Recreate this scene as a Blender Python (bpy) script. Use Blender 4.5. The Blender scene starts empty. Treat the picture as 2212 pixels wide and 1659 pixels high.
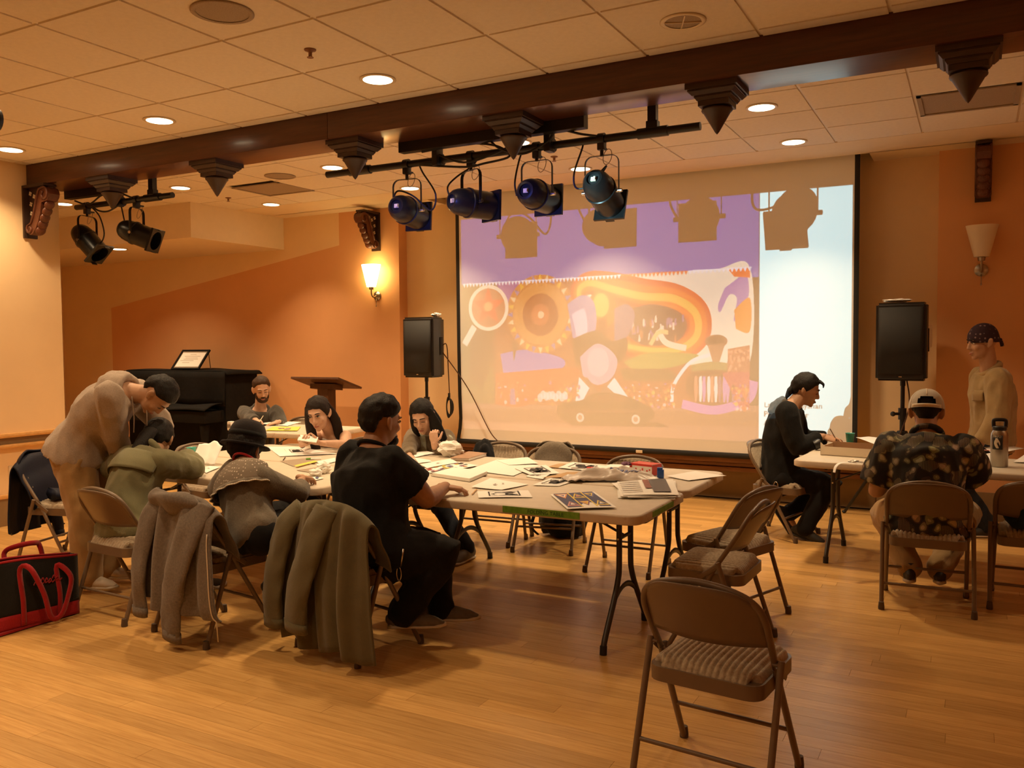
import bpy, bmesh, math, random
import numpy as np
from mathutils import Vector, Matrix, Quaternion, noise as mnoise
random.seed(7)
PI = math.pi
scene = bpy.context.scene
COL = scene.collection

# ---------------------------------------------------------------- camera
YAW, PITCH, ROLL = math.radians(-28.4026), math.radians(-2.586), math.radians(-0.446)
CAM = Vector((0.0, 0.0, 1.575))
fw = Vector((math.sin(YAW)*math.cos(PITCH), math.cos(YAW)*math.cos(PITCH), math.sin(PITCH)))
rt = Vector((math.cos(YAW), -math.sin(YAW), 0.0)); up = rt.cross(fw)
rt2 = rt*math.cos(ROLL)+up*math.sin(ROLL); up2 = rt2.cross(fw)
cd = bpy.data.cameras.new('camera'); cam = bpy.data.objects.new('camera', cd); COL.objects.link(cam)
m = Matrix.Identity(4)
for i in range(3):
    m[i][0] = rt2[i]; m[i][1] = up2[i]; m[i][2] = -fw[i]; m[i][3] = CAM[i]
cam.matrix_world = m
cd.sensor_width = 36.0; cd.lens = 36.0*1850.0/2212.0; cd.clip_start = 0.05; cd.clip_end = 100
scene.camera = cam

# ---------------------------------------------------------------- world, exposure
w = bpy.data.worlds.new('world'); scene.world = w; w.use_nodes = True
w.node_tree.nodes['Background'].inputs[0].default_value = (1.0, 0.62, 0.32, 1)
w.node_tree.nodes['Background'].inputs[1].default_value = 0.0
vs = scene.view_settings
vs.view_transform = 'Standard'; vs.look = 'None'; vs.exposure = 0.22; vs.gamma = 1.0; vs.use_curve_mapping = False
scene.cycles.use_denoising = True; scene.cycles.use_adaptive_sampling = False; scene.cycles.light_sampling_threshold = 0.0
scene.cycles.max_bounces = 8; scene.cycles.diffuse_bounces = 5; scene.cycles.glossy_bounces = 4
scene.cycles.sample_clamp_indirect = 6.0
scene.cycles.caustics_reflective = False; scene.cycles.caustics_refractive = False

# ---------------------------------------------------------------- room dimensions
ZC, ZB, ZLOW = 3.24, 3.27, 2.86            # front ceiling, back ceiling, low alcove ceiling
XL, YLE = -7.6, 5.12                       # left wall and where it ends
YO, YW = 8.585, 8.75                       # orange wall, cream wall behind the screen
XCOR, XPIL, XR = -6.196, -0.305, 2.6
YF = -2.6                                  # wall behind the camera
XA = -12.7                                 # far left of the alcove
YS = 8.4                                   # projection screen

# ---------------------------------------------------------------- recessed lamps of the room, plus one added lamp
WARM = (1.0, 0.715, 0.41)
LAMP_W = 20.0
FRONT_LIGHTS = [(-3.30, 4.375), (-5.27, 4.36), (-7.10, 4.37)]
BACK_LIGHTS = [(-1.374, 6.338), (-1.372, 7.553), (-3.381, 6.399), (-3.367, 7.647), (-5.368, 6.392), (-5.358, 7.645),
               (-7.419, 6.384), (-7.371, 7.662), (-9.403, 6.397)]
UNSEEN_LIGHTS = [(-3.30, 2.4), (-5.27, 2.4), (-7.0, 2.4), (2.1, 6.34), (-1.35, 0.4), (-3.3, 0.4), (-5.27, 0.4)]  # out of view; the rightmost lamp is added to brighten the right wall
def down_lamp(x, y, z, power=LAMP_W, r=0.085, spread=120):
    ld = bpy.data.lights.new('down_lamp', 'AREA'); ld.shape = 'DISK'; ld.size = 2*r; ld.energy = power
    ld.color = WARM; ld.spread = math.radians(spread)
    o = bpy.data.objects.new('down_lamp', ld); COL.objects.link(o); o.location = (x, y, z)
    return o
for x, y in FRONT_LIGHTS: down_lamp(x, y, ZC-0.03, LAMP_W*(0.62 if x < -7 else 1.0))
for x, y in BACK_LIGHTS: down_lamp(x, y, ZB-0.03, LAMP_W*((0.6 if x > -5 else 0.66) if y > 7 else 0.85), spread=95 if y > 7 else 115)
for x, y in UNSEEN_LIGHTS: down_lamp(x, y, ZC-0.03, LAMP_W*0.55)
down_lamp(-9.75, 7.38, ZLOW-0.03, LAMP_W*0.5)
sl = bpy.data.lights.new('sconce_bulb', 'POINT'); sl.energy = 85; sl.color = (1.0, 0.55, 0.2); sl.shadow_soft_size = 0.05
so = bpy.data.objects.new('sconce_bulb', sl); COL.objects.link(so); so.location = (-6.525, YO-0.16, 2.52)
# ---------------------------------------------------------------- materials
def new_mat(name):
    mt = bpy.data.materials.new(name); mt.use_nodes = True
    nt = mt.node_tree; return mt, nt, nt.nodes['Principled BSDF']
def lk(nt, a, b): nt.links.new(a, b)
def nd(nt, t, **kw):
    n = nt.nodes.new(t)
    for k, v in kw.items():
        if hasattr(n, k) and k not in n.inputs: setattr(n, k, v)
        else: n.inputs[k].default_value = v
    return n
def coords(nt, space='Object', scale=(1, 1, 1)):
    tc = nt.nodes.new('ShaderNodeTexCoord'); mp = nt.nodes.new('ShaderNodeMapping')
    mp.inputs['Scale'].default_value = scale; lk(nt, tc.outputs[space], mp.inputs['Vector']); return mp.outputs['Vector']
def mat(name, col, rough=0.6, metal=0.0, spec=0.5, var=0.0, vscale=8.0, bump=0.0, bscale=60.0, stretch=(1, 1, 1), col2=None, emit=None, estr=0.0, trans=0.0, alpha=1.0, sheen=0.0, rnd=0.0, coat=0.0):
    mt, nt, b = new_mat(name)
    c = (*col, 1) if len(col) == 3 else col
    b.inputs['Base Color'].default_value = c; b.inputs['Roughness'].default_value = rough
    b.inputs['Metallic'].default_value = metal; b.inputs['Specular IOR Level'].default_value = spec
    if trans: b.inputs['Transmission Weight'].default_value = trans
    if sheen: b.inputs['Sheen Weight'].default_value = sheen
    if coat: b.inputs['Coat Weight'].default_value = coat; b.inputs['Coat Roughness'].default_value = 0.15
    if alpha < 1: b.inputs['Alpha'].default_value = alpha
    last = None
    if var or col2 or bump:
        v = coords(nt, 'Object', stretch)
    if var or col2:
        n = nd(nt, 'ShaderNodeTexNoise', Scale=vscale, Detail=5.0, Roughness=0.6); lk(nt, v, n.inputs['Vector'])
        mx = nd(nt, 'ShaderNodeMix', data_type='RGBA')
        c2 = col2 if col2 else tuple(max(0, x*(1-var)) for x in col[:3])
        c1 = col if col2 else tuple(min(1, x*(1+var*0.5)) for x in col[:3])
        rp = nd(nt, 'ShaderNodeMapRange'); rp.inputs['From Min'].default_value = 0.3; rp.inputs['From Max'].default_value = 0.7
        lk(nt, n.outputs['Fac'], rp.inputs['Value']); lk(nt, rp.outputs['Result'], mx.inputs[0])
        mx.inputs[6].default_value = (*c1[:3], 1); mx.inputs[7].default_value = (*c2[:3], 1)
        last = mx.outputs[2]
    if rnd:
        oi = nt.nodes.new('ShaderNodeObjectInfo')
        mr = nd(nt, 'ShaderNodeMapRange'); mr.inputs['To Min'].default_value = 1-rnd; mr.inputs['To Max'].default_value = 1+rnd
        lk(nt, oi.outputs['Random'], mr.inputs['Value'])
        hs = nt.nodes.new('ShaderNodeHueSaturation'); lk(nt, mr.outputs['Result'], hs.inputs['Value'])
        if last: lk(nt, last, hs.inputs['Color'])
        else: hs.inputs['Color'].default_value = c
        last = hs.outputs['Color']
    if last: lk(nt, last, b.inputs['Base Color'])
    if bump:
        n2 = nd(nt, 'ShaderNodeTexNoise', Scale=bscale, Detail=4.0); lk(nt, v, n2.inputs['Vector'])
        bp = nd(nt, 'ShaderNodeBump', Strength=bump, Distance=0.01); lk(nt, n2.outputs['Fac'], bp.inputs['Height']); lk(nt, bp.outputs['Normal'], b.inputs['Normal'])
    if emit:
        b.inputs['Emission Color'].default_value = (*emit, 1); b.inputs['Emission Strength'].default_value = estr
    return mt
M = {}
M['cream'] = mat('cream wall paint', (0.86, 0.64, 0.37), 0.7, spec=0.25, var=0.04, vscale=2, bump=0.05, bscale=120)
M['orange'] = mat('orange wall paint', (0.76, 0.41, 0.19), 0.7, spec=0.25, var=0.04, vscale=2, bump=0.05, bscale=120)
M['khaki'] = mat('khaki base panel', (0.26, 0.17, 0.08), 0.6, var=0.1)
M['rail'] = mat('varnished maple', (0.72, 0.40, 0.13), 0.35, var=0.18, vscale=3, stretch=(1, 6, 12))
M['ledge'] = mat('brown stained trim', (0.26, 0.115, 0.05), 0.45, var=0.25, vscale=4, stretch=(1, 8, 8))
M['tile'] = mat('ceiling tile', (0.80, 0.72, 0.60), 0.9, spec=0.1, var=0.05, vscale=30, bump=0.35, bscale=240, rnd=0.03)
M['tbar'] = mat('white grid', (0.78, 0.70, 0.58), 0.5)
M['drywall'] = mat('ceiling border paint', (0.80, 0.66, 0.46), 0.8, spec=0.2, var=0.03)
M['cherry'] = mat('cherry stained beam', (0.085, 0.024, 0.010), 0.30, spec=0.5, var=0.4, vscale=3, stretch=(1, 14, 14), coat=0.3)
M['darkwood'] = mat('dark carved wood', (0.045, 0.022, 0.014), 0.45, var=0.3, vscale=12)
M['redwood'] = mat('carved reddish wood', (0.12, 0.035, 0.014), 0.42, var=0.35, vscale=14, bump=0.3, bscale=80)
M['black'] = mat('black painted steel', (0.012, 0.011, 0.011), 0.4, var=0.2)
M['rubber'] = mat('black cable', (0.012, 0.010, 0.009), 0.55)
M['lampbody'] = mat('lamp housing', (0.010, 0.010, 0.010), 0.30, spec=0.3, var=0.15)
M['chrome'] = mat('chrome', (0.7, 0.66, 0.6), 0.2, metal=1.0)
M['steel'] = mat('brushed steel', (0.40, 0.36, 0.30), 0.30, metal=1.0, var=0.15, vscale=30, stretch=(1, 1, 0.05))
M['lens'] = mat('glass lens', (0.10, 0.11, 0.12), 0.05, metal=0.6)
M['hole'] = mat('dark opening', (0.004, 0.004, 0.004), 0.9)
M['grille'] = mat('grey grille', (0.36, 0.28, 0.20), 0.7, var=0.2, vscale=150)
M['glow'] = mat('lit lamp lens', (0.9, 0.8, 0.6), 0.5, emit=(1.0, 0.80, 0.50), estr=7.0)
M['sconce_lit'] = mat('lit sconce glass', (0.9, 0.8, 0.6), 0.5, emit=(1.0, 0.74, 0.30), estr=13.0)
M['sconce_off'] = mat('unlit frosted glass', (0.80, 0.70, 0.55), 0.35, var=0.04)
M['screen'] = mat('matte screen fabric', (0.86, 0.86, 0.84), 0.85, spec=0.1, bump=0.03, bscale=30)
M['table'] = mat('off white moulded plastic', (0.64, 0.57, 0.46), 0.45, var=0.06, vscale=20, bump=0.1, bscale=300)
M['tableleg'] = mat('dark grey steel tube', (0.045, 0.040, 0.036), 0.4, metal=0.2)
M['chair'] = mat('taupe enamelled steel', (0.17, 0.115, 0.072), 0.38, spec=0.5, var=0.08, vscale=5)
M['chairrubber'] = mat('brown rubber foot', (0.09, 0.06, 0.04), 0.7)
M['paper'] = mat('white paper', (0.88, 0.86, 0.82), 0.7, spec=0.2)
M['kraft'] = mat('kraft envelope', (0.52, 0.33, 0.16), 0.7, var=0.1)
M['yellow'] = mat('yellow paper', (0.85, 0.62, 0.10), 0.7)
M['tealcup'] = mat('teal translucent plastic', (0.10, 0.55, 0.48), 0.25, trans=0.35)
M['piano'] = mat('black quilted cover', (0.008, 0.007, 0.006), 0.85, spec=0.2, var=0.3, bump=0.3, bscale=20)
M['ink'] = mat('black ink', (0.02, 0.018, 0.016), 0.7)
M['red'] = mat('red plastic', (0.65, 0.04, 0.03), 0.35)
M['blue'] = mat('blue plastic', (0.02, 0.10, 0.45), 0.3)
M['plate'] = mat('ivory plate', (0.72, 0.62, 0.46), 0.4)

# ---------------------------------------------------------------- mesh builder
def rotm(rx=0, ry=0, rz=0): return (Matrix.Rotation(rz, 4, 'Z') @ Matrix.Rotation(ry, 4, 'Y') @ Matrix.Rotation(rx, 4, 'X'))
def frames(pts, ref=None):
    """tangent, side, normal for every point of a polyline; ref = wanted side direction (vector or list)"""
    P = [Vector(p) for p in pts]; out = []; prev = None
    for i in range(len(P)):
        if i == 0: t = P[1]-P[0]
        elif i == len(P)-1: t = P[-1]-P[-2]
        else: t = (P[i+1]-P[i]).normalized()+(P[i]-P[i-1]).normalized()
        if t.length < 1e-9: t = Vector((0, 0, 1))
        t.normalize()
        r = None
        if ref is not None: r = Vector(ref[i]) if isinstance(ref, list) else Vector(ref)
        elif prev is not None: r = prev
        else: r = Vector((1, 0, 0)) if abs(t.x) < 0.8 else Vector((0, 1, 0))
        s = r - t*r.dot(t)
        if s.length < 1e-6:
            s = Vector((0, 1, 0)) - t*t.y
            if s.length < 1e-6: s = Vector((1, 0, 0)) - t*t.x
        s.normalize(); n = t.cross(s); out.append((P[i], t, s, n)); prev = s
    return out
class MB:
    def __init__(self): self.V = []; self.F = []
    def add(self, vs, fs, mtx=None):
        o = len(self.V)
        if mtx is not None: vs = [mtx @ Vector(v) for v in vs]
        self.V += [tuple(v) for v in vs]; self.F += [tuple(i+o for i in f) for f in fs]
    def box(self, c, s, rot=None, bev=0.0):
        hx, hy, hz = s[0]/2, s[1]/2, s[2]/2
        mtx = Matrix.Translation(c) @ (rot if rot is not None else Matrix.Identity(4))
        if bev <= 0:
            vs = [(x, y, z) for z in (-hz, hz) for y in (-hy, hy) for x in (-hx, hx)]
            fs = [(0, 2, 3, 1), (4, 5, 7, 6), (0, 1, 5, 4), (2, 6, 7, 3), (0, 4, 6, 2), (1, 3, 7, 5)]
            self.add(vs, fs, mtx)
        else:
            bm = bmesh.new(); bmesh.ops.create_cube(bm, size=1.0)
            for v in bm.verts: v.co = Vector((v.co.x*s[0], v.co.y*s[1], v.co.z*s[2]))
            bmesh.ops.bevel(bm, geom=list(bm.edges), offset=min(bev, 0.49*min(s)), segments=2, affect='EDGES', profile=0.7)
            self.bm(bm, mtx)
    def bm(self, bm, mtx=None):
        bm.verts.index_update(); self.add([v.co.copy() for v in bm.verts], [[v.index for v in f.verts] for f in bm.faces], mtx); bm.free()
    def loft(self, pts, rad, seg=12, ref=None, cap=True, sq=1.0, round_cap=False):
        """rad: number or list of number/(side, normal); sq<1 makes squarer sections"""
        fr = frames(pts, ref); n = len(fr); rings = []
        R = [rad[i] if isinstance(rad, list) else rad for i in range(n)]
        R = [(r, r) if not isinstance(r, tuple) else r for r in R]
        if round_cap:
            p, t, s, nn = fr[0]; q, t2, s2, n2 = fr[-1]; a0, b0 = R[0]; a1, b1 = R[-1]
            pre = [(p - t*min(a0, b0)*k, t, s, nn) for k in (0.95, 0.7, 0.38)]; post = [(q + t2*min(a1, b1)*k, t2, s2, n2) for k in (0.38, 0.7, 0.95)]
            R = [(a0*k, b0*k) for k in (0.3, 0.71, 0.92)] + R + [(a1*k, b1*k) for k in (0.92, 0.71, 0.3)]
            fr = pre + fr + post; n = len(fr)
        vs = []; fs = []
        for (p, t, s, nn), (a, b) in zip(fr, R):
            for k in range(seg):
                th = 2*PI*k/seg; cx, sy = math.cos(th), math.sin(th)
                if sq != 1.0:
                    cx = math.copysign(abs(cx)**sq, cx); sy = math.copysign(abs(sy)**sq, sy)
                vs.append(p + s*(a*cx) + nn*(b*sy))
        for i in range(n-1):
            for k in range(seg):
                k2 = (k+1) % seg
                fs.append((i*seg+k, i*seg+k2, (i+1)*seg+k2, (i+1)*seg+k))
        if cap:
            fs.append(tuple(range(seg-1, -1, -1))); fs.append(tuple((n-1)*seg+k for k in range(seg)))
        self.add(vs, fs)
    def cyl(self, a, b, r, seg=16, r2=None): self.loft([a, b], [r, r if r2 is None else r2], seg)
    def lathe(self, prof, c=(0, 0, 0), seg=24, mtx=None, cap=True):
        vs = []; fs = []; n = len(prof)
        for r, z in prof:
            for k in range(seg):
                th = 2*PI*k/seg; vs.append((r*math.cos(th), r*math.sin(th), z))
        for i in range(n-1):
            for k in range(seg):
                k2 = (k+1) % seg; fs.append((i*seg+k, i*seg+k2, (i+1)*seg+k2, (i+1)*seg+k))
        if cap: fs.append(tuple(range(seg-1, -1, -1))); fs.append(tuple((n-1)*seg+k for k in range(seg)))
        self.add(vs, fs, Matrix.Translation(c) @ (mtx if mtx is not None else Matrix.Identity(4)))
    def ell(self, c, r, rot=None, seg=16, rings=10):
        vs = []; fs = []
        mtx = Matrix.Translation(c) @ (rot if rot is not None else Matrix.Identity(4))
        for i in range(1, rings):
            ph = PI*i/rings
            for k in range(seg):
                th = 2*PI*k/seg; vs.append((r[0]*math.sin(ph)*math.cos(th), r[1]*math.sin(ph)*math.sin(th), r[2]*math.cos(ph)))
        t = len(vs); vs += [(0, 0, r[2]), (0, 0, -r[2])]
        for i in range(rings-2):
            for k in range(seg):
                k2 = (k+1) % seg; fs.append((i*seg+k, (i+1)*seg+k, (i+1)*seg+k2, i*seg+k2))
        for k in range(seg):
            k2 = (k+1) % seg; fs.append((t, k, k2)); fs.append((t+1, (rings-2)*seg+k2, (rings-2)*seg+k))
        self.add(vs, fs, mtx)
    def prism(self, poly, h, mtx=None):
        """polygon (x,y) extruded by h in z"""
        n = len(poly); vs = [(x, y, 0) for x, y in poly]+[(x, y, h) for x, y in poly]
        fs = [tuple(range(n-1, -1, -1)), tuple(range(n, 2*n))]+[(i, (i+1) % n, n+(i+1) % n, n+i) for i in range(n)]
        self.add(vs, fs, mtx)
    def grid(self, fn, nu, nv, closed=False):
        vs = [fn(i/(nu-1), j/(nv-1)) for j in range(nv) for i in range(nu)]
        fs = [(j*nu+i, j*nu+i+1, (j+1)*nu+i+1, (j+1)*nu+i) for j in range(nv-1) for i in range(nu-1)]
        self.add(vs, fs)
    def sheet(self, fn, nu, nv, th):
        """grid with thickness th along its local normal"""
        P = [[Vector(fn(i/(nu-1), j/(nv-1))) for i in range(nu)] for j in range(nv)]
        N = [[None]*nu for _ in range(nv)]
        for j in range(nv):
            for i in range(nu):
                du = P[j][min(i+1, nu-1)]-P[j][max(i-1, 0)]; dv = P[min(j+1, nv-1)][i]-P[max(j-1, 0)][i]
                n = du.cross(dv); N[j][i] = n.normalized() if n.length > 1e-9 else Vector((0, 0, 1))
        o = nu*nv
        vs = [P[j][i]+N[j][i]*(th/2) for j in range(nv) for i in range(nu)]+[P[j][i]-N[j][i]*(th/2) for j in range(nv) for i in range(nu)]
        fs = []
        for j in range(nv-1):
            for i in range(nu-1):
                a, b, c, d = j*nu+i, j*nu+i+1, (j+1)*nu+i+1, (j+1)*nu+i
                fs.append((a, b, c, d)); fs.append((o+d, o+c, o+b, o+a))
        for i in range(nu-1):
            fs.append((i, o+i, o+i+1, i+1)); a = (nv-1)*nu+i; fs.append((a, a+1, o+a+1, o+a))
        for j in range(nv-1):
            a, b = j*nu, (j+1)*nu; fs.append((a, b, o+b, o+a)); a, b = j*nu+nu-1, (j+1)*nu+nu-1; fs.append((a, o+a, o+b, b))
        self.add(vs, fs)
    def mesh(self, name):
        me = bpy.data.meshes.new(name); me.from_pydata(self.V, [], self.F); me.update(); return me
    def build(self, name, m, parent=None, smooth=False, loc=None, angle=None):
        me = self.mesh(name); me.materials.append(M[m] if isinstance(m, str) else m)
        if smooth:
            me.polygons.foreach_set('use_smooth', [True]*len(me.polygons))
            if angle: me.set_sharp_from_angle(angle=math.radians(angle))
        o = bpy.data.objects.new(name, me); COL.objects.link(o)
        if parent is not None: o.parent = parent
        if loc is not None: o.location = loc
        return o
def tag(o, label=None, cat=None, group=None, kind=None):
    if label: o['label'] = label
    if cat: o['category'] = cat
    if group: o['group'] = group
    if kind: o['kind'] = kind
    return o
def empty(name, loc=(0, 0, 0), rz=0.0, label=None, cat=None, group=None, kind=None):
    o = bpy.data.objects.new(name, None); COL.objects.link(o); o.empty_display_size = 0.1
    o.location = loc; o.rotation_euler = (0, 0, rz); tag(o, label, cat, group, kind); return o
def struct(o): o['kind'] = 'structure'; return o
def kids(o): return KIDS.get(o.name, None) or [c for c in bpy.data.objects if c.parent == o]
KIDS = {}
def copy_tree(o, parent=None):
    c = o.copy(); COL.objects.link(c)
    if parent is not None: c.parent = parent
    for ch in [x for x in o.children]: copy_tree(ch, c)
    return c
def remesh(o, voxel, smooth=4, fac=0.5):
    """voxel remesh + smoothing, applied"""
    a = o.modifiers.new('r', 'REMESH'); a.mode = 'VOXEL'; a.voxel_size = voxel
    if smooth:
        s = o.modifiers.new('s', 'SMOOTH'); s.factor = fac; s.iterations = smooth
    dg = bpy.context.evaluated_depsgraph_get(); ev = o.evaluated_get(dg)
    me = bpy.data.meshes.new_from_object(ev, preserve_all_data_layers=False, depsgraph=dg)
    o.modifiers.clear(); old = o.data; mats = list(old.materials); o.data = me; bpy.data.meshes.remove(old)
    me.materials.clear()
    for q in mats: me.materials.append(q)
    me.polygons.foreach_set('use_smooth', [True]*len(me.polygons)); return o
# ---- measured positions in the room (metres)
SHEETS = [
('drawing_sheet', [(-2.5849, 4.2687, 0.7445), (-2.6564, 4.6194, 0.7445), (-2.3332, 4.5124, 0.7445), (-2.376, 4.2576, 0.7445)], 'paper', 'white drawing sheet with faint sketches beside the reaching hand'),
('stencil_print', [(-2.4846, 4.1667, 0.7425), (-2.242, 4.3296, 0.7425), (-2.1157, 4.1381, 0.7425), (-2.3724, 3.9925, 0.7425)], 'paper', 'small black stencil print of a lying figure near the table front edge'),
('pattern_print', [(-2.0602, 4.2466, 0.7465), (-1.8774, 4.4343, 0.7465), (-1.5869, 4.0394, 0.7465), (-1.7946, 3.8926, 0.7465)], 'paper', 'colourful triangle pattern print at the front edge above the green tape'),
('portrait_print', [(-2.2998, 4.4912, 0.7445), (-2.3027, 4.7477, 0.7445), (-2.1304, 4.8033, 0.7445), (-2.147, 4.5401, 0.7445)], 'paper', 'black framed print half hidden under the plastic bag'),
('portrait_print', [(-2.7141, 5.0417, 0.7475), (-2.5943, 5.2774, 0.7475), (-2.3382, 4.9615, 0.7475), (-2.4738, 4.8106, 0.7475)], 'paper', 'black and white print left of the brown envelope'),
('portrait_print', [(-2.4586, 5.1931, 0.7435), (-2.4964, 5.5095, 0.7435), (-2.2047, 5.4425, 0.7435), (-2.2014, 5.175, 0.7435)], 'paper', 'black and white print farthest back, behind the red scissors'),
('large_sheet', [(-2.9604, 4.8534, 0.7425), (-3.0477, 5.4031, 0.7425), (-2.6465, 5.2753, 0.7425), (-2.5741, 4.7705, 0.7425)], 'paper', 'large pale sheet lying behind the white drawing sheets'),
('white_sheet', [(-3.0279, 5.3522, 0.7465), (-2.8858, 5.5766, 0.7465), (-2.6709, 5.3169, 0.7465), (-2.828, 5.1752, 0.7465)], 'paper', 'white sheet with a small pencil sketch near the back edge of the tables'),
('overhanging_sheet', [(-1.6923, 5.162, 0.7465), (-1.5856, 5.4147, 0.7465), (-1.3568, 5.3219, 0.7465), (-1.5201, 5.0549, 0.7465)], 'paper', 'blank white sheet overhanging the right end of the rear table'),
('kraft_envelope', [(-2.3474, 4.731, 0.7515), (-2.3121, 5.0179, 0.7515), (-2.1242, 5.107, 0.7515), (-2.0831, 4.8844, 0.7515)], 'kraft', 'brown kraft envelope under the red scissors'),
('kraft_card', [(-2.5461, 5.2075, 0.7425), (-2.5544, 5.4034, 0.7425), (-2.5022, 5.4108, 0.7425), (-2.4615, 5.1994, 0.7425)], 'kraft', 'small brown card behind the black and white print'),
('white_sheet', [(-2.2202, 5.2583, 0.7425), (-2.2099, 5.5061, 0.7425), (-2.0393, 5.5447, 0.7425), (-1.9172, 5.1983, 0.7425)], 'paper', 'white sheet partly under the plastic bag beside the red box'),
('white_sheet', [(-2.4946, 4.7871, 0.7435), (-2.5095, 4.8801, 0.7435), (-2.396, 4.9633, 0.7435), (-2.343, 4.722, 0.7435)], 'paper', 'white sheet poking out beneath the brown envelope'),
('paper_stack', [(-1.8793, 4.7497, 0.7435), (-1.6031, 4.9839, 0.7435), (-1.391, 4.463, 0.7435), (-1.6676, 4.3081, 0.7435)], 'paper', 'stack of loose prints at the right end of the front table'),
('magazine_page', [(-3.2663, 4.7167, 0.7445), (-3.3248, 5.193, 0.7445), (-3.0015, 5.0612, 0.7445), (-3.0559, 4.6109, 0.7445)], 'paper', 'colourful printed magazine pages behind the spiral sketchbook'),
('white_sheet', [(-3.3693, 4.8865, 0.7505), (-3.3565, 5.2541, 0.7505), (-3.1996, 5.1063, 0.7505), (-3.2358, 4.7714, 0.7505)], 'paper', 'white sheet lying on the colourful magazine pages'),
('white_sheet', [(-3.864, 5.4802, 0.7425), (-3.7921, 5.6063, 0.7425), (-3.6619, 5.517, 0.7425), (-3.6667, 5.2534, 0.7425)], 'paper', 'white sheet in front of the woman in the cardigan'),
('white_sheet', [(-3.645, 5.2114, 0.7425), (-3.4965, 5.1787, 0.7425), (-3.4238, 5.1137, 0.7425), (-3.4615, 4.9997, 0.7425)], 'paper', 'small white sheet at the far edge near the black-shirted man'),
('white_sheet', [(-2.823, 3.9986, 0.7425), (-2.8126, 4.0506, 0.7425), (-2.7317, 3.9664, 0.7425), (-2.765, 3.9202, 0.7425)], 'paper', 'corner of a white sheet under the elbow of the black-shirted man'),
('white_sheet', [(-5.2046, 5.3059, 0.7425), (-4.8909, 5.3854, 0.7425), (-4.3336, 5.1637, 0.7425), (-4.6381, 4.8571, 0.7425)], 'paper', 'long white sheet on the table under the hands of the girl with the phone'),
('stencil_print', [(-4.9377, 5.2201, 0.7445), (-4.7865, 5.2898, 0.7445), (-4.5797, 5.1174, 0.7445), (-4.6757, 4.9877, 0.7445)], 'paper', 'stencil print on the long white sheet before the girl with the phone'),
('grey_board', [(-4.4617, 4.6715, 0.7435), (-4.3824, 4.9144, 0.7435), (-4.2197, 4.7849, 0.7435), (-4.1717, 4.4973, 0.7435)], 'grille', 'grey board beside the green marker'),
('yellow_strip', [(-4.1413, 4.4727, 0.7485), (-4.2055, 4.7509, 0.7485), (-4.1623, 4.7464, 0.7485), (-4.0998, 4.4607, 0.7485)], 'yellow', 'narrow yellow paper strip near the green marker'),
('white_sheet', [(-4.1839, 4.7441, 0.7445), (-4.178, 4.949, 0.7445), (-4.0505, 4.8066, 0.7445), (-4.0327, 4.624, 0.7445)], 'paper', 'white sheet right of the yellow strip'),
('grey_board', [(-4.023, 4.3684, 0.7435), (-3.9811, 4.5645, 0.7435), (-3.8737, 4.526, 0.7435), (-3.856, 4.3214, 0.7435)], 'grille', 'grey cutting board between the hat wearer and the black-shirted man'),
('white_sheet', [(-3.7513, 4.1331, 0.7435), (-3.702, 4.1951, 0.7435), (-3.6065, 4.1644, 0.7435), (-3.5916, 3.971, 0.7435)], 'paper', 'white sheet by the elbow of the woman in the hat'),
('white_sheet', [(-3.7975, 3.8439, 0.7425), (-3.7951, 3.9338, 0.7425), (-3.6098, 3.8312, 0.7425), (-3.612, 3.7636, 0.7425)], 'paper', 'white sheet under the forearm of the woman in the hat'),
('white_sheet', [(-4.661, 4.1173, 0.7425), (-4.7279, 4.2658, 0.7425), (-4.5974, 4.2362, 0.7425), (-4.4697, 3.9961, 0.7425)], 'paper', 'white sheet between the green jacket and the polka dot collar'),
('far_sheet', [(-6.8069, 6.8343, 0.7435), (-6.8868, 7.1315, 0.7435), (-6.5591, 7.2168, 0.7435), (-6.3525, 6.7721, 0.7435)], 'paper', 'white drawing paper before the bearded man on the back table'),
('yellow_sheet', [(-6.198, 6.3002, 0.7445), (-6.4376, 6.6527, 0.7445), (-6.1672, 6.7716, 0.7445), (-5.8903, 6.4187, 0.7445)], 'yellow', 'yellow sheet on the back table behind the girl'),
('right_sheet', [(-0.9062, 7.9951, 0.7435), (-0.8123, 8.0946, 0.7435), (-0.5923, 7.9159, 0.7435), (-0.7179, 7.548, 0.7435)], 'paper', 'white drawing sheet beside the teal cup on the right table'),
('right_sheet', [(0.0729, 7.6693, 0.7435), (0.2533, 7.8652, 0.7435), (0.3438, 7.6841, 0.7435), (0.1348, 7.1779, 0.7435)], 'paper', 'white sheet behind the steel bottle on the right table'),
('right_sheet', [(0.2432, 6.7864, 0.7465), (0.3247, 7.2405, 0.7465), (0.3844, 7.1888, 0.7465), (0.3257, 6.7756, 0.7465)], 'paper', 'white sheet at the right frame edge beside the bottle'),
('right_sheet', [(0.0522, 7.1396, 0.7435), (0.1112, 7.2487, 0.7435), (0.1029, 6.639, 0.7435), (0.0638, 6.5181, 0.7435)], 'paper', 'white sheet between the floral shirt and the steel bottle')]
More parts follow.
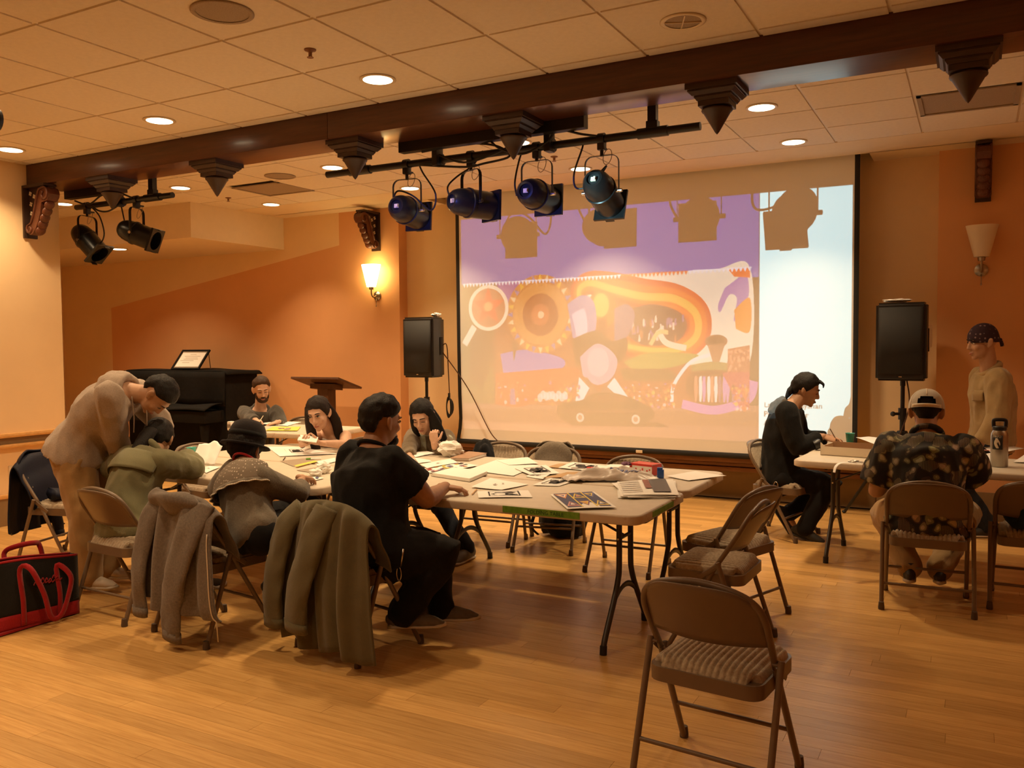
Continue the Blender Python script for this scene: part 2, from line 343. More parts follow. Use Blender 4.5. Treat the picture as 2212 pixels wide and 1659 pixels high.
PT = {'redbox': (-1.8529, 5.2217, 0.7405), 'blue': (-1.7113, 5.0992, 0.7405), 'redsci': (-2.2404, 5.1638, 0.7405), 'purple': (-1.9681, 5.1888, 0.7405), 'notebook_a': (-3.3303, 5.214, 0.7405), 'nb_b': (-3.409, 5.6005, 0.7405), 'nb_c': (-3.2307, 5.5631, 0.7405), 'nb_d': (-3.2004, 5.2568, 0.7405), 'bag1': (-1.9776, 4.8514, 0.7405), 'tissue': (-3.4597, 5.4172, 0.7405), 'pen1': (-2.4596, 4.0692, 0.7405), 'pen1b': (-2.5195, 4.2202, 0.7405), 'pencil': (-2.5279, 4.0091, 0.7405), 'pencilb': (-2.5405, 4.1526, 0.7405), 'sk1': (-3.0455, 4.5467, 0.7405), 'sk2': (-3.0619, 4.8224, 0.7405), 'sk3': (-2.761, 4.7606, 0.7405), 'sk4': (-2.7054, 4.4499, 0.7405), 'cupL': (-5.1996, 4.5143, 0.7405), 'crumL': (-4.8117, 4.2886, 0.7405), 'tis2': (-3.7395, 4.2377, 0.7405), 'tis3': (-3.7634, 4.3465, 0.7405), 'green': (-4.2805, 4.8313, 0.7405), 'pencilG': (-4.4552, 4.699, 0.7405), 'pencilGb': (-4.5586, 4.8308, 0.7405), 'redtool': (-5.4184, 3.9195, 0.7405), 'smallpurple': (-3.6329, 4.1279, 0.7405), 'tray_a': (-1.0029, 6.6749, 0.7405), 'tray_b': (-0.5596, 6.606, 0.7405), 'tray_c': (-1.0482, 7.4257, 0.7405), 'cupR': (-0.9057, 7.5818, 0.7405), 'capR': (-1.0735, 6.9413, 0.7405), 'sciR': (-0.702, 6.3552, 0.7405), 'stripR': (-0.7753, 6.0786, 0.7405), 'bottle': (0.1516, 6.547, 0.7405), 'glue': (0.0648, 7.7686, 0.7405), 'redR': (0.0797, 7.4473, 0.7405), 'bead': (-1.3584, 6.7897, 0.0)}
POSE = {'bend': {'pelvis': (-5.1604, 3.571, 0.9111), 'neck': (-4.7629, 3.6698, 1.3087), 'head': (-4.6133, 3.7488, 1.2718), 'hu': (0.86, 0.44, 0.22), 'hf': (0.3, 0.1, -0.95), 'wr': (-4.961, 3.7629, 0.7761), 'wl': (-4.9034, 3.8209, 0.856), 'kr': (-5.0098, 3.494, 0.4854), 'kl': (-5.1633, 3.7275, 0.4446), 'ar': (-5.042, 3.5142, 0.1098), 'al': (-5.1598, 3.7348, 0.1055), 'face': (0.88, 0.47, 0)}, 'green': {'pelvis': (-4.5305, 3.4344, 0.4825), 'neck': (-4.5744, 3.6604, 0.9136), 'head': (-4.6736, 3.7924, 0.9841), 'hu': (-0.25, 0.45, 0.85), 'hf': (-0.5, 0.72, -0.48), 'wr': (-4.6557, 3.9887, 0.8498), 'wl': (-5.0153, 3.9091, 0.8713), 'face': (0.12, 0.99, 0)}, 'hat': {'pelvis': (-3.4744, 3.4403, 0.5562), 'neck': (-3.6419, 3.5498, 0.9068), 'head': (-3.7151, 3.6166, 0.9857), 'hu': (0.0, 0.22, 0.97), 'hf': (-0.2, 0.93, -0.3), 'wr': (-3.5163, 3.8624, 0.797), 'wl': (-4.0155, 3.8442, 0.8239), 'face': (0.35, 0.94, 0), 'kr': (-3.3938, 3.7143, 0.6119), 'kl': (-3.6509, 3.8365, 0.6012), 'ar': (-3.4263, 3.5939, 0.1603), 'al': (-3.6385, 3.7655, 0.1978)}, 'black': {'pelvis': (-2.7538, 3.5986, 0.4845), 'neck': (-2.8495, 3.6889, 1.0343), 'head': (-2.8319, 3.7509, 1.1702), 'hu': (0.05, 0.12, 0.99), 'hf': (0.32, 0.94, -0.15), 'wr': (-2.5903, 3.9985, 0.7879), 'wl': (-3.1193, 3.9642, 0.8147), 'face': (0.25, 0.97, 0), 'kr': (-2.4066, 3.7081, 0.5107), 'kl': (-2.6973, 4.0032, 0.4549), 'ar': (-2.6099, 3.6156, 0.1859), 'al': (-2.5643, 3.8889, 0.1516)}, 'cardigan': {'pelvis': (-3.9155, 5.7861, 0.3554), 'neck': (-3.9, 5.7884, 0.9026), 'head': (-3.8435, 5.6088, 1.0202), 'hu': (-0.05, -0.16, 0.98), 'hf': (0.25, -0.88, -0.45), 'wl': (-3.6125, 5.4282, 0.833), 'wr': (-3.7522, 5.3024, 0.7411), 'face': (0.0, -1, 0), 'al': (-3.2634, 5.3276, 0.0737)}, 'phone': {'pelvis': (-4.8096, 5.7607, 0.4115), 'neck': (-4.7248, 5.5463, 0.8839), 'head': (-4.6805, 5.3504, 1.0353), 'hu': (-0.05, -0.28, 0.96), 'hf': (0.3, -0.9, -0.28), 'wr': (-4.5926, 5.0568, 0.8179), 'wl': (-4.4558, 5.1086, 0.8298), 'face': (-0.1, -1, 0)}, 'beard': {'pelvis': (-7.1259, 7.1248, 0.3976), 'neck': (-7.0047, 7.0457, 0.9055), 'head': (-6.9281, 6.9953, 1.1109), 'hu': (0.02, -0.1, 0.99), 'hf': (0.76, -0.58, -0.32), 'wr': (-6.7159, 6.6844, 0.7999), 'wl': (-6.5524, 6.8284, 0.7741), 'face': (0.45, -0.9, 0)}, 'hoodie': {'pelvis': (-1.3748, 7.1882, 0.4621), 'neck': (-1.3066, 7.2341, 1.0807), 'head': (-1.2084, 7.293, 1.1932), 'hu': (0.25, 0.0, 0.97), 'hf': (0.93, 0.1, -0.32), 'wr': (-1.0598, 7.1838, 0.8268), 'wl': (-1.0376, 7.4785, 0.7913), 'kr': (-1.0196, 7.22, 0.4442), 'kl': (-1.0328, 7.5744, 0.3913), 'ar': (-1.1793, 7.0815, 0.0919), 'al': (-1.3457, 7.2796, 0.1615), 'face': (0.99, 0.1, 0)}, 'floral': {'pelvis': (-0.2393, 5.6988, 0.4973), 'neck': (-0.2556, 5.8639, 1.0054), 'head': (-0.2631, 5.9351, 1.1408), 'hu': (0.0, 0.12, 0.99), 'hf': (-0.05, 0.98, -0.2), 'wr': (-0.0262, 6.2907, 0.696), 'wl': (-0.4774, 6.047, 0.7), 'face': (-0.04, 1, 0), 'kl': (-0.5149, 6.0603, 0.4664), 'kr': (-0.0285, 6.3231, 0.4621), 'al': (-0.34, 5.8324, 0.1718), 'ar': (-0.1745, 5.9214, 0.1616)}, 'bandana': {'pelvis': (0.1284, 7.9368, 0.7602), 'neck': (0.0994, 7.8941, 1.3437), 'head': (0.0498, 7.8336, 1.5751), 'hu': (-0.05, -0.05, 1), 'hf': (-0.9, -0.44, -0.15), 'wl': (0.0415, 7.6281, 0.7625), 'wr': (-0.0107, 8.088, 0.738), 'face': (-0.95, -0.3, 0)}}
# ================================================================ ROOM SHELL
def wood_floor_mat():
    mt, nt, b = new_mat('bamboo plank floor')
    v = coords(nt, 'Object', (0.35, 7, 7))
    n = nd(nt, 'ShaderNodeTexNoise', Scale=9.0, Detail=6.0, Roughness=0.65); lk(nt, v, n.inputs['Vector'])
    v2 = coords(nt, 'Object', (1.2, 60, 60))
    n2 = nd(nt, 'ShaderNodeTexNoise', Scale=5.0, Detail=3.0); lk(nt, v2, n2.inputs['Vector'])
    at = nt.nodes.new('ShaderNodeVertexColor'); at.layer_name = 'tone'
    rp = nt.nodes.new('ShaderNodeValToRGB'); cr = rp.color_ramp
    cr.elements[0].position = 0.30; cr.elements[0].color = (0.44, 0.225, 0.068, 1)
    cr.elements[1].position = 0.72; cr.elements[1].color = (0.72, 0.44, 0.16, 1)
    e = cr.elements.new(0.5); e.color = (0.60, 0.34, 0.11, 1)
    ad = nd(nt, 'ShaderNodeMath', operation='MULTIPLY_ADD'); ad.inputs[1].default_value = 0.35
    lk(nt, n2.outputs['Fac'], ad.inputs[0]); 
    m2 = nd(nt, 'ShaderNodeMath', operation='MULTIPLY'); m2.inputs[1].default_value = 0.65; lk(nt, n.outputs['Fac'], m2.inputs[0]); lk(nt, m2.outputs[0], ad.inputs[2])
    lk(nt, ad.outputs[0], rp.inputs['Fac'])
    mx = nd(nt, 'ShaderNodeMix', data_type='RGBA', blend_type='MULTIPLY'); mx.inputs[0].default_value = 1.0
    lk(nt, rp.outputs['Color'], mx.inputs[6]); lk(nt, at.outputs['Color'], mx.inputs[7]); lk(nt, mx.outputs[2], b.inputs['Base Color'])
    b.inputs['Roughness'].default_value = 0.27; b.inputs['Specular IOR Level'].default_value = 0.5
    bp = nd(nt, 'ShaderNodeBump', Strength=0.06, Distance=0.01); lk(nt, n2.outputs['Fac'], bp.inputs['Height']); lk(nt, bp.outputs['Normal'], b.inputs['Normal'])
    return mt
M['floor'] = wood_floor_mat()
def tone_attr(me, vals):
    a = me.color_attributes.new('tone', 'FLOAT_COLOR', 'POINT')
    a.data.foreach_set('color', np.repeat(np.c_[np.array(vals, dtype=np.float32).reshape(-1, 1).repeat(3, 1), np.ones(len(vals), np.float32)], 1, axis=0).ravel())
b = MB(); b.box((-4.9, 3.0, -0.062), (15.8, 11.8, 0.1))
floor = struct(b.build('floor', 'floor')); tone_attr(floor.data, [0.45]*8)
rnd = random.Random(3)
PW, PL = 0.092, 1.83
def seen(x0, x1, y):
    """does a plank at distance y stand in the field of view, and is it wide enough to pick out"""
    lo, hi = 1e9, -1e9
    for x in (x0, x1):
        d = Vector((x, y, 0))-CAM; z = d.dot(fw)
        if z < 0.4: return 0
        u = d.dot(rt2)/z*1850; lo = min(lo, u); hi = max(hi, u); vv = d.dot(up2)/z*1850
    if hi < -1130 or lo > 1130 or vv < -860: return 0
    return PW*1.575*1850/z**2
rows = int((YO+2.6)/PW); cand = []; field = MB(); ft = []
for r in range(rows):
    y0 = -2.55+r*PW; x = XA-rnd.uniform(0, PL)
    while x < XR:
        x1 = x+PL
        if x1 > XA:
            bx = (max(x, XA), min(x1, XR), y0, rnd.uniform(0.86, 1.12))
            s = seen(bx[0], bx[1], y0+PW/2); cand.append((s, bx))
        x = x1
cand.sort(key=lambda c: -c[0])
for i, (s, (x0, x1, y0, tn)) in enumerate(cand):
    q = MB() if i < 290 and s > 0 else field
    q.box(((x0+x1)/2, y0+PW/2, -0.006), (x1-x0-0.0012, PW-0.0012, 0.012))
    if q is field: ft += [tn]*8
    else:
        o = q.build('floor_plank', 'floor', floor); tone_attr(o.data, [tn]*8)
o = field.build('floor_plank_field', 'floor', floor); tone_attr(o.data, ft); o['kind'] = 'stuff'

def wall(name, m, c, s):
    b = MB(); b.box(c, s); return struct(b.build(name, m))
T = 0.15
wall_left = wall('wall_left', 'cream', (XL-T/2, (YF+YLE)/2, 1.65), (T, YLE-YF, 3.3))
wall('wall_alcove_front', 'cream', ((XA+XL)/2-0.08, YLE-T/2, 1.65), (XL-XA-0.16, T, 3.3))
wall('wall_alcove_left', 'cream', (XA-T/2, 6.9, 1.65), (T, 3.8, 3.3))
wall('wall_rear', 'cream', (-2.5, YF-T/2, 1.65), (10.6, T, 3.3))
wall('wall_right', 'orange', (XR+T/2, 3.1, 1.65), (T, 11.4, 3.3))
wall_back = wall('wall_back', 'cream', ((XCOR+XPIL)/2, YW+T/2, 1.75), (XPIL-XCOR+0.4, T, 3.5))
RX = Matrix.Rotation(PI/2, 4, 'X')
def xz_prism(name, m, poly, y, depth):
    b = MB(); b.prism(poly, depth, Matrix.Translation((0, y+depth, 0)) @ RX); return struct(b.build(name, m))
xz_prism('wall_alcove_back_orange', 'orange', [(XCOR, 0), (XCOR, ZB+.05), (-7.12, ZB+.05), (-7.12, 2.86), (-11.55, 2.19), (-11.55, 0)], YO, 0.32)
xz_prism('wall_alcove_back_cream', 'cream', [(XA, 0), (-11.55, 0), (-11.55, 2.19), (-7.12, 2.86), (-7.12, ZB+.05), (XA, ZB+.05)], YO, 0.32)
xz_prism('wall_right_pilaster', 'orange', [(XPIL, 0), (XR, 0), (XR, ZB+.05), (XPIL, ZB+.05)], YO, 0.32)

# ---- ceiling: slab, border, tiles laid in a grid
b = MB(); b.box((-2.5, (YF+4.9)/2, ZC+0.06), (10.3, 4.9-YF, 0.08)); b.box((-5.05, 6.45, ZB+0.07), (15.4, 3.0, 0.08))
ceiling = struct(b.build('ceiling', 'tbar'))
b = MB()
YB0, YSL, XS0, XS1 = 7.78, 8.33, -5.62, -0.86
b.box((-5.05, (YB0+YSL)/2+0.01, ZB+0.03), (15.3, YSL-YB0+0.02, 0.06))
b.box(((XS1+XR)/2, (YSL+YW)/2, ZB+0.03), (XR-XS1, YW-YSL, 0.06)); b.box(((XA+XS0)/2, (YSL+YW)/2, ZB+0.03), (XS0-XA, YW-YSL, 0.06))
b.box(((XS0+XS1)/2, (YSL+YW)/2, ZB+0.26), (XS1-XS0+.1, YW-YSL+.1, 0.04)); b.box(((XS0+XS1)/2, YSL-0.02, ZB+0.15), (XS1-XS0, 0.04, 0.2))
struct(b.build('ceiling_border', 'drywall', ceiling))
b = MB(); b.box(((XA-8.05)/2, (7.06+YO)/2, (ZLOW+ZB)/2+0.03), (-8.05-XA, YO-7.06, ZB-ZLOW+0.06))
struct(b.build('ceiling_bulkhead', 'drywall'))
def tiles(x_nodes, y_nodes, z, skip=()):
    meshes = {}; bars = MB()
    for i in range(len(x_nodes)-1):
        for j in range(len(y_nodes)-1):
            x0, x1, y0, y1 = x_nodes[i+1], x_nodes[i], y_nodes[j], y_nodes[j+1]
            if any(sx0 < (x0+x1)/2 < sx1 and sy0 < (y0+y1)/2 < sy1 for sx0, sx1, sy0, sy1 in skip): continue
            k = (round(x1-x0, 3), round(y1-y0, 3))
            if k not in meshes:
                q = MB(); q.box((0, 0, 0.009), (k[0]-0.02, k[1]-0.02, 0.018)); meshes[k] = q.mesh('ceiling_tile'); meshes[k].materials.append(M['tile'])
            o = bpy.data.objects.new('ceiling_tile', meshes[k]); COL.objects.link(o); o.parent = ceiling; o.location = ((x0+x1)/2, (y0+y1)/2, z)
    for x in x_nodes: bars.box((x, (y_nodes[0]+y_nodes[-1])/2, z+0.013), (0.024, y_nodes[-1]-y_nodes[0], 0.006))
    for y in y_nodes: bars.box(((x_nodes[0]+x_nodes[-1])/2, y, z+0.0135), (x_nodes[0]-x_nodes[-1], 0.024, 0.006))
    struct(bars.build('ceiling_grid', 'tbar', ceiling))
FX = [2.6, 2.17, 1.53, 0.89, 0.24] + [-0.40-0.645*k for k in range(12)]; FX = [x for x in FX if x > XL]+[XL]
tiles(FX, [-2.59]+[4.70-0.64*k for k in range(11, -1, -1)]+[4.82], ZC)
BX = [2.6, 2.24, 1.58, 0.92, 0.26]+[-0.40-0.66*k for k in range(18)]+[XA]
tiles(BX, [5.14, 5.40, 6.0, 6.60, 7.20, YB0], ZB, skip=[(-20, -8.1, 7.1, 9), (-0.41, 0.27, 6.6, 7.2), (-7.01, -6.3, 6.65, 7.25)])

# ---- base panels, rails and ledges of the walls
def strip(name, m, boxes, parent=None):
    b = MB()
    for c, s, bv in boxes: b.box(c, s, bev=bv)
    return struct(b.build(name, m, parent, smooth=True, angle=40))
LY, LC = YLE-YF, (YF+YLE)/2
strip('baseboard_left', 'khaki', [((XL+0.012, LC, 0.123), (0.024, LY, 0.246), 0.004)])
strip('trim_1', 'rail', [((XL+0.022, LC, 0.262), (0.044, LY, 0.036), 0.014)])
strip('trim_2', 'rail', [((XL+0.028, LC, 0.806), (0.056, LY, 0.040), 0.018)])
strip('trim_3', 'rail', [((XL+0.024, LC, 0.712), (0.048, LY, 0.034), 0.015)])
strip('trim_4', 'khaki', [((XL+0.012, LC, 0.758), (0.024, LY, 0.060), 0.004)])
BXC, BXL = (XCOR+XPIL)/2, XPIL-XCOR
strip('baseboard_back', 'khaki', [((BXC, YW-0.02, 0.14), (BXL, 0.05, 0.28), 0.004)])
strip('trim_5', 'ledge', [((BXC, YW-0.045, 0.30), (BXL, 0.09, 0.045), 0.012), ((BXC, YW-0.035, 0.345), (BXL, 0.07, 0.035), 0.01), ((BXC, YW-0.055, 0.392), (BXL, 0.11, 0.048), 0.014)])
strip('baseboard_alcove', 'khaki', [(((XA+XCOR)/2, YO-0.012, 0.123), (XCOR-XA, 0.024, 0.246), 0.004)])
strip('baseboard_pilaster', 'khaki', [(((XPIL+XR)/2, YO-0.012, 0.123), (XR-XPIL, 0.024, 0.246), 0.004)])

# ================================================================ BEAM, PENDANTS, CORBELS
beam = empty('ceiling_beam', (0, 4.988, 3.054), 0, 'long dark cherry-stained wooden beam crossing the ceiling', 'beam')
for x0, x1 in ((XL, -4.085), (-4.082, 0.9), (0.903, XR)):
    b = MB(); b.box(((x0+x1)/2, 0, 0.10), (x1-x0, 0.344, 0.20), bev=0.006); b.build('beam_board', 'cherry', beam, True, angle=30)
PEND = [-6.655, -5.377, -3.978, -2.673, -1.334, -0.05]
PLAB = ['carved pendant under the beam nearest the left wall, above the pair of stage lights', 'carved pendant under the beam, second from the left wall',
        'carved pendant under the beam at the left end of the four-lamp pipe', 'carved pendant under the beam, in the middle of the four-lamp pipe',
        'carved pendant under the beam just right of the four-lamp pipe', 'carved pendant under the beam farthest right, beside the rectangular vent']
def pendant():
    t = empty('beam_pendant', (0, 0, 0))
    b = MB()
    def sq(h0, h1, w0, w1):
        vs = [(sx*w0, sy*w0, h0) for sx, sy in ((-1, -1), (1, -1), (1, 1), (-1, 1))]+[(sx*w1, sy*w1, h1) for sx, sy in ((-1, -1), (1, -1), (1, 1), (-1, 1))]
        b.add(vs, [(0, 3, 2, 1)[::-1], (4, 5, 6, 7)[::-1]]+[(i, (i+1) % 4, 4+(i+1) % 4, 4+i)[::-1] for i in range(4)])
    z = 0
    for h, w0, w1 in ((.030, .148, .148), (.010, .136, .136), (.020, .134, .116), (.010, .106, .106), (.016, .104, .094), (.030, .088, .088)):
        sq(z, z-h, w0, w1); z -= h
    b.build('stepped_block', 'darkwood', t)
    b = MB(); b.lathe([(.070, z+.004), (.074, z-.002), (.086, z-.006), (.090, z-.014), (.086, z-.022), (.079, z-.026), (.040, z-.092), (.012, z-.140), (.001, z-.152)][::-1], seg=20)
    b.build('cone_tip', 'darkwood', t, True, angle=40)
    return t
p0 = pendant()
for i, x in enumerate(PEND):
    o = p0 if i == 0 else copy_tree(p0)
    o.location = (x, 4.988, 3.054); tag(o, PLAB[i], 'pendant', 'carved pendants under the beam')

def corbel(loc, rz, label):
    """built in x (outward) - z; thickness along y; hangs below z=0 with its back at x=0"""
    t = empty('scroll_corbel', loc, rz, label, 'bracket', 'carved scroll corbels')
    b = MB(); b.box((0.012, 0, -0.235), (0.024, 0.125, 0.47), bev=0.004); b.box((0.16, 0, -0.012), (0.32, 0.125, 0.024), bev=0.004)
    b.build('back_plate', 'darkwood', t, True, angle=30)
    # S-curve body: outer volute at the top, inner volute at the foot
    pts = []
    c1 = Vector((0.305, -0.10)); c2 = Vector((0.085, -0.395))
    for k in range(15):
        a = math.radians(-250+k*28); r = 0.022+0.044*k/14; pts.append((c1.x+r*math.cos(a), c1.y+r*math.sin(a)))
    body = [(0.30, -0.030), (0.235, -0.055), (0.20, -0.12), (0.175, -0.20), (0.145, -0.28), (0.11, -0.345), (0.06, -0.36)]
    pts2 = []
    for k in range(12):
        a = math.radians(100+k*32); r = 0.044-0.026*k/11; pts2.append((c2.x+r*math.cos(a), c2.y+r*math.sin(a)))
    line = pts[::1]+body+pts2
    b = MB()
    for y in (-0.054, 0.054): b.loft([(x, y, z) for x, z in line], [0.011]*len(line), 8, ref=(0, 1, 0))
    b.build('scroll_rib', 'redwood', t, True)
    outl = [(0.37, -0.10), (0.352, -0.055), (0.305, -0.034), (0.24, -0.045), (0.205, -0.10), (0.18, -0.19), (0.15, -0.27), (0.10, -0.34), (0.05, -0.36), (0.042, -0.41), (0.075, -0.445), (0.12, -0.44),
            (0.165, -0.40), (0.21, -0.33), (0.245, -0.25), (0.26, -0.17), (0.29, -0.165), (0.345, -0.155)]
    b = MB(); b.prism(outl, 0.10, Matrix.Translation((0, 0.05, 0)) @ RX); b.build('scroll_body', 'redwood', t, True, angle=30)
    for k in range(5):   # acanthus leaves stepping down the front
        f = k/4; x, z = 0.305-0.14*f, -0.19-0.22*f
        b = MB(); b.ell((x, 0, z), (0.018, 0.050, 0.044), rotm(0, 0.45, 0), 12, 7); b.build('acanthus_leaf', 'redwood', t, True)
    b = MB(); b.prism([(0.02, -0.024), (0.28, -0.024), (0.20, -0.10), (0.15, -0.26), (0.02, -0.40)], 0.02, Matrix.Translation((0, 0.01, 0)) @ RX); b.build('fretwork_panel', 'darkwood', t)
    for (x, z) in ((0.05, -0.07), (0.105, -0.10), (0.055, -0.165), (0.115, -0.19), (0.06, -0.25), (0.155, -0.075)):
        for y in (-0.013, 0.013):
            b = MB()
            for a in range(4): b.ell((x+0.013*math.cos(a*PI/2+0.4), y, z+0.013*math.sin(a*PI/2+0.4)), (0.010, 0.004, 0.010), None, 8, 5)
            b.build('pale_flower', 'plate', t, True)
    return t
corbel((XL, 4.83, 3.05), 0, 'carved scroll corbel on the cream left wall under the beam end')
corbel((-6.53, YO, 3.22), -PI/2, 'carved scroll corbel on the orange wall above the lit sconce')
corbel((0.04, YO, 3.26), -PI/2, 'carved scroll corbel on the dark orange wall above the unlit sconce')

# ================================================================ CEILING FITTINGS
def ceiling_light():
    t = empty('ceiling_light', (0, 0, 0))
    b = MB(); b.lathe([(0.088, 0.0), (0.112, -0.001), (0.114, -0.006), (0.104, -0.010), (0.092, -0.008)], seg=32, cap=False); b.build('trim_ring', 'plate', t, True)
    b = MB(); b.lathe([(0.094, -0.0065), (0.093, -0.008), (0.05, -0.0095), (0.001, -0.010)], seg=28, cap=False); b.build('lit_lens', 'glow', t, True)
    return t
l0 = ceiling_light(); first = True
LL = [(x, y, ZC) for x, y in FRONT_LIGHTS]+[(x, y, ZB) for x, y in BACK_LIGHTS]+[(-9.75, 7.38, ZLOW)]
LN = ['lit round ceiling lamp nearest the camera, in front of the beam', 'lit round ceiling lamp in front of the beam, left of the middle', 'lit round ceiling lamp in front of the beam, cut by the left edge',
      'lit round ceiling lamp behind the beam, between the two right-hand pendants', 'lit round ceiling lamp close to the top right of the projection screen', 'lit round ceiling lamp hidden in part by the middle pendant',
      'lit round ceiling lamp just above the rightmost stage lamp yoke', 'lit round ceiling lamp behind the beam near the left end of the long pipe', 'lit round ceiling lamp above the leftmost lamp of the long pipe',
      'lit round ceiling lamp behind the beam beside the left pipe end', 'lit round ceiling lamp beyond the square grey vent, left of the orange pilaster', 'lit round ceiling lamp peeping out beside the left wall corbel',
      'lit round lamp in the low alcove ceiling under the left stage lights']
for (x, y, z), n in zip(LL, LN):
    o = l0 if first else copy_tree(l0); first = False
    o.location = (x, y, z); tag(o, n, 'ceiling light', 'round recessed ceiling lamps')
def round_grille(name, x, y, z, r, label, cross=False):
    t = empty(name, (x, y, z), 0.4, label, 'ceiling speaker' if not cross else 'air vent')
    b = MB(); b.lathe([(r-0.012, 0), (r+0.012, -0.001), (r+0.013, -0.007), (r, -0.010), (r-0.012, -0.007)], seg=36, cap=False); b.build('rim', 'plate' if cross else 'grille', t, True)
    b = MB(); b.lathe([(r-0.01, -0.004), (r*0.5, -0.006), (0.001, -0.007)], seg=36, cap=False); b.build('perforated_face' if not cross else 'dark_well', 'grille', t, True)
    if cross:
        for a in (0, PI/2):
            b = MB(); b.box((0, 0, -0.009), (2*r-0.02, 0.006, 0.006), rotm(0, 0, a)); b.build('cross_bar', 'plate', t)
round_grille('ceiling_speaker', -3.31, 3.13, ZC, 0.14, 'round grey ceiling speaker near the top edge, in front of the beam')
round_grille('round_vent', -1.351, 4.382, ZC, 0.105, 'round dark ceiling vent with a cross, top right in front of the beam', True)
round_grille('ceiling_speaker', -6.085, 6.455, ZB, 0.14, 'round grey ceiling speaker behind the beam beside the square vent')
def sprinkler(x, y, z, label):
    t = empty('fire_sprinkler', (x, y, z), 0, label, 'sprinkler', 'ceiling sprinklers')
    b = MB(); b.lathe([(0.034, 0), (0.032, -0.006), (0.014, -0.010), (0.012, -0.016)], seg=18); b.build('escutcheon', 'ledge', t, True)
    b = MB(); b.cyl((0, 0, -0.012), (0, 0, -0.034), 0.007, 10); b.box((0.009, 0, -0.03), (0.004, 0.005, 0.03)); b.box((-0.009, 0, -0.03), (0.004, 0.005, 0.03)); b.lathe([(0.019, -0.045), (0.019, -0.043)], seg=14); b.build('sprinkler_head', 'ledge', t)
sprinkler(-3.304, 3.762, ZC, 'brown fire sprinkler in front of the beam, near the big ceiling lamp')
sprinkler(-7.465, 7.085, ZB, 'small fire sprinkler beside the square ceiling vent on the left')
sprinkler(-3.359, 7.043, ZB, 'small fire sprinkler behind the four-lamp pipe')
def vent(x0, x1, y0, y1, z, label):
    t = empty('ceiling_vent', ((x0+x1)/2, (y0+y1)/2, z), 0, label, 'air vent')
    w_, d_ = x1-x0, y1-y0
    b = MB()
    for sx in (-1, 1): b.box((sx*(w_/2-0.015), 0, -0.002), (0.03, d_, 0.01))
    for sy in (-1, 1): b.box((0, sy*(d_/2-0.015), -0.002), (w_, 0.03, 0.01))
    b.build('frame', 'grille', t); b = MB(); b.box((0, 0, 0.004), (w_-0.05, d_-0.05, 0.006)); b.build('perforated_face', 'grille', t)
vent(-0.385, 0.245, 6.62, 7.19, ZB, 'rectangular grey ceiling vent at the right behind the beam')
vent(-6.985, -6.33, 6.68, 7.24, ZB, 'square grey ceiling vent at the left behind the beam')
# ================================================================ PROJECTION SCREEN AND PROJECTOR
scr = empty('projection_screen', (-3.1, YS, 0.47), 0, 'large pull-down projection screen with black borders showing a slide of a painted wall', 'projection screen')
def loc(x, y, z): return (x+3.1, y-YS, z-0.47)
b = MB(); b.box(loc(-3.098, YS, 1.98), (4.23, 0.003, 2.98)); b.build('fabric', 'screen', scr)
M['border'] = mat('black fabric border', (0.014, 0.013, 0.012), 0.8)
for xs in (-5.232, -0.962):
    pts = [(xs+3.1, -0.004, z-0.47) for z in (3.46, 2.5, 1.5, 1.0, 0.86, 0.74, 0.62, 0.49)]
    if xs < -3: pts = [(p[0]+dx, p[1], p[2]) for p, dx in zip(pts, (-.006, -.004, 0, .006, .012, .016, .004, -.022))]
    b = MB(); b.loft(pts, (0.0225, 0.003), 4, ref=(1, 0, 0)); b.build('side_border', 'border', scr)
b = MB(); b.loft([loc(-5.27, YS, .475), loc(-0.93, YS, .475)], (0.028, 0.018), 12, ref=(0, 0, 1)); b.build('bottom_bar', 'border', scr, True, angle=40)
b = MB(); b.box(loc(-3.04, YS-0.025, 0.468), (0.07, 0.012, 0.03), bev=0.004); b.build('pull_tab', 'plate', scr, True)

# ---- the slide: colour patches filled polygon by polygon into the picture that the projector throws
SW, SH = 1024, 584
slide = np.zeros((SH, SW, 3), np.float32)
YY, XX = np.mgrid[0:SH, 0:SW]
WALLY = [0]
def fill(poly, col, a=1.0):
    """poly in slide units: x 0..1000 from the left, y 0..570 from the top"""
    P = np.array(poly, float)
    if WALLY[0]: P[:, 1] = 172+(P[:, 1]-128)*1.062
    P = P*[SW/1000, SH/570]; x0, y0 = np.maximum(np.floor(P.min(0)).astype(int), 0); x1, y1 = np.minimum(np.ceil(P.max(0)).astype(int)+1, [SW, SH])
    if x1 <= x0 or y1 <= y0: return
    X = XX[y0:y1, x0:x1]+0.5; Y = YY[y0:y1, x0:x1]+0.5; ins = np.zeros(X.shape, bool)
    for (ax, ay), (bx, by) in zip(P, np.roll(P, -1, 0)):
        if ay == by: continue
        c = ((ay > Y) != (by > Y)) & (X < (bx-ax)*(Y-ay)/(by-ay)+ax); ins ^= c
    r = slide[y0:y1, x0:x1]; r[ins] = r[ins]*(1-a)+np.array(col, np.float32)*a
def disc(x, y, rx, ry, col, a=1.0, n=40, a0=0, a1=360): fill([(x+rx*math.cos(math.radians(a0+(a1-a0)*k/n)), y+ry*math.sin(math.radians(a0+(a1-a0)*k/n))) for k in range(n)], col, a)
def brush(pts, w, col, a=1.0):
    P = [Vector((*p, 0)) for p in pts]; L, R = [], []
    for i, p in enumerate(P):
        d = (P[min(i+1, len(P)-1)]-P[max(i-1, 0)]).normalized(); ww = w[i] if isinstance(w, list) else w
        L.append((p.x-d.y*ww, p.y+d.x*ww)); R.append((p.x+d.y*ww, p.y-d.x*ww))
    fill(L+R[::-1], col, a)
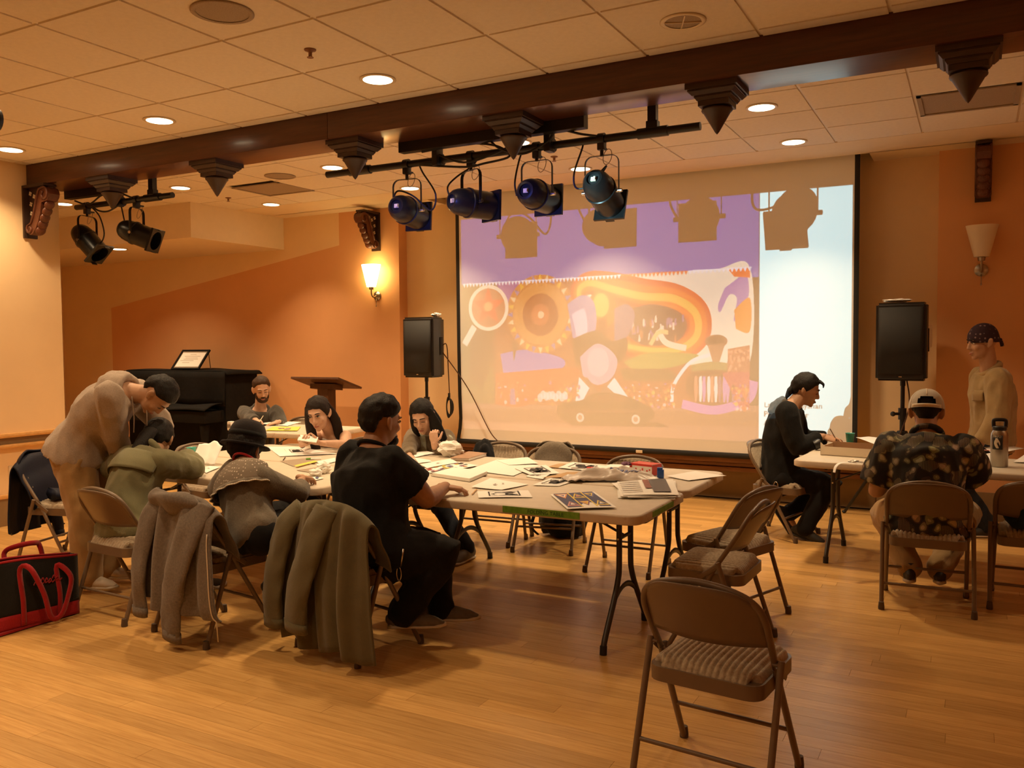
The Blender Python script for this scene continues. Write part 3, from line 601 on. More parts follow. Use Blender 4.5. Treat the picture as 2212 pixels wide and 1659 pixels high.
def curve(pts, n=8):
    out = []
    for i in range(len(pts)-1):
        p0, p1, p2, p3 = (np.array(pts[max(min(i+k, len(pts)-1), 0)], float) for k in (-1, 0, 1, 2))
        for k in range(n):
            t = k/n; out.append(tuple(0.5*(2*p1+(p2-p0)*t+(2*p0-5*p1+4*p2-p3)*t*t+(3*p1-p0-3*p2+p3)*t**3)))
    return out+[tuple(pts[-1])]
sr = random.Random(11)
for y in range(0, 190): fill([(0, y), (800, y), (800, y+1.2), (0, y+1.2)], (0.24+.06*y/190, 0.34+.06*y/190, 0.70+.02*y/190))
fill([(0, 490), (802, 486), (802, 571), (0, 571)], (0.52, 0.40, 0.34)); fill([(0, 515), (802, 500), (802, 535), (0, 550)], (0.46, 0.34, 0.27)); fill([(0, 548), (500, 560), (200, 571), (0, 571)], (0.58, 0.46, 0.38))
WALLY[0] = 1
TOP = lambda x: 132-8*x/800
fill([(0, 132), (780, 124), (780, 432), (0, 437)], (0.52, 0.30, 0.20))                       # painted wall
fill([(0, 132), (130, 131), (90, 300), (110, 437), (0, 437)], (0.34, 0.36, 0.20)); fill([(30, 240), (90, 230), (100, 330), (60, 400), (20, 380)], (0.24, 0.14, 0.09))
fill([(110, 132), (300, 130), (330, 180), (260, 200), (130, 180)], (0.50, 0.34, 0.62))
fill(curve([(120, 310), (200, 300), (300, 320), (300, 345), (220, 352), (130, 365)]), (0.36, 0.40, 0.72)); fill(curve([(100, 360), (200, 352), (330, 345), (340, 370), (200, 437), (100, 437)]), (0.66, 0.26, 0.10))
disc(240, 212, 100, 96, (0.66, 0.46, 0.24)); disc(240, 212, 78, 76, (0.72, 0.55, 0.30)); disc(240, 214, 52, 52, (0.55, 0.32, 0.20)); disc(240, 214, 26, 26, (0.72, 0.46, 0.30)); disc(242, 214, 9, 9, (0.88, 0.78, 0.62))
for k in range(28):
    a = 2*PI*k/28; r0, r1 = 82, 99
    fill([(240+r0*math.cos(a-.08), 212+r0*math.sin(a-.08)), (240+r0*math.cos(a+.08), 212+r0*math.sin(a+.08)), (240+r1*math.cos(a), 212+r1*math.sin(a))], [(0.9, 0.7, 0.25), (0.85, 0.78, 0.6), (0.45, 0.45, 0.62)][k % 3])
disc(84, 193, 62, 58, (0.90, 0.84, 0.74)); disc(84, 193, 52, 49, (0.62, 0.42, 0.30)); brush([(40, 240), (8, 285)], 9, (0.88, 0.84, 0.76))
fill([(84+(52 if k % 2 == 0 else 21)*math.sin(k*PI/5), 190-(50 if k % 2 == 0 else 20)*math.cos(k*PI/5)) for k in range(10)], (0.80, 0.24, 0.16)); disc(84, 190, 13, 12, (0.94, 0.62, 0.40))
# flame-like ribbons sweeping to the right
fill(curve([(360, 150), (420, 128), (560, 126), (700, 124), (780, 124), (780, 330), (700, 340), (640, 330), (690, 240), (600, 170), (470, 165), (380, 200)]), (0.93, 0.86, 0.78))
for w_, c, o in ((34, (0.72, 0.22, 0.08), 0), (22, (0.90, 0.46, 0.12), 4), (9, (0.97, 0.72, 0.30), 8)):
    brush(curve([(362, 196+o), (350, 160), (380, 142), (440, 150+o), (520, 170+o), (600, 186), (652, 220), (655, 270), (610, 300), (540, 302), (470, 290)]), [w_*(0.55+0.45*math.sin(PI*k/80)) for k in range(81)], c, 0.92)
disc(412, 205, 40, 46, (0.88, 0.42, 0.14)); disc(410, 195, 22, 28, (0.96, 0.72, 0.34)); fill([(398, 230), (424, 226), (432, 300), (400, 300)], (0.45, 0.20, 0.10))
fill(curve([(470, 215), (540, 196), (610, 215), (632, 250), (600, 286), (520, 290), (474, 262)]), (0.30, 0.20, 0.24))
for k in range(46):
    x = 480+140*sr.random(); y = 222+48*sr.random(); fill([(x, y), (x+4, y-1), (x+5, y+15), (x-1, y+16)], sr.choice([(0.85, 0.78, 0.7), (0.5, 0.42, 0.55), (0.66, 0.42, 0.28), (0.24, 0.16, 0.2)]))
brush(curve([(560, 255), (580, 285), (630, 298)]), 7, (0.90, 0.82, 0.72)); brush(curve([(540, 290), (560, 262), (585, 262)]), 5, (0.85, 0.74, 0.5))
# plain colour masses in place of the painted heads
fill(curve([(318, 190), (360, 170), (392, 190), (396, 250), (366, 290), (332, 270)]), (0.50, 0.52, 0.68)); fill(curve([(330, 215), (365, 205), (372, 260), (345, 275)]), (0.78, 0.78, 0.84), 0.8)
fill(curve([(446, 205), (480, 195), (500, 222), (480, 270), (446, 280)]), (0.42, 0.38, 0.50)); fill(curve([(330, 275), (396, 255), (440, 280), (480, 275), (460, 330), (340, 340)]), (0.26, 0.14, 0.10))
fill(curve([(352, 318), (402, 286), (452, 320), (440, 366), (398, 384), (360, 362)]), (0.62, 0.60, 0.68)); disc(402, 330, 30, 34, (0.74, 0.72, 0.76), 0.7)
fill([(350, 372), (372, 366), (402, 402), (440, 366), (458, 378), (486, 436), (330, 436)], (0.46, 0.34, 0.28)); fill([(350, 366), (378, 392), (352, 436), (338, 430)], (0.86, 0.84, 0.84)); fill([(446, 366), (426, 388), (486, 432), (492, 424)], (0.86, 0.84, 0.84))
fill(curve([(470, 330), (530, 308), (620, 308), (660, 316), (600, 340), (500, 350)]), (0.52, 0.58, 0.28)); fill(curve([(460, 345), (560, 345), (600, 352), (590, 372), (470, 372)]), (0.34, 0.30, 0.18))
brush(curve([(690, 312), (640, 330), (600, 380), (594, 420)]), 4, (0.92, 0.86, 0.86)); disc(702, 283, 27, 15, (0.46, 0.34, 0.26)); disc(702, 281, 20, 9, (0.30, 0.20, 0.15)); fill([(682, 292), (722, 292), (708, 335), (696, 335)], (0.55, 0.42, 0.32))
disc(706, 382, 78, 50, (0.34, 0.18, 0.14)); brush(curve([(620, 424), (700, 436), (776, 410), (790, 370)]), [10]*25, (0.62, 0.46, 0.72))
fill(curve([(640, 336), (700, 328), (770, 340), (760, 350), (700, 346), (644, 350)]), (0.46, 0.50, 0.30))
for k in range(12):
    x = 652+k*9.5+sr.uniform(-2, 2); fill([(x, 362), (x+6, 360), (x+8, 392), (x+5, 418), (x+1, 418), (x-1, 390)], sr.choice([(0.88, 0.84, 0.82), (0.62, 0.50, 0.72), (0.46, 0.34, 0.46), (0.72, 0.5, 0.4)]))
fill(curve([(746, 150), (772, 138), (776, 190), (744, 240), (750, 190), (732, 182), (712, 218), (706, 204), (722, 166)]), (0.52, 0.46, 0.72)); fill(curve([(744, 215), (780, 190), (780, 262), (748, 256)]), (0.88, 0.56, 0.20)); fill([(730, 126), (780, 124), (780, 146), (744, 142)], (0.82, 0.40, 0.16))
fill([(730, 300), (780, 292), (780, 350), (728, 352)], (0.58, 0.36, 0.28))
for k in range(28): x = 730+48*sr.random(); y = 300+44*sr.random(); fill([(x, y), (x+5, y), (x+5, y+6), (x, y+6)], (0.74, 0.56, 0.44))
fill([(716, 352), (780, 350), (780, 432), (760, 434)], (0.62, 0.22, 0.34))
for k in range(240):
    x = sr.choice([sr.uniform(300, 350), sr.uniform(480, 600), sr.uniform(470, 600), sr.uniform(740, 780), sr.uniform(100, 330)]); y = sr.uniform(378, 434)
    disc(x, y, sr.uniform(1.5, 5), sr.uniform(1.5, 6), sr.choice([(0.86, 0.78, 0.76), (0.70, 0.36, 0.24), (0.55, 0.40, 0.60), (0.86, 0.5, 0.3), (0.4, 0.22, 0.2), (0.78, 0.66, 0.3)]), 0.85, 8)
for k in range(9): disc(238+k*9, 418-8*abs(math.sin(k*1.3)), 8, 11, (0.90, 0.84, 0.84), 0.8, 10)
fill([(150, 398), (162, 396), (166, 437), (148, 437)], (0.46, 0.36, 0.56)); disc(156, 390, 5, 6, (0.55, 0.36, 0.26))
for k in range(78):
    x = 4+10*k; y = TOP(x)
    fill([(x, y-2), (x+10, y-2), (x+5, y+8)], (0.93, 0.90, 0.92) if k < 46 or k > 62 else (0.80, 0.46, 0.26))
brush([(102, 250), (102, 437)], 2.6, (0.34, 0.22, 0.18)); brush(curve([(104, 252), (140, 256), (166, 280)]), 1.6, (0.36, 0.24, 0.2)); fill([(156, 278), (174, 284), (160, 330)], (0.35, 0.24, 0.18))
# the parked car on the road
fill(curve([(286, 444), (300, 430), (356, 421), (390, 405), (440, 402), (486, 412), (520, 425), (545, 438), (548, 458), (500, 470), (330, 470), (290, 462)]), (0.05, 0.03, 0.025)); fill([(376, 422), (398, 409), (436, 407), (436, 424)], (0.34, 0.2, 0.15)); fill([(442, 407), (478, 414), (488, 424), (442, 424)], (0.34, 0.2, 0.15))
fill([(292, 446), (540, 440), (544, 446), (294, 452)], (0.36, 0.22, 0.18)); fill([(300, 468), (560, 468), (590, 478), (330, 484)], (0.10, 0.06, 0.05), 0.8)
for x in (352, 502): disc(x, 463, 19, 18, (0.10, 0.06, 0.05)); disc(x, 463, 11, 11, (0.78, 0.72, 0.66)); disc(x, 463, 6, 6, (0.5, 0.42, 0.36))
slide = slide*0.88; slide[..., 0] = np.minimum(1.0, slide[..., 0]*1.42); WALLY[0] = 0
fill([(801.5, -2), (1001, -2), (1001, 571), (801.5, 571)], (0.93, 0.93, 0.94))
def write_on(txt, x, y, size, col):
    cu = bpy.data.curves.new('t', 'FONT'); cu.body = txt; cu.size = size; cu.resolution_u = 3; cu.offset = size*0.018
    o = bpy.data.objects.new('t', cu); COL.objects.link(o); dg = bpy.context.evaluated_depsgraph_get(); me = o.evaluated_get(dg).to_mesh()
    for p in me.polygons: fill([(x+me.vertices[i].co.x*1.0, y-me.vertices[i].co.y*1.0) for i in p.vertices], col)
    o.evaluated_get(dg).to_mesh_clear(); bpy.data.objects.remove(o); bpy.data.curves.remove(cu)
GREY = (0.30, 0.30, 0.33)
for t, yb in (('Lakas Sambayanan', 489), ('People Power', 510), ('A', 530), ('1', 559)): write_on(t, 813, yb, 17.4, GREY)
img = bpy.data.images.new('slide', SW, SH, alpha=False, float_buffer=True); img.colorspace_settings.name = 'Non-Color'
lin = np.clip(slide, 0, 1)**2.5
img.pixels.foreach_set(np.concatenate([lin[::-1], np.ones((SH, SW, 1), np.float32)], 2).astype(np.float32).ravel()); img.update()

PX, PY, PZ = -2.93, 1.76, 2.35
IX0, IX1, IZ0, IZ1 = -5.19, -1.0, 0.62, 3.01
pl = bpy.data.lights.new('projector_beam', 'SPOT'); pl.energy = 1600; pl.color = (0.50, 0.92, 1.0); pl.spot_size = math.radians(60); pl.spot_blend = 0.0; pl.shadow_soft_size = 0.004; pl.use_nodes = True
po = bpy.data.objects.new('projector_beam', pl); COL.objects.link(po); po.location = (PX, PY, PZ); po.rotation_euler = (PI/2, 0, 0)
nt = pl.node_tree; em = nt.nodes['Emission']
tc = nt.nodes.new('ShaderNodeTexCoord'); sp = nt.nodes.new('ShaderNodeSeparateXYZ'); lk(nt, tc.outputs['Normal'], sp.inputs[0])
def mth(op, a, c=None):
    n = nt.nodes.new('ShaderNodeMath'); n.operation = op
    for i, q in enumerate((a, c)):
        if q is None: continue
        if isinstance(q, (int, float)): n.inputs[i].default_value = q
        else: lk(nt, q, n.inputs[i])
    return n.outputs[0]
D = YS-PY
nz = mth('MULTIPLY', sp.outputs['Z'], -1.0)
u = mth('DIVIDE', mth('ADD', mth('MULTIPLY', mth('DIVIDE', sp.outputs['X'], nz), D), PX-IX0), IX1-IX0)
v = mth('DIVIDE', mth('ADD', mth('MULTIPLY', mth('DIVIDE', sp.outputs['Y'], nz), D), PZ-IZ0), IZ1-IZ0)
cb = nt.nodes.new('ShaderNodeCombineXYZ'); lk(nt, u, cb.inputs[0]); lk(nt, v, cb.inputs[1])
ti = nt.nodes.new('ShaderNodeTexImage'); ti.image = img; ti.extension = 'CLIP'; lk(nt, cb.outputs[0], ti.inputs['Vector'])
lk(nt, ti.outputs['Color'], em.inputs['Color']); em.inputs['Strength'].default_value = 1.0
prj = empty('projector', (PX, PY, PZ), 0, 'black ceiling-hung projector cut off by the left edge of the frame', 'projector')
b = MB(); b.box((-0.10, -0.20, 0.03), (0.30, 0.34, 0.11), bev=0.02); b.build('housing', 'black', prj, True, angle=40)
b = MB(); b.lathe([(0.034, -0.035), (0.04, -0.03), (0.04, 0.0), (0.034, 0.0), (0.032, -0.012)], mtx=Matrix.Rotation(-PI/2, 4, 'X'), seg=20, cap=False); b.build('lens_ring', 'black', prj, True)
b = MB(); b.cyl((-0.10, -0.2, 0.08), (-0.10, -0.2, ZC-PZ), 0.02, 12); b.build('ceiling_pole', 'black', prj, True, angle=40)

# ================================================================ LIGHTING PIPES AND STAGE LAMPS
YP, ZP = 5.30, 2.926
def pipe(name, x0, x1, hangers, track, label):
    t = empty(name, ((x0+x1)/2, YP, ZP), 0, label, 'lighting pipe')
    xc = (x0+x1)/2
    b = MB(); b.cyl((x0-xc, 0, 0), (x1-xc, 0, 0), 0.026, 16); b.build('pipe', 'black', t, True, angle=40)
    for hx in hangers:
        b = MB(); b.box((hx-xc, 0, 0.185), (0.055, 0.05, 0.33)); b.box((hx-xc, 0, 0.045), (0.075, 0.06, 0.05), bev=0.006); b.build('hanger', 'black', t)
        b = MB(); b.cyl((hx-xc-0.10, 0, 0), (hx-xc+0.10, 0, 0), 0.034, 16); b.build('pipe_collar', 'black', t, True, angle=40)
    if track:
        a, c, cl = track
        b = MB(); b.box(((a+c)/2-xc, -0.10, 0.105), (c-a, 0.07, 0.095), bev=0.004); b.build('power_track', 'black', t)
        for x in cl:
            b = MB(); b.box((x-xc, -0.03, 0.03), (0.045, 0.09, 0.16), bev=0.01); b.cyl((x-xc-0.025, 0, 0), (x-xc+0.025, 0, 0), 0.044, 16); b.build('track_clamp', 'black', t, True, angle=40)
    return t
P1 = pipe('lighting_pipe', -4.503, -1.521, (-4.18, -1.83), (-3.72, -2.25, (-3.45, -2.55)), 'long black lighting pipe under the beam carrying four stage lamps')
P2 = pipe('lighting_pipe', -7.595, -6.262, (-6.52,), (-7.58, -6.98, (-6.95,)), 'short black lighting pipe at the left wall carrying two stage lamps')
def cable(parent, pts, r=0.008, name='cable'):
    P = curve3(pts); b = MB(); o = parent.location; b.loft([(p[0]-o.x, p[1]-o.y, p[2]-o.z) for p in P], r, 7); return b.build(name, 'rubber', parent, True)
def curve3(pts, n=6):
    out = []
    for i in range(len(pts)-1):
        p0, p1, p2, p3 = (np.array(pts[max(min(i+k, len(pts)-1), 0)], float) for k in (-1, 0, 1, 2))
        for k in range(n):
            t = k/n; out.append(tuple(0.5*(2*p1+(p2-p0)*t+(2*p0-5*p1+4*p2-p3)*t*t+(3*p1-p0-3*p2+p3)*t**3)))
    return out+[tuple(pts[-1])]
cable(P1, [(-3.55, 5.22, 2.98), (-3.2, 5.24, 3.0), (-2.95, 5.24, 2.96), (-2.85, 5.26, 2.88), (-3.05, 5.25, 2.85), (-3.2, 5.24, 2.84), (-3.6, 5.26, 2.90)])
cable(P1, [(-3.0, 5.22, 3.02), (-2.9, 5.2, 2.93), (-2.72, 5.2, 2.87), (-2.55, 5.22, 2.93), (-2.46, 5.22, 3.0), (-2.3, 5.24, 2.96), (-2.2, 5.26, 2.94)])
cable(P1, [(-2.55, 5.22, 3.02), (-2.7, 5.22, 2.98), (-2.95, 5.22, 2.9), (-3.2, 5.23, 2.87), (-3.42, 5.25, 2.95)])
cable(P2, [(-7.5, 5.22, 2.97), (-7.3, 5.22, 2.92), (-7.1, 5.22, 2.99), (-6.9, 5.24, 2.99), (-6.75, 5.26, 2.94)])
cable(P2, [(-7.35, 5.26, 2.94), (-7.2, 5.24, 2.86), (-7.05, 5.24, 2.84), (-6.9, 5.26, 2.9)])

def stage_lamp(x, direction, drop, label, cord=None, size=1.0):
    """hangs on the pipe at x; direction: where its open end points"""
    t = empty('stage_lamp', (x, YP, ZP-drop), 0, label, 'stage lamp', 'black stage lamps on the pipes')
    d = Vector(direction).normalized(); q = Vector((0, 0, -1)).rotation_difference(d) if False else d.to_track_quat('-Z', 'Y')
    R = q.to_matrix().to_4x4(); S = Matrix.Scale(size, 4); RS = R @ S
    def part(b, name, m, smooth=True, ang=40):
        b.V = [tuple(RS @ Vector(v)) for v in b.V]; return b.build(name, m, t, smooth, angle=ang)
    # local: open end toward -z, rear dome toward +z
    prof = [(0.045, 0.172), (0.060, 0.170), (0.078, 0.150), (0.092, 0.115), (0.099, 0.07), (0.101, 0.03)]
    b = MB(); b.lathe(prof[::-1], seg=28, cap=False); part(b, 'rear_dome', 'lampbody')
    b = MB(); b.lathe([(0.101, -0.165), (0.101, 0.02), (0.096, 0.02), (0.094, -0.165)], seg=28, cap=False); part(b, 'barrel', 'lampbody')
    b = MB(); b.lathe([(0.1015, 0.014), (0.108, 0.017), (0.108, 0.034), (0.1015, 0.038)], seg=28, cap=False); part(b, 'joint_ring', 'lampbody')
    b = MB(); b.lathe([(0.001, 0.150), (0.045, 0.153), (0.046, 0.172)], seg=22, cap=False); part(b, 'rear_opening', 'hole')
    b = MB(); b.box((0, 0, 0.160), (0.036, 0.030, 0.012), bev=0.004); b.box((0.012, 0, 0.17), (0.012, 0.02, 0.02)); part(b, 'lamp_socket', 'plate')
    # square gel frame with round hole
    b = MB(); n = 28; h = 0.108
    for z0 in (-0.168,):
        outer = []; inner = []
        for k in range(n):
            a = 2*PI*(k+0.5)/n; c, s = math.cos(a), math.sin(a); mm = h/max(abs(c), abs(s)); outer.append((c*mm, s*mm)); inner.append((0.086*c, 0.086*s))
        vs = [(x_, y_, z0) for x_, y_ in outer]+[(x_, y_, z0) for x_, y_ in inner]+[(x_, y_, z0-0.02) for x_, y_ in outer]+[(x_, y_, z0-0.02) for x_, y_ in inner]
        fs = []
        for k in range(n):
            k2 = (k+1) % n; fs += [(k, k2, n+k2, n+k), (2*n+k, 3*n+k, 3*n+k2, 2*n+k2), (k, 2*n+k, 2*n+k2, k2), (n+k, n+k2, 3*n+k2, 3*n+k)]
        b.add(vs, fs)
    part(b, 'gel_frame', 'lampbody', False)
    b = MB(); b.lathe([(0.001, -0.10), (0.092, -0.10)], seg=24, cap=False); part(b, 'inner_reflector', 'hole')
    for sy in (-1, 1):
        b = MB(); b.box((0, sy*0.104, -0.20), (0.06, 0.006, 0.022)); part(b, 'frame_clip', 'lampbody', False)
    # yoke in the vertical plane through the side axis
    side = (R @ Vector((1, 0, 0))); side.z = 0; side.normalize()
    w_, hh = 0.118*size, 0.235*size
    pts = [side*w_*s + Vector((0, 0, z)) for s, z in ((-1, -0.01), (-1, 0.10), (-1, hh-0.05))]
    pts += [side*(-w_+0.05*(1-math.cos(a)))+Vector((0, 0, hh-0.05+0.05*math.sin(a))) for a in (0.4, 0.8, 1.2, PI/2)]
    pts += [side*(w_-0.05*(1-math.cos(a)))+Vector((0, 0, hh-0.05+0.05*math.sin(a))) for a in (PI/2, 1.2, 0.8, 0.4)]
    pts += [side*w_+Vector((0, 0, z)) for z in (hh-0.05, 0.10, -0.01)]
    fwd = side.cross(Vector((0, 0, 1)))
    b = MB(); b.loft(pts, (0.013*size, 0.003), 6, ref=fwd); b.build('yoke', 'lampbody', t)
    for s in (-1, 1):
        b = MB(); b.cyl(side*s*w_*0.86, side*s*(w_+0.022), 0.013*size, 10); b.build('pivot_bolt', 'chrome', t, True, angle=40)
    top = drop
    b = MB(); b.cyl((0, 0, hh-0.004), (0, 0, top-0.02), 0.012, 10); b.box((0, 0, top-0.045), (0.05, 0.05, 0.06), bev=0.01); b.cyl((-0.022, 0, top), (0.022, 0, top), 0.038, 14); b.cyl((0, 0.03, top-0.05), (0.0, 0.075, top-0.05), 0.008, 8); b.build('pipe_clamp', 'black', t, True, angle=40)
    b = MB(); lp = [(0.02+0.03*math.sin(a)+0.02, 0.0+0.02*math.cos(a), top-0.12+0.055*math.cos(a)) for a in [2*PI*k/14 for k in range(15)]]; b.loft(lp, 0.0025, 5); b.build('safety_cable', 'steel', t, True)
    if cord:
        b = MB(); b.loft(curve3(cord), 0.0065, 7); b.build('power_cord', 'rubber', t, True)
    return t
RD = (0.72, 0.62, -0.10)
stage_lamp(-3.742, (-0.10, 0.99, -0.10), 0.345, 'black stage lamp, leftmost of four on the long pipe', [(-0.06, -0.10, 0.06), (0.0, -0.12, 0.13), (0.08, -0.04, 0.10), (0.17, 0.06, 0.0), (0.20, 0.08, 0.12), (0.12, 0.03, 0.28), (0.10, 0, 0.36)])
stage_lamp(-3.186, (0.42, 0.90, -0.03), 0.335, 'black stage lamp, second from left on the long pipe, streak on its barrel', [(-0.11, -0.09, 0.02), (-0.16, -0.06, 0.12), (-0.12, 0, 0.2), (0.0, 0.02, 0.27), (0.1, 0, 0.36)])
stage_lamp(-2.66, (0.02, 0.99, -0.05), 0.325, 'black stage lamp, third from left on the long pipe', [(-0.12, -0.07, 0.0), (-0.16, -0.02, 0.1), (-0.14, 0, 0.24), (-0.10, 0, 0.34)])
stage_lamp(-2.181, (-0.02, 0.92, -0.36), 0.345, 'black stage lamp at the right end of the long pipe, tilted down', [(0.02, -0.10, 0.10), (0.04, -0.02, 0.16), (-0.06, 0, 0.06), (-0.18, 0, 0.04), (-0.20, 0, 0.14), (-0.14, 0, 0.30), (-0.13, 0, 0.36)])
stage_lamp(-7.44, (0.69, 0.16, -0.72), 0.33, 'black stage lamp at the left, the nearer to the wall, its open end facing down', [(0.06, 0.05, 0.05), (0.16, 0.02, -0.02), (0.24, 0, 0.06), (0.18, 0, 0.22), (0.06, 0, 0.32)])
stage_lamp(-6.74, (0.84, 0.36, -0.35), 0.31, 'black stage lamp at the left, farther from the wall, its square frame facing right', [(-0.06, -0.05, 0.06), (-0.16, 0, 0.10), (-0.20, 0, 0.24), (-0.22, 0, 0.30)])

# ================================================================ WALL SCONCES
def sconce(x, lit, label):
    t = empty('wall_sconce', (x, YO, 2.30), 0, label, 'wall lamp')
    b = MB(); b.lathe([(0.055, 0.0), (0.055, 0.014), (0.03, 0.03), (0.012, 0.034)], mtx=Matrix.Rotation(PI/2, 4, 'X'), c=(0, 0, -0.10), seg=24); b.build('wall_plate', 'steel', t, True, angle=40)
    b = MB(); b.loft(curve3([(0, -0.03, -0.10), (0, -0.09, -0.12), (0, -0.125, -0.08), (0, -0.125, -0.01)]), 0.009, 10); b.build('arm', 'steel', t, True)
    b = MB(); b.lathe([(0.0, -0.03), (0.026, -0.03), (0.032, 0.0), (0.02, 0.015)], c=(0, -0.125, 0), seg=18); b.build('socket_cup', 'steel', t, True, angle=40)
    b = MB(); b.lathe([(0.056, 0.0), (0.060, 0.0), (0.127, 0.27), (0.122, 0.27)], c=(0, -0.125, 0.005), seg=28); b.V = [(x_, -0.125+(y_+0.125)*0.8, z_) for x_, y_, z_ in b.V]
    b.build('glass_shade', 'sconce_lit' if lit else 'sconce_off', t, True, angle=40)
    b = MB(); b.cyl((0, -0.03, -0.14), (0, -0.03, -0.22), 0.004, 6); b.ell((0, -0.03, -0.225), (0.007, 0.007, 0.012), None, 8, 6); b.build('pull_switch', 'steel', t, True)
sconce(-6.525, True, 'glowing glass wall sconce on the orange wall left of the screen')
sconce(0.037, False, 'unlit white glass wall sconce on the dark orange wall at the right')

# ================================================================ LOUDSPEAKERS ON STANDS
def loudspeaker(loc, rz, label, w_=0.40, d_=0.36, h_=0.67):
    t = empty('loudspeaker', loc, rz, label, 'loudspeaker')
    pl_ = [(-w_/2, -d_/2), (w_/2, -d_/2), (w_/2, -0.02), (w_*0.32, d_/2), (-w_*0.32, d_/2), (-w_/2, -0.02)]
    bm = bmesh.new(); vs = [bm.verts.new((x, y, z)) for z in (0.0, h_) for x, y in pl_]; n = 6
    bm.faces.new(vs[:n][::-1]); bm.faces.new(vs[n:])
    for k in range(n): bm.faces.new((vs[k], vs[(k+1) % n], vs[n+(k+1) % n], vs[n+k]))
    bmesh.ops.bevel(bm, geom=list(bm.edges), offset=0.022, segments=3, affect='EDGES'); b = MB(); b.bm(bm); b.build('cabinet', 'black', t, True, angle=35)
    b = MB(); b.sheet(lambda u, v: ((u-.5)*(w_-0.05), -d_/2-0.002-0.018*(1-(2*u-1)**2), 0.06+v*(h_-0.10)), 13, 3, 0.004); b.build('front_grille', 'border', t, True)
    b = MB(); b.box((0, -d_/2-0.004, 0.035), (0.026, 0.006, 0.008)); b.build('badge', 'chrome', t)
    for s in (-1, 1):
        b = MB(); b.box((s*(w_/2-0.002), 0.0, h_*0.52), (0.012, 0.05, 0.20), bev=0.005); b.build('side_handle', 'border', t)
    b = MB(); b.cyl((0, 0, -0.05), (0, 0, 0.0), 0.022, 14); b.build('pole_cup', 'black', t, True, angle=40)
    return t
def stand(loc, top, rz, label):
    t = empty('speaker_stand', loc, rz, label, 'speaker stand')
    b = MB(); b.cyl((0, 0, 0.72), (0, 0, top), 0.0175, 14); b.build('upper_pole', 'black', t, True, angle=40)
    b = MB(); b.cyl((0, 0, 0.06), (0, 0, 0.95), 0.0215, 14); b.build('lower_pole', 'black', t, True, angle=40)
    b = MB(); b.cyl((0, 0, 0.90), (0, 0, 1.0), 0.034, 14); b.cyl((0, 0, 0.95), (-0.075, -0.03, 0.95), 0.012, 8); b.ell((-0.08, -0.032, 0.95), (0.022, 0.022, 0.022), None, 10, 8); b.build('height_clamp', 'black', t, True, angle=50)
    b = MB(); b.lathe([(0.045, 0.68), (0.05, 0.70), (0.05, 0.78), (0.04, 0.80)], seg=16); b.build('tripod_collar', 'black', t, True, angle=40)
    for k in range(3):
        a = 2*PI*k/3+0.5; c, s = math.cos(a), math.sin(a)
        b = MB(); b.loft([(0.045*c, 0.045*s, 0.74), (0.52*c, 0.52*s, 0.012)], (0.014, 0.009), 8); b.build('leg', 'black', t)
        b = MB(); b.loft([(0.02*c, 0.02*s, 0.20), (0.26*c, 0.26*s, 0.41)], (0.010, 0.004), 6); b.build('brace', 'black', t)
        b = MB(); b.ell((0.525*c, 0.525*s, 0.014), (0.02, 0.02, 0.014), None, 10, 6); b.build('rubber_foot', 'rubber', t, True)
loudspeaker((-0.552, 8.2, 1.245), -0.05, 'black loudspeaker on a stand right of the screen')
stand((-0.552, 8.2, 0), 1.235, 0.2, 'black tripod stand under the loudspeaker right of the screen')
loudspeaker((-5.45, 8.05, 1.225), 0.02, 'black loudspeaker on a stand left of the screen')
stand((-5.45, 8.05, 0), 1.215, 0.9, 'black tripod stand under the loudspeaker left of the screen')
def leaf(name, pts, th, m, label, cat, group=None, parent=None):
    """thin quad sheet from four corners"""
    b = MB(); P = [Vector(p) for p in pts]
    b.sheet(lambda u, v: (P[0]*(1-u)+P[1]*u)*(1-v)+(P[3]*(1-u)+P[2]*u)*v, 3, 3, th); o = b.build(name, m, parent); 
    return tag(o, label, cat, group)
# loose papers on top of the speakers
def crumple(name, c, r, m, label, cat, seed, flat=0.6, group=None):
    b = MB(); rr = random.Random(seed); b.ell((0, 0, 0), (1, 1, 1), None, 18, 12)
    off = Vector((rr.uniform(0, 50), rr.uniform(0, 50), rr.uniform(0, 50))); V = []
    for x, y, z in b.V:
        v = Vector((x, y, z)); k = 1+0.55*mnoise.noise(v*2.2+off)+0.35*mnoise.noise(v*5+off); V.append((v.x*r[0]*k, v.y*r[1]*k, v.z*r[2]*k))
    mz = min(v[2] for v in V); b.V = [(x, y, z-mz) for x, y, z in V]
    o = b.build(name, m); o.location = c; return tag(o, label, cat, group)
crumple('crumpled_paper', (-0.60, 8.16, 1.917), (0.11, 0.08, 0.014), 'paper', 'crumpled white paper lying on top of the right loudspeaker', 'paper', 3)
b = MB(); b.sheet(lambda u, v: ((u-.5)*0.09, -0.004*math.sin(3*v), -v*0.19), 4, 8, 0.002); o = b.build('hanging_note', 'paper'); o.location = (-0.345, 8.21, 1.72); o.rotation_euler = (0, 0, PI/2-.3); tag(o, 'white note hanging on the side of the right loudspeaker', 'paper')
crumple('crumpled_paper', (-5.34, 8.10, 1.897), (0.05, 0.06, 0.02), 'paper', 'crumpled pale tissue on top of the left loudspeaker', 'paper', 5)
def top_cable(name, pts, r, label, m='rubber'):
    b = MB(); b.loft(curve3(pts, 10), r, 7); return tag(b.build(name, m, None, True), label, 'cable')
M['brownwire'] = mat('brown cable', (0.07, 0.028, 0.012), 0.55)
top_cable('speaker_cable', [(-5.30, 8.16, 1.58), (-5.27, 8.2, 1.57), (-5.25, 8.2, 1.2), (-5.24, 8.2, 1.02)], 0.006, 'brown cable hanging straight down behind the left loudspeaker', 'brownwire')
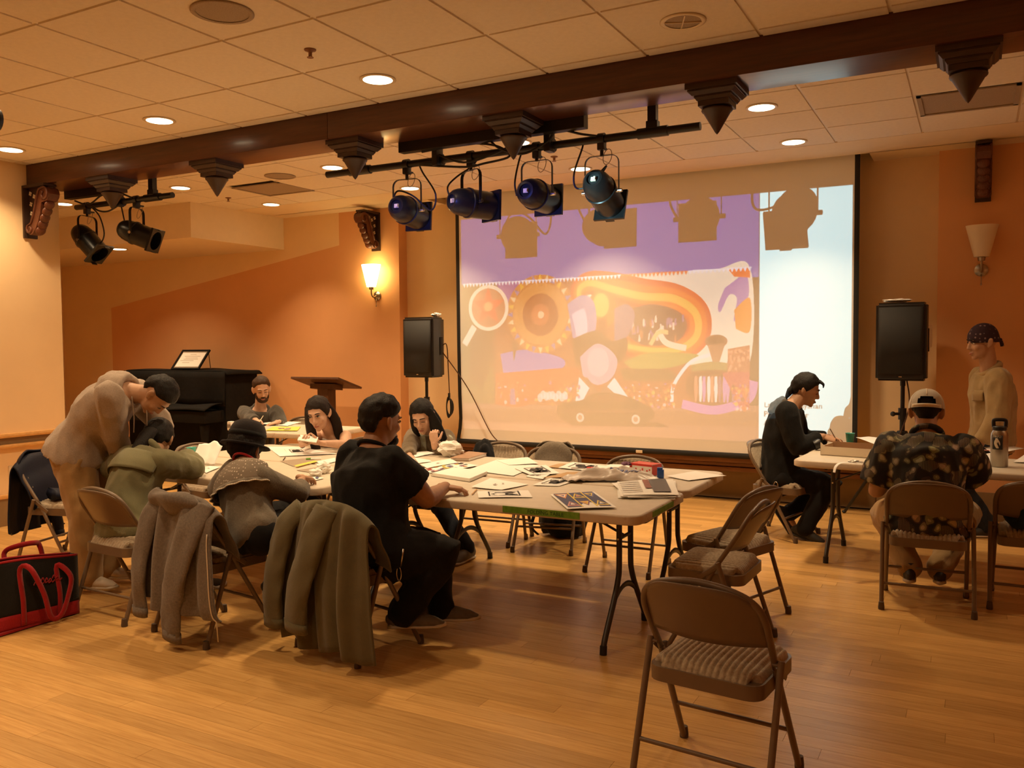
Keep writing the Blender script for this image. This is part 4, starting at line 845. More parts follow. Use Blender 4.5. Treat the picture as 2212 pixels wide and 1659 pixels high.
top_cable('speaker_cable', [(-5.30, 8.16, 1.50), (-5.05, 8.28, 1.1), (-4.78, 8.3, 0.62), (-4.62, 8.3, 0.42), (-4.60, 8.3, 0.012), (-4.4, 8.3, 0.008)], 0.006, 'brown cable slanting across the lower left corner of the screen', 'brownwire')
b = MB()
for k in range(5): b.loft([(0.045*math.sin(2*PI*j/16)*(0.6+0.1*k), 0.008*k-0.016, -0.14-0.12*math.cos(2*PI*j/16)*(1-.06*k)) for j in range(17)], 0.006, 6)
b.cyl((0, 0, 0.02), (0, 0, -0.06), 0.014, 8)
o = b.build('cable_coil', 'rubber', None, True); o.location = (-5.24, 8.19, 1.02); tag(o, 'coiled black cable hung on the left loudspeaker stand', 'cable')
top_cable('speaker_cable', [(-0.52, 8.19, 1.25), (-0.50, 8.15, 1.0), (-0.62, 8.12, 0.62), (-0.74, 8.1, 0.3), (-0.72, 8.1, 0.01), (-0.5, 8.1, 0.008)], 0.006, 'brown cable hanging by the right loudspeaker stand', 'brownwire')

# ================================================================ PIANO, FRAME, LECTERN, OUTLET
pn = empty('upright_piano', (-9.3, 8.1, 0), 0, 'upright piano under a black cover against the orange wall', 'piano')
b = MB(); b.box((-0.05, 0.05, 0.63), (1.86, 0.56, 1.26), bev=0.015); b.build('covered_body', 'piano', pn, True, angle=40)
b = MB(); b.sheet(lambda u, v: (-1.02+1.96*u, -0.26+0.62*v, 1.275+0.012*math.sin(9*u)*math.sin(5*v)-0.045*max(0, abs(2*u-1)-0.94)/0.06), 40, 8, 0.014); b.build('cover_top', 'piano', pn, True)
b = MB(); b.sheet(lambda u, v: (-1.0+1.92*u, -0.27-0.02*math.sin(20*u)*(v), 1.27-v*0.44), 60, 6, 0.012); b.build('cover_front_drape', 'piano', pn, True)
b = MB(); b.box((-0.05, -0.35, 0.70), (1.80, 0.40, 0.15), bev=0.02); b.build('keybed', 'piano', pn, True, angle=40)
b = MB(); b.sheet(lambda u, v: (-0.98+1.86*u, -0.28-0.30*v, 0.85-0.07*v*v+0.02*math.sin(7*u+2*v)), 40, 8, 0.012); b.build('cover_keys_drape', 'piano', pn, True)
for x in (-0.88, 0.76):
    b = MB(); b.lathe([(0.05, 0), (0.04, 0.05), (0.055, 0.12), (0.04, 0.35), (0.06, 0.58), (0.06, 0.63)], c=(x, -0.47, 0), seg=14); b.build('front_leg', 'piano', pn, True)
fr_ = empty('framed_certificate', (-9.28, 7.98, 1.287), 0.15, 'black framed certificate leaning on top of the piano', 'picture frame')
TL = rotm(-0.75, 0, 0)
def tilt(b): b.V = [tuple(TL @ Vector(v)) for v in b.V]; return b
b = MB()
for c, s in (((0, 0, 0.012), (0.46, 0.02, 0.024)), ((0, 0, 0.338), (0.46, 0.02, 0.024)), ((-0.218, 0, 0.175), (0.024, 0.02, 0.31)), ((0.218, 0, 0.175), (0.024, 0.02, 0.31))): b.box(c, s)
tilt(b).build('frame', 'piano', fr_)
b = MB(); b.box((0, 0.004, 0.175), (0.42, 0.006, 0.31)); tilt(b).build('mat_board', 'grille', fr_)
b = MB(); b.box((0, -0.001, 0.175), (0.38, 0.004, 0.25)); pg = tilt(b).build('certificate', 'paper', fr_)
for k, (z, w_) in enumerate(((0.265, .10), (0.235, .26), (0.205, .2), (0.18, .24), (0.155, .22), (0.12, .12))):
    b = MB(); b.box((0.0 if k < 4 else -0.05, -0.004, z), (w_, 0.001, 0.005)); tilt(b).build('text_line', 'grille', fr_)
b = MB(); b.cyl((0.20, 0.235, 0.245), (0.20, 0.27, 0.0), 0.006, 8); b.build('rear_strut', 'steel', fr_)
lc = empty('lectern', (-6.97, 8.12, 0), 0, 'slim dark wooden lectern against the orange wall', 'lectern')
M['lectern'] = mat('dark walnut', (0.10, 0.042, 0.02), 0.45, var=0.3, vscale=4, stretch=(6, 6, 1))
b = MB(); b.box((0, 0, 0.57), (0.17, 0.14, 1.06), bev=0.006); b.build('column', 'lectern', lc)
b = MB(); b.box((0, 0.0, 1.135), (0.74, 0.46, 0.026), rotm(-0.30, 0, 0), bev=0.005); b.build('reading_board', 'lectern', lc)
b = MB(); b.box((0, 0, 1.085), (0.38, 0.16, 0.06), rotm(-0.15, 0, 0)); b.build('top_bracket', 'lectern', lc)
b = MB(); b.box((0, 0, 0.025), (0.46, 0.40, 0.05), bev=0.008); b.build('base', 'lectern', lc)
ot = empty('power_outlet', (XL, 4.60, 0.47), 0, 'ivory double power outlet low on the left wall', 'power outlet')
b = MB(); b.box((0.004, 0, 0), (0.008, 0.078, 0.122), bev=0.003); b.build('cover_plate', 'plate', ot)
for z in (-0.028, 0.028):
    b = MB(); b.box((0.0095, 0, z), (0.004, 0.034, 0.030), bev=0.002); s_ = b.build('socket', 'plate', ot)
    b = MB()
    for y in (-0.007, 0.007): b.box((0.012, y, z+0.003), (0.002, 0.003, 0.010))
    b.build('socket_slot', 'hole', s_)
# ================================================================ FOLDING TABLES
def wear_mat(name, base, stain):
    mt, nt, b = new_mat(name); v = coords(nt, 'Object')
    n = nd(nt, 'ShaderNodeTexNoise', Scale=14.0, Detail=6.0, Roughness=0.7); lk(nt, v, n.inputs['Vector'])
    rp = nt.nodes.new('ShaderNodeValToRGB'); rp.color_ramp.elements[0].position = 0.30; rp.color_ramp.elements[0].color = (*stain, 1); rp.color_ramp.elements[1].position = 0.45; rp.color_ramp.elements[1].color = (*base, 1)
    lk(nt, n.outputs['Fac'], rp.inputs['Fac']); lk(nt, rp.outputs['Color'], b.inputs['Base Color']); b.inputs['Roughness'].default_value = 0.5; return mt
M['tableedge'] = wear_mat('scuffed table rim', (0.60, 0.50, 0.38), (0.42, 0.27, 0.17))
def rrect(w_, d_, r, n=6):
    P = []
    for cx, cy, a0 in ((w_/2-r, d_/2-r, 0), (-w_/2+r, d_/2-r, 90), (-w_/2+r, -d_/2+r, 180), (w_/2-r, -d_/2+r, 270)):
        for k in range(n+1):
            a = math.radians(a0+90*k/n); P.append((cx+r*math.cos(a), cy+r*math.sin(a)))
    return P
def folding_table(x0, x1, y0, y1, rz, label, legs=(True, True)):
    L, W = x1-x0, y1-y0; H = 0.74
    t = empty('folding_table', ((x0+x1)/2, (y0+y1)/2, 0), rz, label, 'table', 'white folding tables')
    prof = [(0.012, H-0.050), (0.0, H-0.044), (0.0, H-0.010), (0.004, H-0.003), (0.012, H)]
    b = MB(); rings = [rrect(L-2*i, W-2*i, 0.075-i*0.5) for i, z in prof]; n = len(rings[0])
    vs = [(x, y, z) for (i, z), R in zip(prof, rings) for x, y in R]; fs = []
    for k in range(len(prof)-1):
        for j in range(n): fs.append((k*n+j, k*n+(j+1) % n, (k+1)*n+(j+1) % n, (k+1)*n+j))
    b.add(vs, fs+[tuple(range(n-1, -1, -1))]); b.build('table_rim', 'tableedge', t, True, angle=50)
    b = MB(); R = rrect(L-0.024, W-0.024, 0.068); b.prism(R, 0.012, Matrix.Translation((0, 0, H-0.0118))); b.build('tabletop', 'table', t)
    for sx, on in zip((-1, 1), legs):
        if not on: continue
        X = sx*(L/2-0.22)
        for sy in (-1, 1):
            pts = [(X, sy*0.085, H-0.05), (X, sy*0.085, 0.42), (X, sy*0.10, 0.34), (X, sy*0.16, 0.24), (X, sy*0.26, 0.11), (X, sy*0.30, 0.05), (X, sy*0.31, 0.0)]
            b = MB(); b.loft(curve3(pts, 4), 0.0155, 12); lg = b.build('leg', 'tableleg', t, True, angle=40)
            b = MB(); b.cyl((X, sy*0.305, 0.045), (X, sy*0.31, 0.0), 0.019, 12); b.build('leg_cap', 'rubber', lg, True, angle=40)
        b = MB(); b.loft(curve3([(X, -0.17, 0.225), (X, -0.08, 0.27), (X, 0, 0.285), (X, 0.08, 0.27), (X, 0.17, 0.225)], 4), (0.006, 0.016), 8, ref=(1, 0, 0)); b.build('cross_brace', 'tableleg', t, True)
        b = MB(); b.cyl((X, -0.085, 0.55), (X, 0.085, 0.55), 0.010, 10); b.cyl((X, -W/2+0.08, H-0.055), (X, W/2-0.08, H-0.055), 0.014, 10); b.build('leg_crossbar', 'tableleg', t, True, angle=40)
        b = MB(); b.loft([(X, 0, 0.55), (X-sx*0.20, 0, 0.64), (X-sx*0.42, 0, H-0.055)], (0.012, 0.006), 8, ref=(0, 1, 0)); b.build('folding_strut', 'tableleg', t)
        for sy in (-1, 1):
            b = MB(); b.ell((X-sx*0.0, sy*0.102, 0.55), (0.007, 0.005, 0.007), None, 8, 6); b.build('rivet', 'chrome', t, True)
    return t
TMAIN = folding_table(-3.36, -1.42, 3.90, 4.69, 0, 'white folding table in front with green tape along its scuffed edge')
folding_table(-3.36, -1.42, 4.72, 5.55, 0, 'white folding table behind the green-taped one, a loose sheet overhanging its right end')
folding_table(-5.36, -3.40, 3.86, 4.66, 0, 'white folding table at the left where the woman in the hat works')
folding_table(-5.36, -3.40, 4.69, 5.48, 0, 'white folding table at the left where the girl with the phone leans')
folding_table(-1.12, 0.76, 6.26, 7.06, math.radians(-4), 'white folding table at the right with the cardboard tray and steel bottle')
folding_table(-6.62, -5.52, 6.20, 7.05, math.radians(5), 'white folding table at the back with yellow sheets, in front of the bearded man')
# tape and paint left on the front table
M['greentape'] = mat('green label tape', (0.10, 0.30, 0.02), 0.5, col2=(0.22, 0.42, 0.06), vscale=30)
M['bluetape'] = mat('blue masking tape', (0.02, 0.06, 0.22), 0.6)
b = MB(); b.box((0.44, -0.3965, 0.718), (0.44, 0.002, 0.034)); b.build('green_tape', 'greentape', TMAIN)
b = MB(); b.box((0.9715, -0.02, 0.716), (0.002, 0.34, 0.03)); b.build('green_tape', 'greentape', TMAIN)
b = MB(); b.prism([(-.035, -.012), (.04, -.016), (.03, .012), (-.02, .018)], 0.002, Matrix.Translation((-0.30, -0.3955, 0.718)) @ RX); b.build('blue_tape', 'bluetape', TMAIN)
M['inkgreen'] = mat('dark marker ink', (0.01, 0.07, 0.02), 0.6)
def word(txt, parent, loc, rot, size, m, name='lettering'):
    cu = bpy.data.curves.new(name, 'FONT'); cu.body = txt; cu.size = size; cu.extrude = 0.0003; cu.resolution_u = 2; cu.align_x = 'CENTER'; cu.align_y = 'CENTER'
    o = bpy.data.objects.new(name, cu); COL.objects.link(o); dg = bpy.context.evaluated_depsgraph_get(); me = bpy.data.meshes.new_from_object(o.evaluated_get(dg)); me.name = name
    bpy.data.objects.remove(o); bpy.data.curves.remove(cu); me.materials.clear(); me.materials.append(M[m] if isinstance(m, str) else m)
    o = bpy.data.objects.new(name, me); COL.objects.link(o); o.parent = parent; o.location = loc; o.rotation_euler = rot; return o
word('FOLDING TABLE', TMAIN, (0.47, -0.3982, 0.716), (PI/2, 0, 0), 0.028, 'inkgreen')

# ================================================================ FOLDING CHAIRS
def cord_mat():
    mt, nt, b = new_mat('ribbed beige upholstery'); v = coords(nt, 'Object')
    n = nd(nt, 'ShaderNodeTexNoise', Scale=70.0, Detail=4.0, Roughness=0.7); lk(nt, v, n.inputs['Vector'])
    rp = nt.nodes.new('ShaderNodeValToRGB'); rp.color_ramp.elements[0].position = 0.35; rp.color_ramp.elements[0].color = (0.27, 0.20, 0.13, 1); rp.color_ramp.elements[1].position = 0.65; rp.color_ramp.elements[1].color = (0.44, 0.35, 0.24, 1)
    lk(nt, n.outputs['Fac'], rp.inputs['Fac']); lk(nt, rp.outputs['Color'], b.inputs['Base Color']); b.inputs['Roughness'].default_value = 0.9; b.inputs['Sheen Weight'].default_value = 0.3
    return mt
M['cord'] = cord_mat()
def make_chair():
    t = empty('folding_chair', (0, 0, 0))
    for s in (-1, 1):
        b = MB(); b.loft([(s*.228, .205, 0.0), (s*.216, -.02, .405), (s*.214, -.045, .45)], 0.0125, 12); lg = b.build('leg', 'chair', t, True, angle=40)
        b = MB(); b.lathe([(0.0, 0.0), (0.017, 0.0), (0.018, 0.012), (0.0145, 0.045)], c=(s*.228, .205, 0), seg=12); b.build('foot_cap', 'chairrubber', lg, True, angle=40)
        b = MB(); b.loft([(s*.243, -.235, 0.0), (s*.243, -.07, .49)], (0.0125, 0.0125), 12); lg = b.build('leg', 'chair', t, True, angle=40)
        b = MB(); b.lathe([(0.0, 0.0), (0.017, 0.0), (0.018, 0.012), (0.0145, 0.045)], c=(s*.243, -.235, 0), seg=12); b.build('foot_cap', 'chairrubber', lg, True, angle=40)
        b = MB(); b.loft([(s*.229, -.075, .475), (s*.229, .03, .40)], (0.004, 0.014), 8, ref=(1, 0, 0)); b.cyl((s*.214, -.075, .475), (s*.252, -.075, .475), 0.007, 8); b.build('hinge_link', 'chair', t)
    arch = [(-.216, -.045, .45), (-.222, -.145, .60), (-.219, -.178, .655), (-.204, -.200, .698), (-.170, -.216, .730), (-.12, -.226, .750), (-.06, -.231, .762), (0, -.232, .766)]
    arch = arch+[(-x, y, z) for x, y, z in arch[:-1][::-1]]
    b = MB(); b.loft(curve3(arch, 3), 0.0125, 12); b.build('back_frame', 'chair', t, True)
    def back(u, v, off=0.0, m=1.0):
        a = 2*u-1; half = .219*m; top = .765-0.022*a*a-0.080*abs(a)**6-(1-m)*0.2; bot = .535+0.012*a*a+(1-m)*0.2
        z = bot+(top-bot)*v; y = -.105-(z-.535)*0.57-0.045*(1-a*a)+off
        return (a*half, y, z)
    b = MB(); b.sheet(lambda u, v: back(u, v), 21, 10, 0.005); b.build('backrest', 'chair', t, True)
    NR = 15
    def pad(u, v):
        p = back(u, v, 0.004, 0.95); e = min(1, min(u, 1-u)*12)*min(1, min(v, 1-v)*7)
        return (p[0], p[1]+(0.014+0.010*abs(math.sin(PI*NR*u)))*e**0.5, p[2])
    b = MB(); b.grid(lambda u, v: pad(1-u, v), NR*4+1, 9); b.build('back_pad', 'cord', t, True)
    b = MB(); R = rrect(.415, .40, .055, 5)
    b.prism(R, .052, Matrix.Translation((0, .015, .372))); b.build('seat_pan', 'chair', t, True, angle=40)
    NS = 17
    def seat(u, v):
        a, c = 2*u-1, 2*v-1; r = max(abs(a), abs(c)); e = max(0.0, 1-r**6)
        k = 1.0
        if abs(a) > 0.78 and abs(c) > 0.78:
            k = 1-0.10*((abs(a)-.78)/.22)*((abs(c)-.78)/.22)*2
        z = .424+0.030*e**0.5+0.010*(1-a*a)*(1-c*c)+0.0125*abs(math.sin(PI*NS*u))**0.8*(e**0.4)
        return (a*.198*k, .015+c*.19*k, z)
    b = MB(); b.grid(seat, NS*6+1, 19); b.build('seat_cushion', 'cord', t, True)
    b = MB(); b.cyl((-.2225, .105, .18), (.2225, .105, .18), 0.0085, 10); b.build('stretcher', 'chair', t, True, angle=40)
    b = MB(); b.cyl((-.243, -.185, .145), (.243, -.185, .145), 0.0085, 10); b.build('stretcher', 'chair', t, True, angle=40)
    return t
chair0 = make_chair(); used = [0]
CHAIRS = {}
def place_chair(key, x, y, h, label):
    o = chair0 if not used[0] else copy_tree(chair0); used[0] = 1
    o.location = (x, y, 0); o.rotation_euler = (0, 0, -math.radians(h)); tag(o, label, 'chair', 'taupe folding chairs'); CHAIRS[key] = o; return o
place_chair('c1', -0.80, 3.06, 6, 'empty taupe folding chair nearest the camera, its back turned to us')
place_chair('c2', -1.17, 4.42, -88, 'empty taupe folding chair just behind the foreground chair, facing left')
place_chair('c3', -1.24, 4.95, -70, 'empty taupe folding chair second behind the foreground chair, facing left')
place_chair('c4', -0.24, 5.68, -4, 'taupe folding chair under the man in the floral shirt')
place_chair('c5', 0.34, 5.95, 0, 'taupe folding chair at the right edge with a dark coat on its seat')
place_chair('c6', -1.37, 7.20, 103, 'taupe folding chair under the man in the black hoodie')
place_chair('c7', -2.90, 5.93, 168, 'taupe folding chair beyond the tables with a grey jacket over its ribbed back')
place_chair('c8', -2.14, 5.62, 178, 'empty taupe folding chair tucked beyond the tables, its bare ribbed back showing')
place_chair('c9', -4.45, 3.41, 3, 'taupe folding chair under the woman in the green jacket')
place_chair('c10', -3.72, 3.38, 8, 'taupe folding chair with the grey fleece hoodie over its back')
place_chair('c11', -2.83, 3.55, 12, 'taupe folding chair with the olive coat over its back')
place_chair('c12', -5.95, 4.00, 74, 'taupe folding chair by the left wall with a navy jacket over it')
place_chair('c13', -5.55, 5.02, 96, 'empty taupe folding chair at the left end of the tables')
place_chair('c14', -4.72, 5.82, 178, 'taupe folding chair under the girl with the phone')
place_chair('c15', -3.42, 5.98, 176, 'taupe folding chair under the woman in the cardigan')
place_chair('c16', -6.75, 7.32, 168, 'taupe folding chair under the bearded man')

# ================================================================ GARMENTS HUNG ON CHAIRS
def cloth(name, col, rough=0.9, var=0.25, vscale=90, bump=0.25, bscale=220, sheen=0.2, col2=None):
    return mat(name, col, rough, var=var, vscale=vscale, bump=bump, bscale=bscale, sheen=sheen, spec=0.15, col2=col2)
M['fleece'] = cloth('grey brown fleece', (0.155, 0.125, 0.10)); M['olive'] = cloth('olive canvas', (0.115, 0.095, 0.048), vscale=8, var=0.15); M['navy'] = cloth('navy nylon', (0.012, 0.014, 0.028), 0.5, vscale=10, sheen=0.0)
M['greyjkt'] = cloth('grey cotton', (0.20, 0.165, 0.125)); M['olivedark'] = cloth('dark olive lining', (0.03, 0.026, 0.015)); M['zip'] = mat('pale zip', (0.6, 0.5, 0.38), 0.4)
def hung_coat(key, name, m, label, hem=0.14, half=0.245, folds=7, amp=0.022, seed=1, front=0.50, flare=1.12, sleeves=(), hood=None, zipx=None, skew=0.0, shift=0.0):
    ch = CHAIRS[key]; t = empty(name, ch.location.copy(), 0, label, 'jacket'); t.rotation_euler = ch.rotation_euler; t.location += Matrix.Rotation(ch.rotation_euler.z, 3, 'Z') @ Vector((shift, 0, 0))
    rr = random.Random(seed); off = Vector((rr.uniform(0, 40), rr.uniform(0, 40), 0))
    path = [(-.085, front, .90), (-.115, .60, .95), (-.165, .70, .98), (-.195, .775, 1.0), (-.232, .800, 1.0), (-.268, .775, 1.0), (-.290, .70, 1.02), (-.310, .55, 1.06), (-.325, .38, 1.10), (-.325, .24, flare), (-.315, hem, flare*1.02)]
    PP = curve3([(y, z, w_) for y, z, w_ in path], 4); n = len(PP)
    def f(u, v):
        x = v*(n-1); i = min(int(x), n-2); q = x-i; y, z, w_ = (PP[i][k]*(1-q)+PP[i+1][k]*q for k in range(3))
        a = 2*u-1; hang = max(0, v-0.35)/0.65
        drop = 0.085*abs(a)**2.6*(1-0.3*hang)
        z2 = z-drop*min(1, max(0, (z-.3)/.4))
        fo = amp*hang**0.6*(math.sin(folds*PI*u+1.3*seed)+0.5*math.sin(folds*1.7*PI*u+seed*2.1+2*v))
        fo += 0.03*hang*mnoise.noise(Vector((u*3, v*2.5, 0))+off)
        wrap = 0.05*hang*(abs(a)**3)
        zz = z2+(0.035*mnoise.noise(Vector((u*4, 9, 0))+off))*hang
        return (a*half*w_+0.012*mnoise.noise(Vector((u*5, v*6, 3))+off)+skew*hang*(0.775-z), y-fo+wrap, zz)
    b = MB(); b.sheet(f, 61, 40, 0.009); b.build('coat_body', m, t, True)
    for k, (pts, r, fl) in enumerate(sleeves):
        P = curve3(pts, 5); nn = len(P)
        R = [((r[0]+(r[1]-r[0])*i/(nn-1))*(1+0.10*mnoise.noise(Vector((i*.6, k*5, seed)))), (r[0]+(r[1]-r[0])*i/(nn-1))*fl) for i in range(nn)]
        b = MB(); b.loft(P, R, 20, ref=(1, 0, 0), round_cap=False)
        b.V = [tuple(Vector(v)+Vector((.5, -1, .2))*(0.014*mnoise.noise(Vector((v[0]*16, v[1]*10, v[2]*9))+off)+.006*mnoise.noise(Vector((v[0]*30, v[1]*30, v[2]*22))+off))) for v in b.V]; sl_ = b.build('sleeve', m, t, True)
        b = MB(); e = Vector(P[-1]); d = (Vector(P[-1])-Vector(P[-3])).normalized(); b.loft([e-d*0.045, e+d*0.006], [(R[-1][0]+.004, R[-1][1]+.004)]*2, 16, ref=(1, 0, 0)); b.build('cuff', m, sl_, True)
    if hood:
        c, r = hood; b = MB()
        b.sheet(lambda u, v: (c[0]+r[0]*math.sin(PI*(u-.5))*(0.75+.25*math.sin(PI*v)), c[1]-r[1]*math.cos(PI*(u-.5))*(0.5+math.sin(PI*v)*0.6)-0.01*math.sin(14*u), c[2]+r[2]*(0.5-v)+0.03*math.sin(PI*v)*math.cos(PI*(u-.5))+0.006*math.sin(11*u+5*v)), 31, 13, 0.012); b.build('hood', m, t, True)
    if zipx:
        P = [f(zipx, v_) for v_ in np.linspace(0.60, 1.0, 18)]; b = MB(); b.loft([(p[0], p[1]-0.012, p[2]) for p in P]+[(P[-1][0]+.01, P[-1][1]-.012, P[-1][2]-.10)], (0.0035, 0.003), 6); b.build('zip_tape', 'zip', t, True)
    return t
hung_coat('c10', 'fleece_jacket', 'fleece', 'grey-brown fleece hoodie hung over a chair back at the left', hem=0.20, half=0.295, folds=6, amp=0.022, seed=2, zipx=0.975, skew=0.05, shift=0.075,
          sleeves=(([(-.19, -.235, .765), (-.235, -.285, .68), (-.262, -.325, .50), (-.275, -.345, .32), (-.285, -.335, .13)], (0.080, 0.060), 0.34), ([(.16, -.235, .760), (.155, -.300, .66), (.11, -.345, .48), (.06, -.360, .28), (.03, -.345, .06)], (0.115, 0.075), 0.28)), hood=((-.05, -.245, .760), (.215, .075, .105)))
hung_coat('c11', 'olive_coat', 'olive', 'heavy olive coat hung over a chair back, cuff and hem almost touching the floor', hem=0.07, half=0.315, folds=8, amp=0.026, seed=5, flare=1.12, skew=0.02, shift=0.045,
          sleeves=(([(-.225, -.235, .745), (-.275, -.30, .66), (-.30, -.345, .48), (-.315, -.365, .32), (-.325, -.355, .14)], (0.080, 0.070), 0.45), ([(.01, -.255, .770), (-.005, -.320, .66), (-.04, -.370, .48), (-.075, -.395, .32), (-.09, -.385, .17)], (0.096, 0.082), 0.36)))
hung_coat('c12', 'navy_jacket', 'navy', 'dark navy jacket bundled over the chair by the left wall', hem=0.22, half=0.25, folds=4, amp=0.03, seed=9, front=0.44,
          sleeves=([[(-.20, -.24, .70), (-.25, -.30, .5), (-.24, -.29, .3), (-.22, -.26, .12)], (0.07, 0.045), 0.6], [[(.16, .0, .52), (.02, .06, .50), (-.10, .08, .48)], (0.07, 0.05), 0.6]), hood=((0, -.20, .70), (.22, .12, .24)))
hung_coat('c7', 'grey_jacket', 'greyjkt', 'grey jacket thrown over the chair beyond the tables under the screen', hem=0.30, half=0.15, folds=4, amp=0.025, seed=12, front=0.46,
          sleeves=([[(-.10, -.29, .74), (-.13, -.33, .6), (-.12, -.33, .42)], (0.055, 0.045), 0.6],), hood=((0.0, -.225, .735), (.15, .07, .12)))
def bundle(name, m, loc, size, label, cat, seed=1, rz=0):
    b = MB(); off = Vector((seed*7.3, seed*3.1, 0))
    b.ell((0, 0, 0), (1, 1, 1), None, 36, 22); V = []
    for x, y, z in b.V:
        v = Vector((x, y, z)); k = 1+0.22*mnoise.noise(v*1.8+off)+0.10*abs(mnoise.noise(v*4.5+off)); V.append((v.x*size[0]*k, v.y*size[1]*k, max(-0.55, v.z)*size[2]*k))
    mz = min(p[2] for p in V); b.V = [(x, y, z-mz) for x, y, z in V]; o = b.build(name, m, None, True); o.location = loc; o.rotation_euler = (0, 0, rz); return tag(o, label, cat)
M['blackcloth'] = cloth('black cloth', (0.010, 0.010, 0.011), 0.8, vscale=12, sheen=0.05)
M['teacloth'] = cloth('dark teal cloth', (0.010, 0.020, 0.024), 0.8, vscale=12, sheen=0.05)
bundle('folded_coat', 'teacloth', (0.36, 5.93, .468), (.19, .19, .13), 'dark folded coat on the chair at the right edge', 'coat', 3)
bundle('black_bag', 'blackcloth', (-2.97, 6.36, .003), (.20, .13, .19), 'black backpack on the floor beneath the chair with the grey jacket', 'bag', 5)
b = MB(); b.loft(curve3([(-0.16, -0.14, 0.02), (-0.19, -0.20, 0.10), (-0.15, -0.17, 0.24), (-0.10, -0.10, 0.27)]), (0.016, 0.004), 6); b.build('strap', 'blackcloth', bpy.data.objects['black_bag'])
bundle('black_coat', 'blackcloth', (-3.52, 6.02, .47), (.10, .10, .20), 'black coat bunched beside the woman in the cardigan', 'coat', 8)

# ================================================================ TOTE BAG
tb = empty('tote_bag', (-4.755, 2.95, 0), 0, 'black and red tote bag standing on the floor at the left edge', 'bag')
M['totered'] = cloth('red canvas', (0.34, 0.012, 0.016), 0.75, var=0.1); M['toteblack'] = cloth('black canvas', (0.010, 0.009, 0.008), 0.8)
def tote(u, v, side):
    y = -0.28+0.54*u; bulge = 0.03*math.sin(PI*u)*math.sin(PI*min(1, v*0.9)); sp = 0.075*(1-0.55*v)
    return (side*(sp+bulge)+0.05*u-0.02-0.04*v*0, y*(0.90+0.10*v), 0.012+v*(0.36+0.025*math.sin(3*u+1)))
for side in (1, -1):
    b = MB(); b.sheet(lambda u, v: tote(u, 0.2+0.8*v, side), 20, 12, 0.005); b.build('bag_side', 'toteblack', tb, True)
    b = MB(); b.sheet(lambda u, v: tote(u, 0.22*v, side*1.01), 20, 5, 0.007); b.build('red_base', 'totered', tb, True)
    b = MB(); b.sheet(lambda u, v: tote(u, 0.975+0.035*v, side), 20, 3, 0.009); b.build('red_trim', 'totered', tb, True)
for u0 in (0.0, 1.0):
    b = MB(); b.sheet(lambda u, v: tuple(Vector(tote(u0, v, 1))*(1-u)+Vector(tote(u0, v, -1))*u), 5, 12, 0.005); b.build('bag_end', 'toteblack', tb, True)
b = MB(); b.box((0.0, 0.0, 0.012), (0.17, 0.46, 0.012)); b.build('bag_bottom', 'totered', tb)
def hand(side, seed):
    P = []
    for u, v in ((.34, .04), (.34, .4), (.35, .86)): p = Vector(tote(u, v, side)); P.append((p.x+side*.010, p.y, p.z))
    top = [(side*.115+0.0, -0.06, .345), (side*.150, -0.01, .20), (side*.150, .03, .05), (side*.150, .09, .045), (side*.145, .14, .14), (side*.13, .17, .25)] if side > 0 else [(-.09, -.08, .42), (-.05, -.03, .45), (-.04, .06, .45), (-.08, .12, .42)]
    Q = []
    for u, v in ((.74, .86), (.75, .4), (.75, .04)): p = Vector(tote(u, v, side)); Q.append((p.x+side*.010, p.y, p.z))
    b = MB(); b.loft(curve3(P+top+Q, 5), (0.0035, 0.017), 6, ref=(1, 0, 0)); b.build('handle', 'totered', tb, True)
hand(1, 1); hand(-1, 2)
b = MB()
rq = random.Random(4)
for k in range(7): b.loft(curve3([(0.093+.002*k/7, -.03+.022*k, .235+.02*rq.random()), (0.095, -.02+.022*k, .255+.02*rq.random()), (0.097, -.01+.022*k, .23+.015*rq.random()), (0.099, .004+.022*k, .245)], 4), 0.003, 5)
b.build('embroidered_name', 'totered', tb, True)
# ================================================================ THINGS ON THE TABLES
M['photo_dark'] = mat('dark slate print', (0.035, 0.045, 0.05), 0.4); M['photo_red'] = mat('reddish print', (0.28, 0.09, 0.06), 0.5, var=0.5, vscale=40)
M['p_yellow'] = mat('yellow ink', (0.75, 0.58, 0.10), 0.6); M['p_navy'] = mat('navy ink', (0.04, 0.05, 0.13), 0.6); M['p_pink'] = mat('pink ink', (0.62, 0.30, 0.26), 0.6); M['p_purple'] = mat('purple ink', (0.20, 0.08, 0.16), 0.6); M['p_orange'] = mat('orange ink', (0.70, 0.30, 0.10), 0.6); M['p_blue'] = mat('blue ink', (0.14, 0.16, 0.32), 0.6); M['p_red'] = mat('red ink', (0.45, 0.05, 0.05), 0.6); M['p_grey'] = mat('pencil grey', (0.28, 0.25, 0.22), 0.7)
def quad_pt(P, u, v): return (P[0]*(1-u)+P[1]*u)*(1-v)+(P[3]*(1-u)+P[2]*u)*v
def art(o, P, polys, m, name='printed_shape', lift=0.0008):
    b = MB()
    for poly in polys:
        n = len(poly); q = [quad_pt(P, u, v)+Vector((0, 0, lift)) for u, v in poly]; b.add(q+[p+Vector((0, 0, .0003)) for p in q], [tuple(range(n)), tuple(range(2*n-1, n-1, -1))]+[(i, n+i, n+(i+1) % n, (i+1) % n) for i in range(n)])
    return b.build(name, m, o)
def bar(x0, y0, x1, y1): return [(x0, y0), (x1, y0), (x1, y1), (x0, y1)]
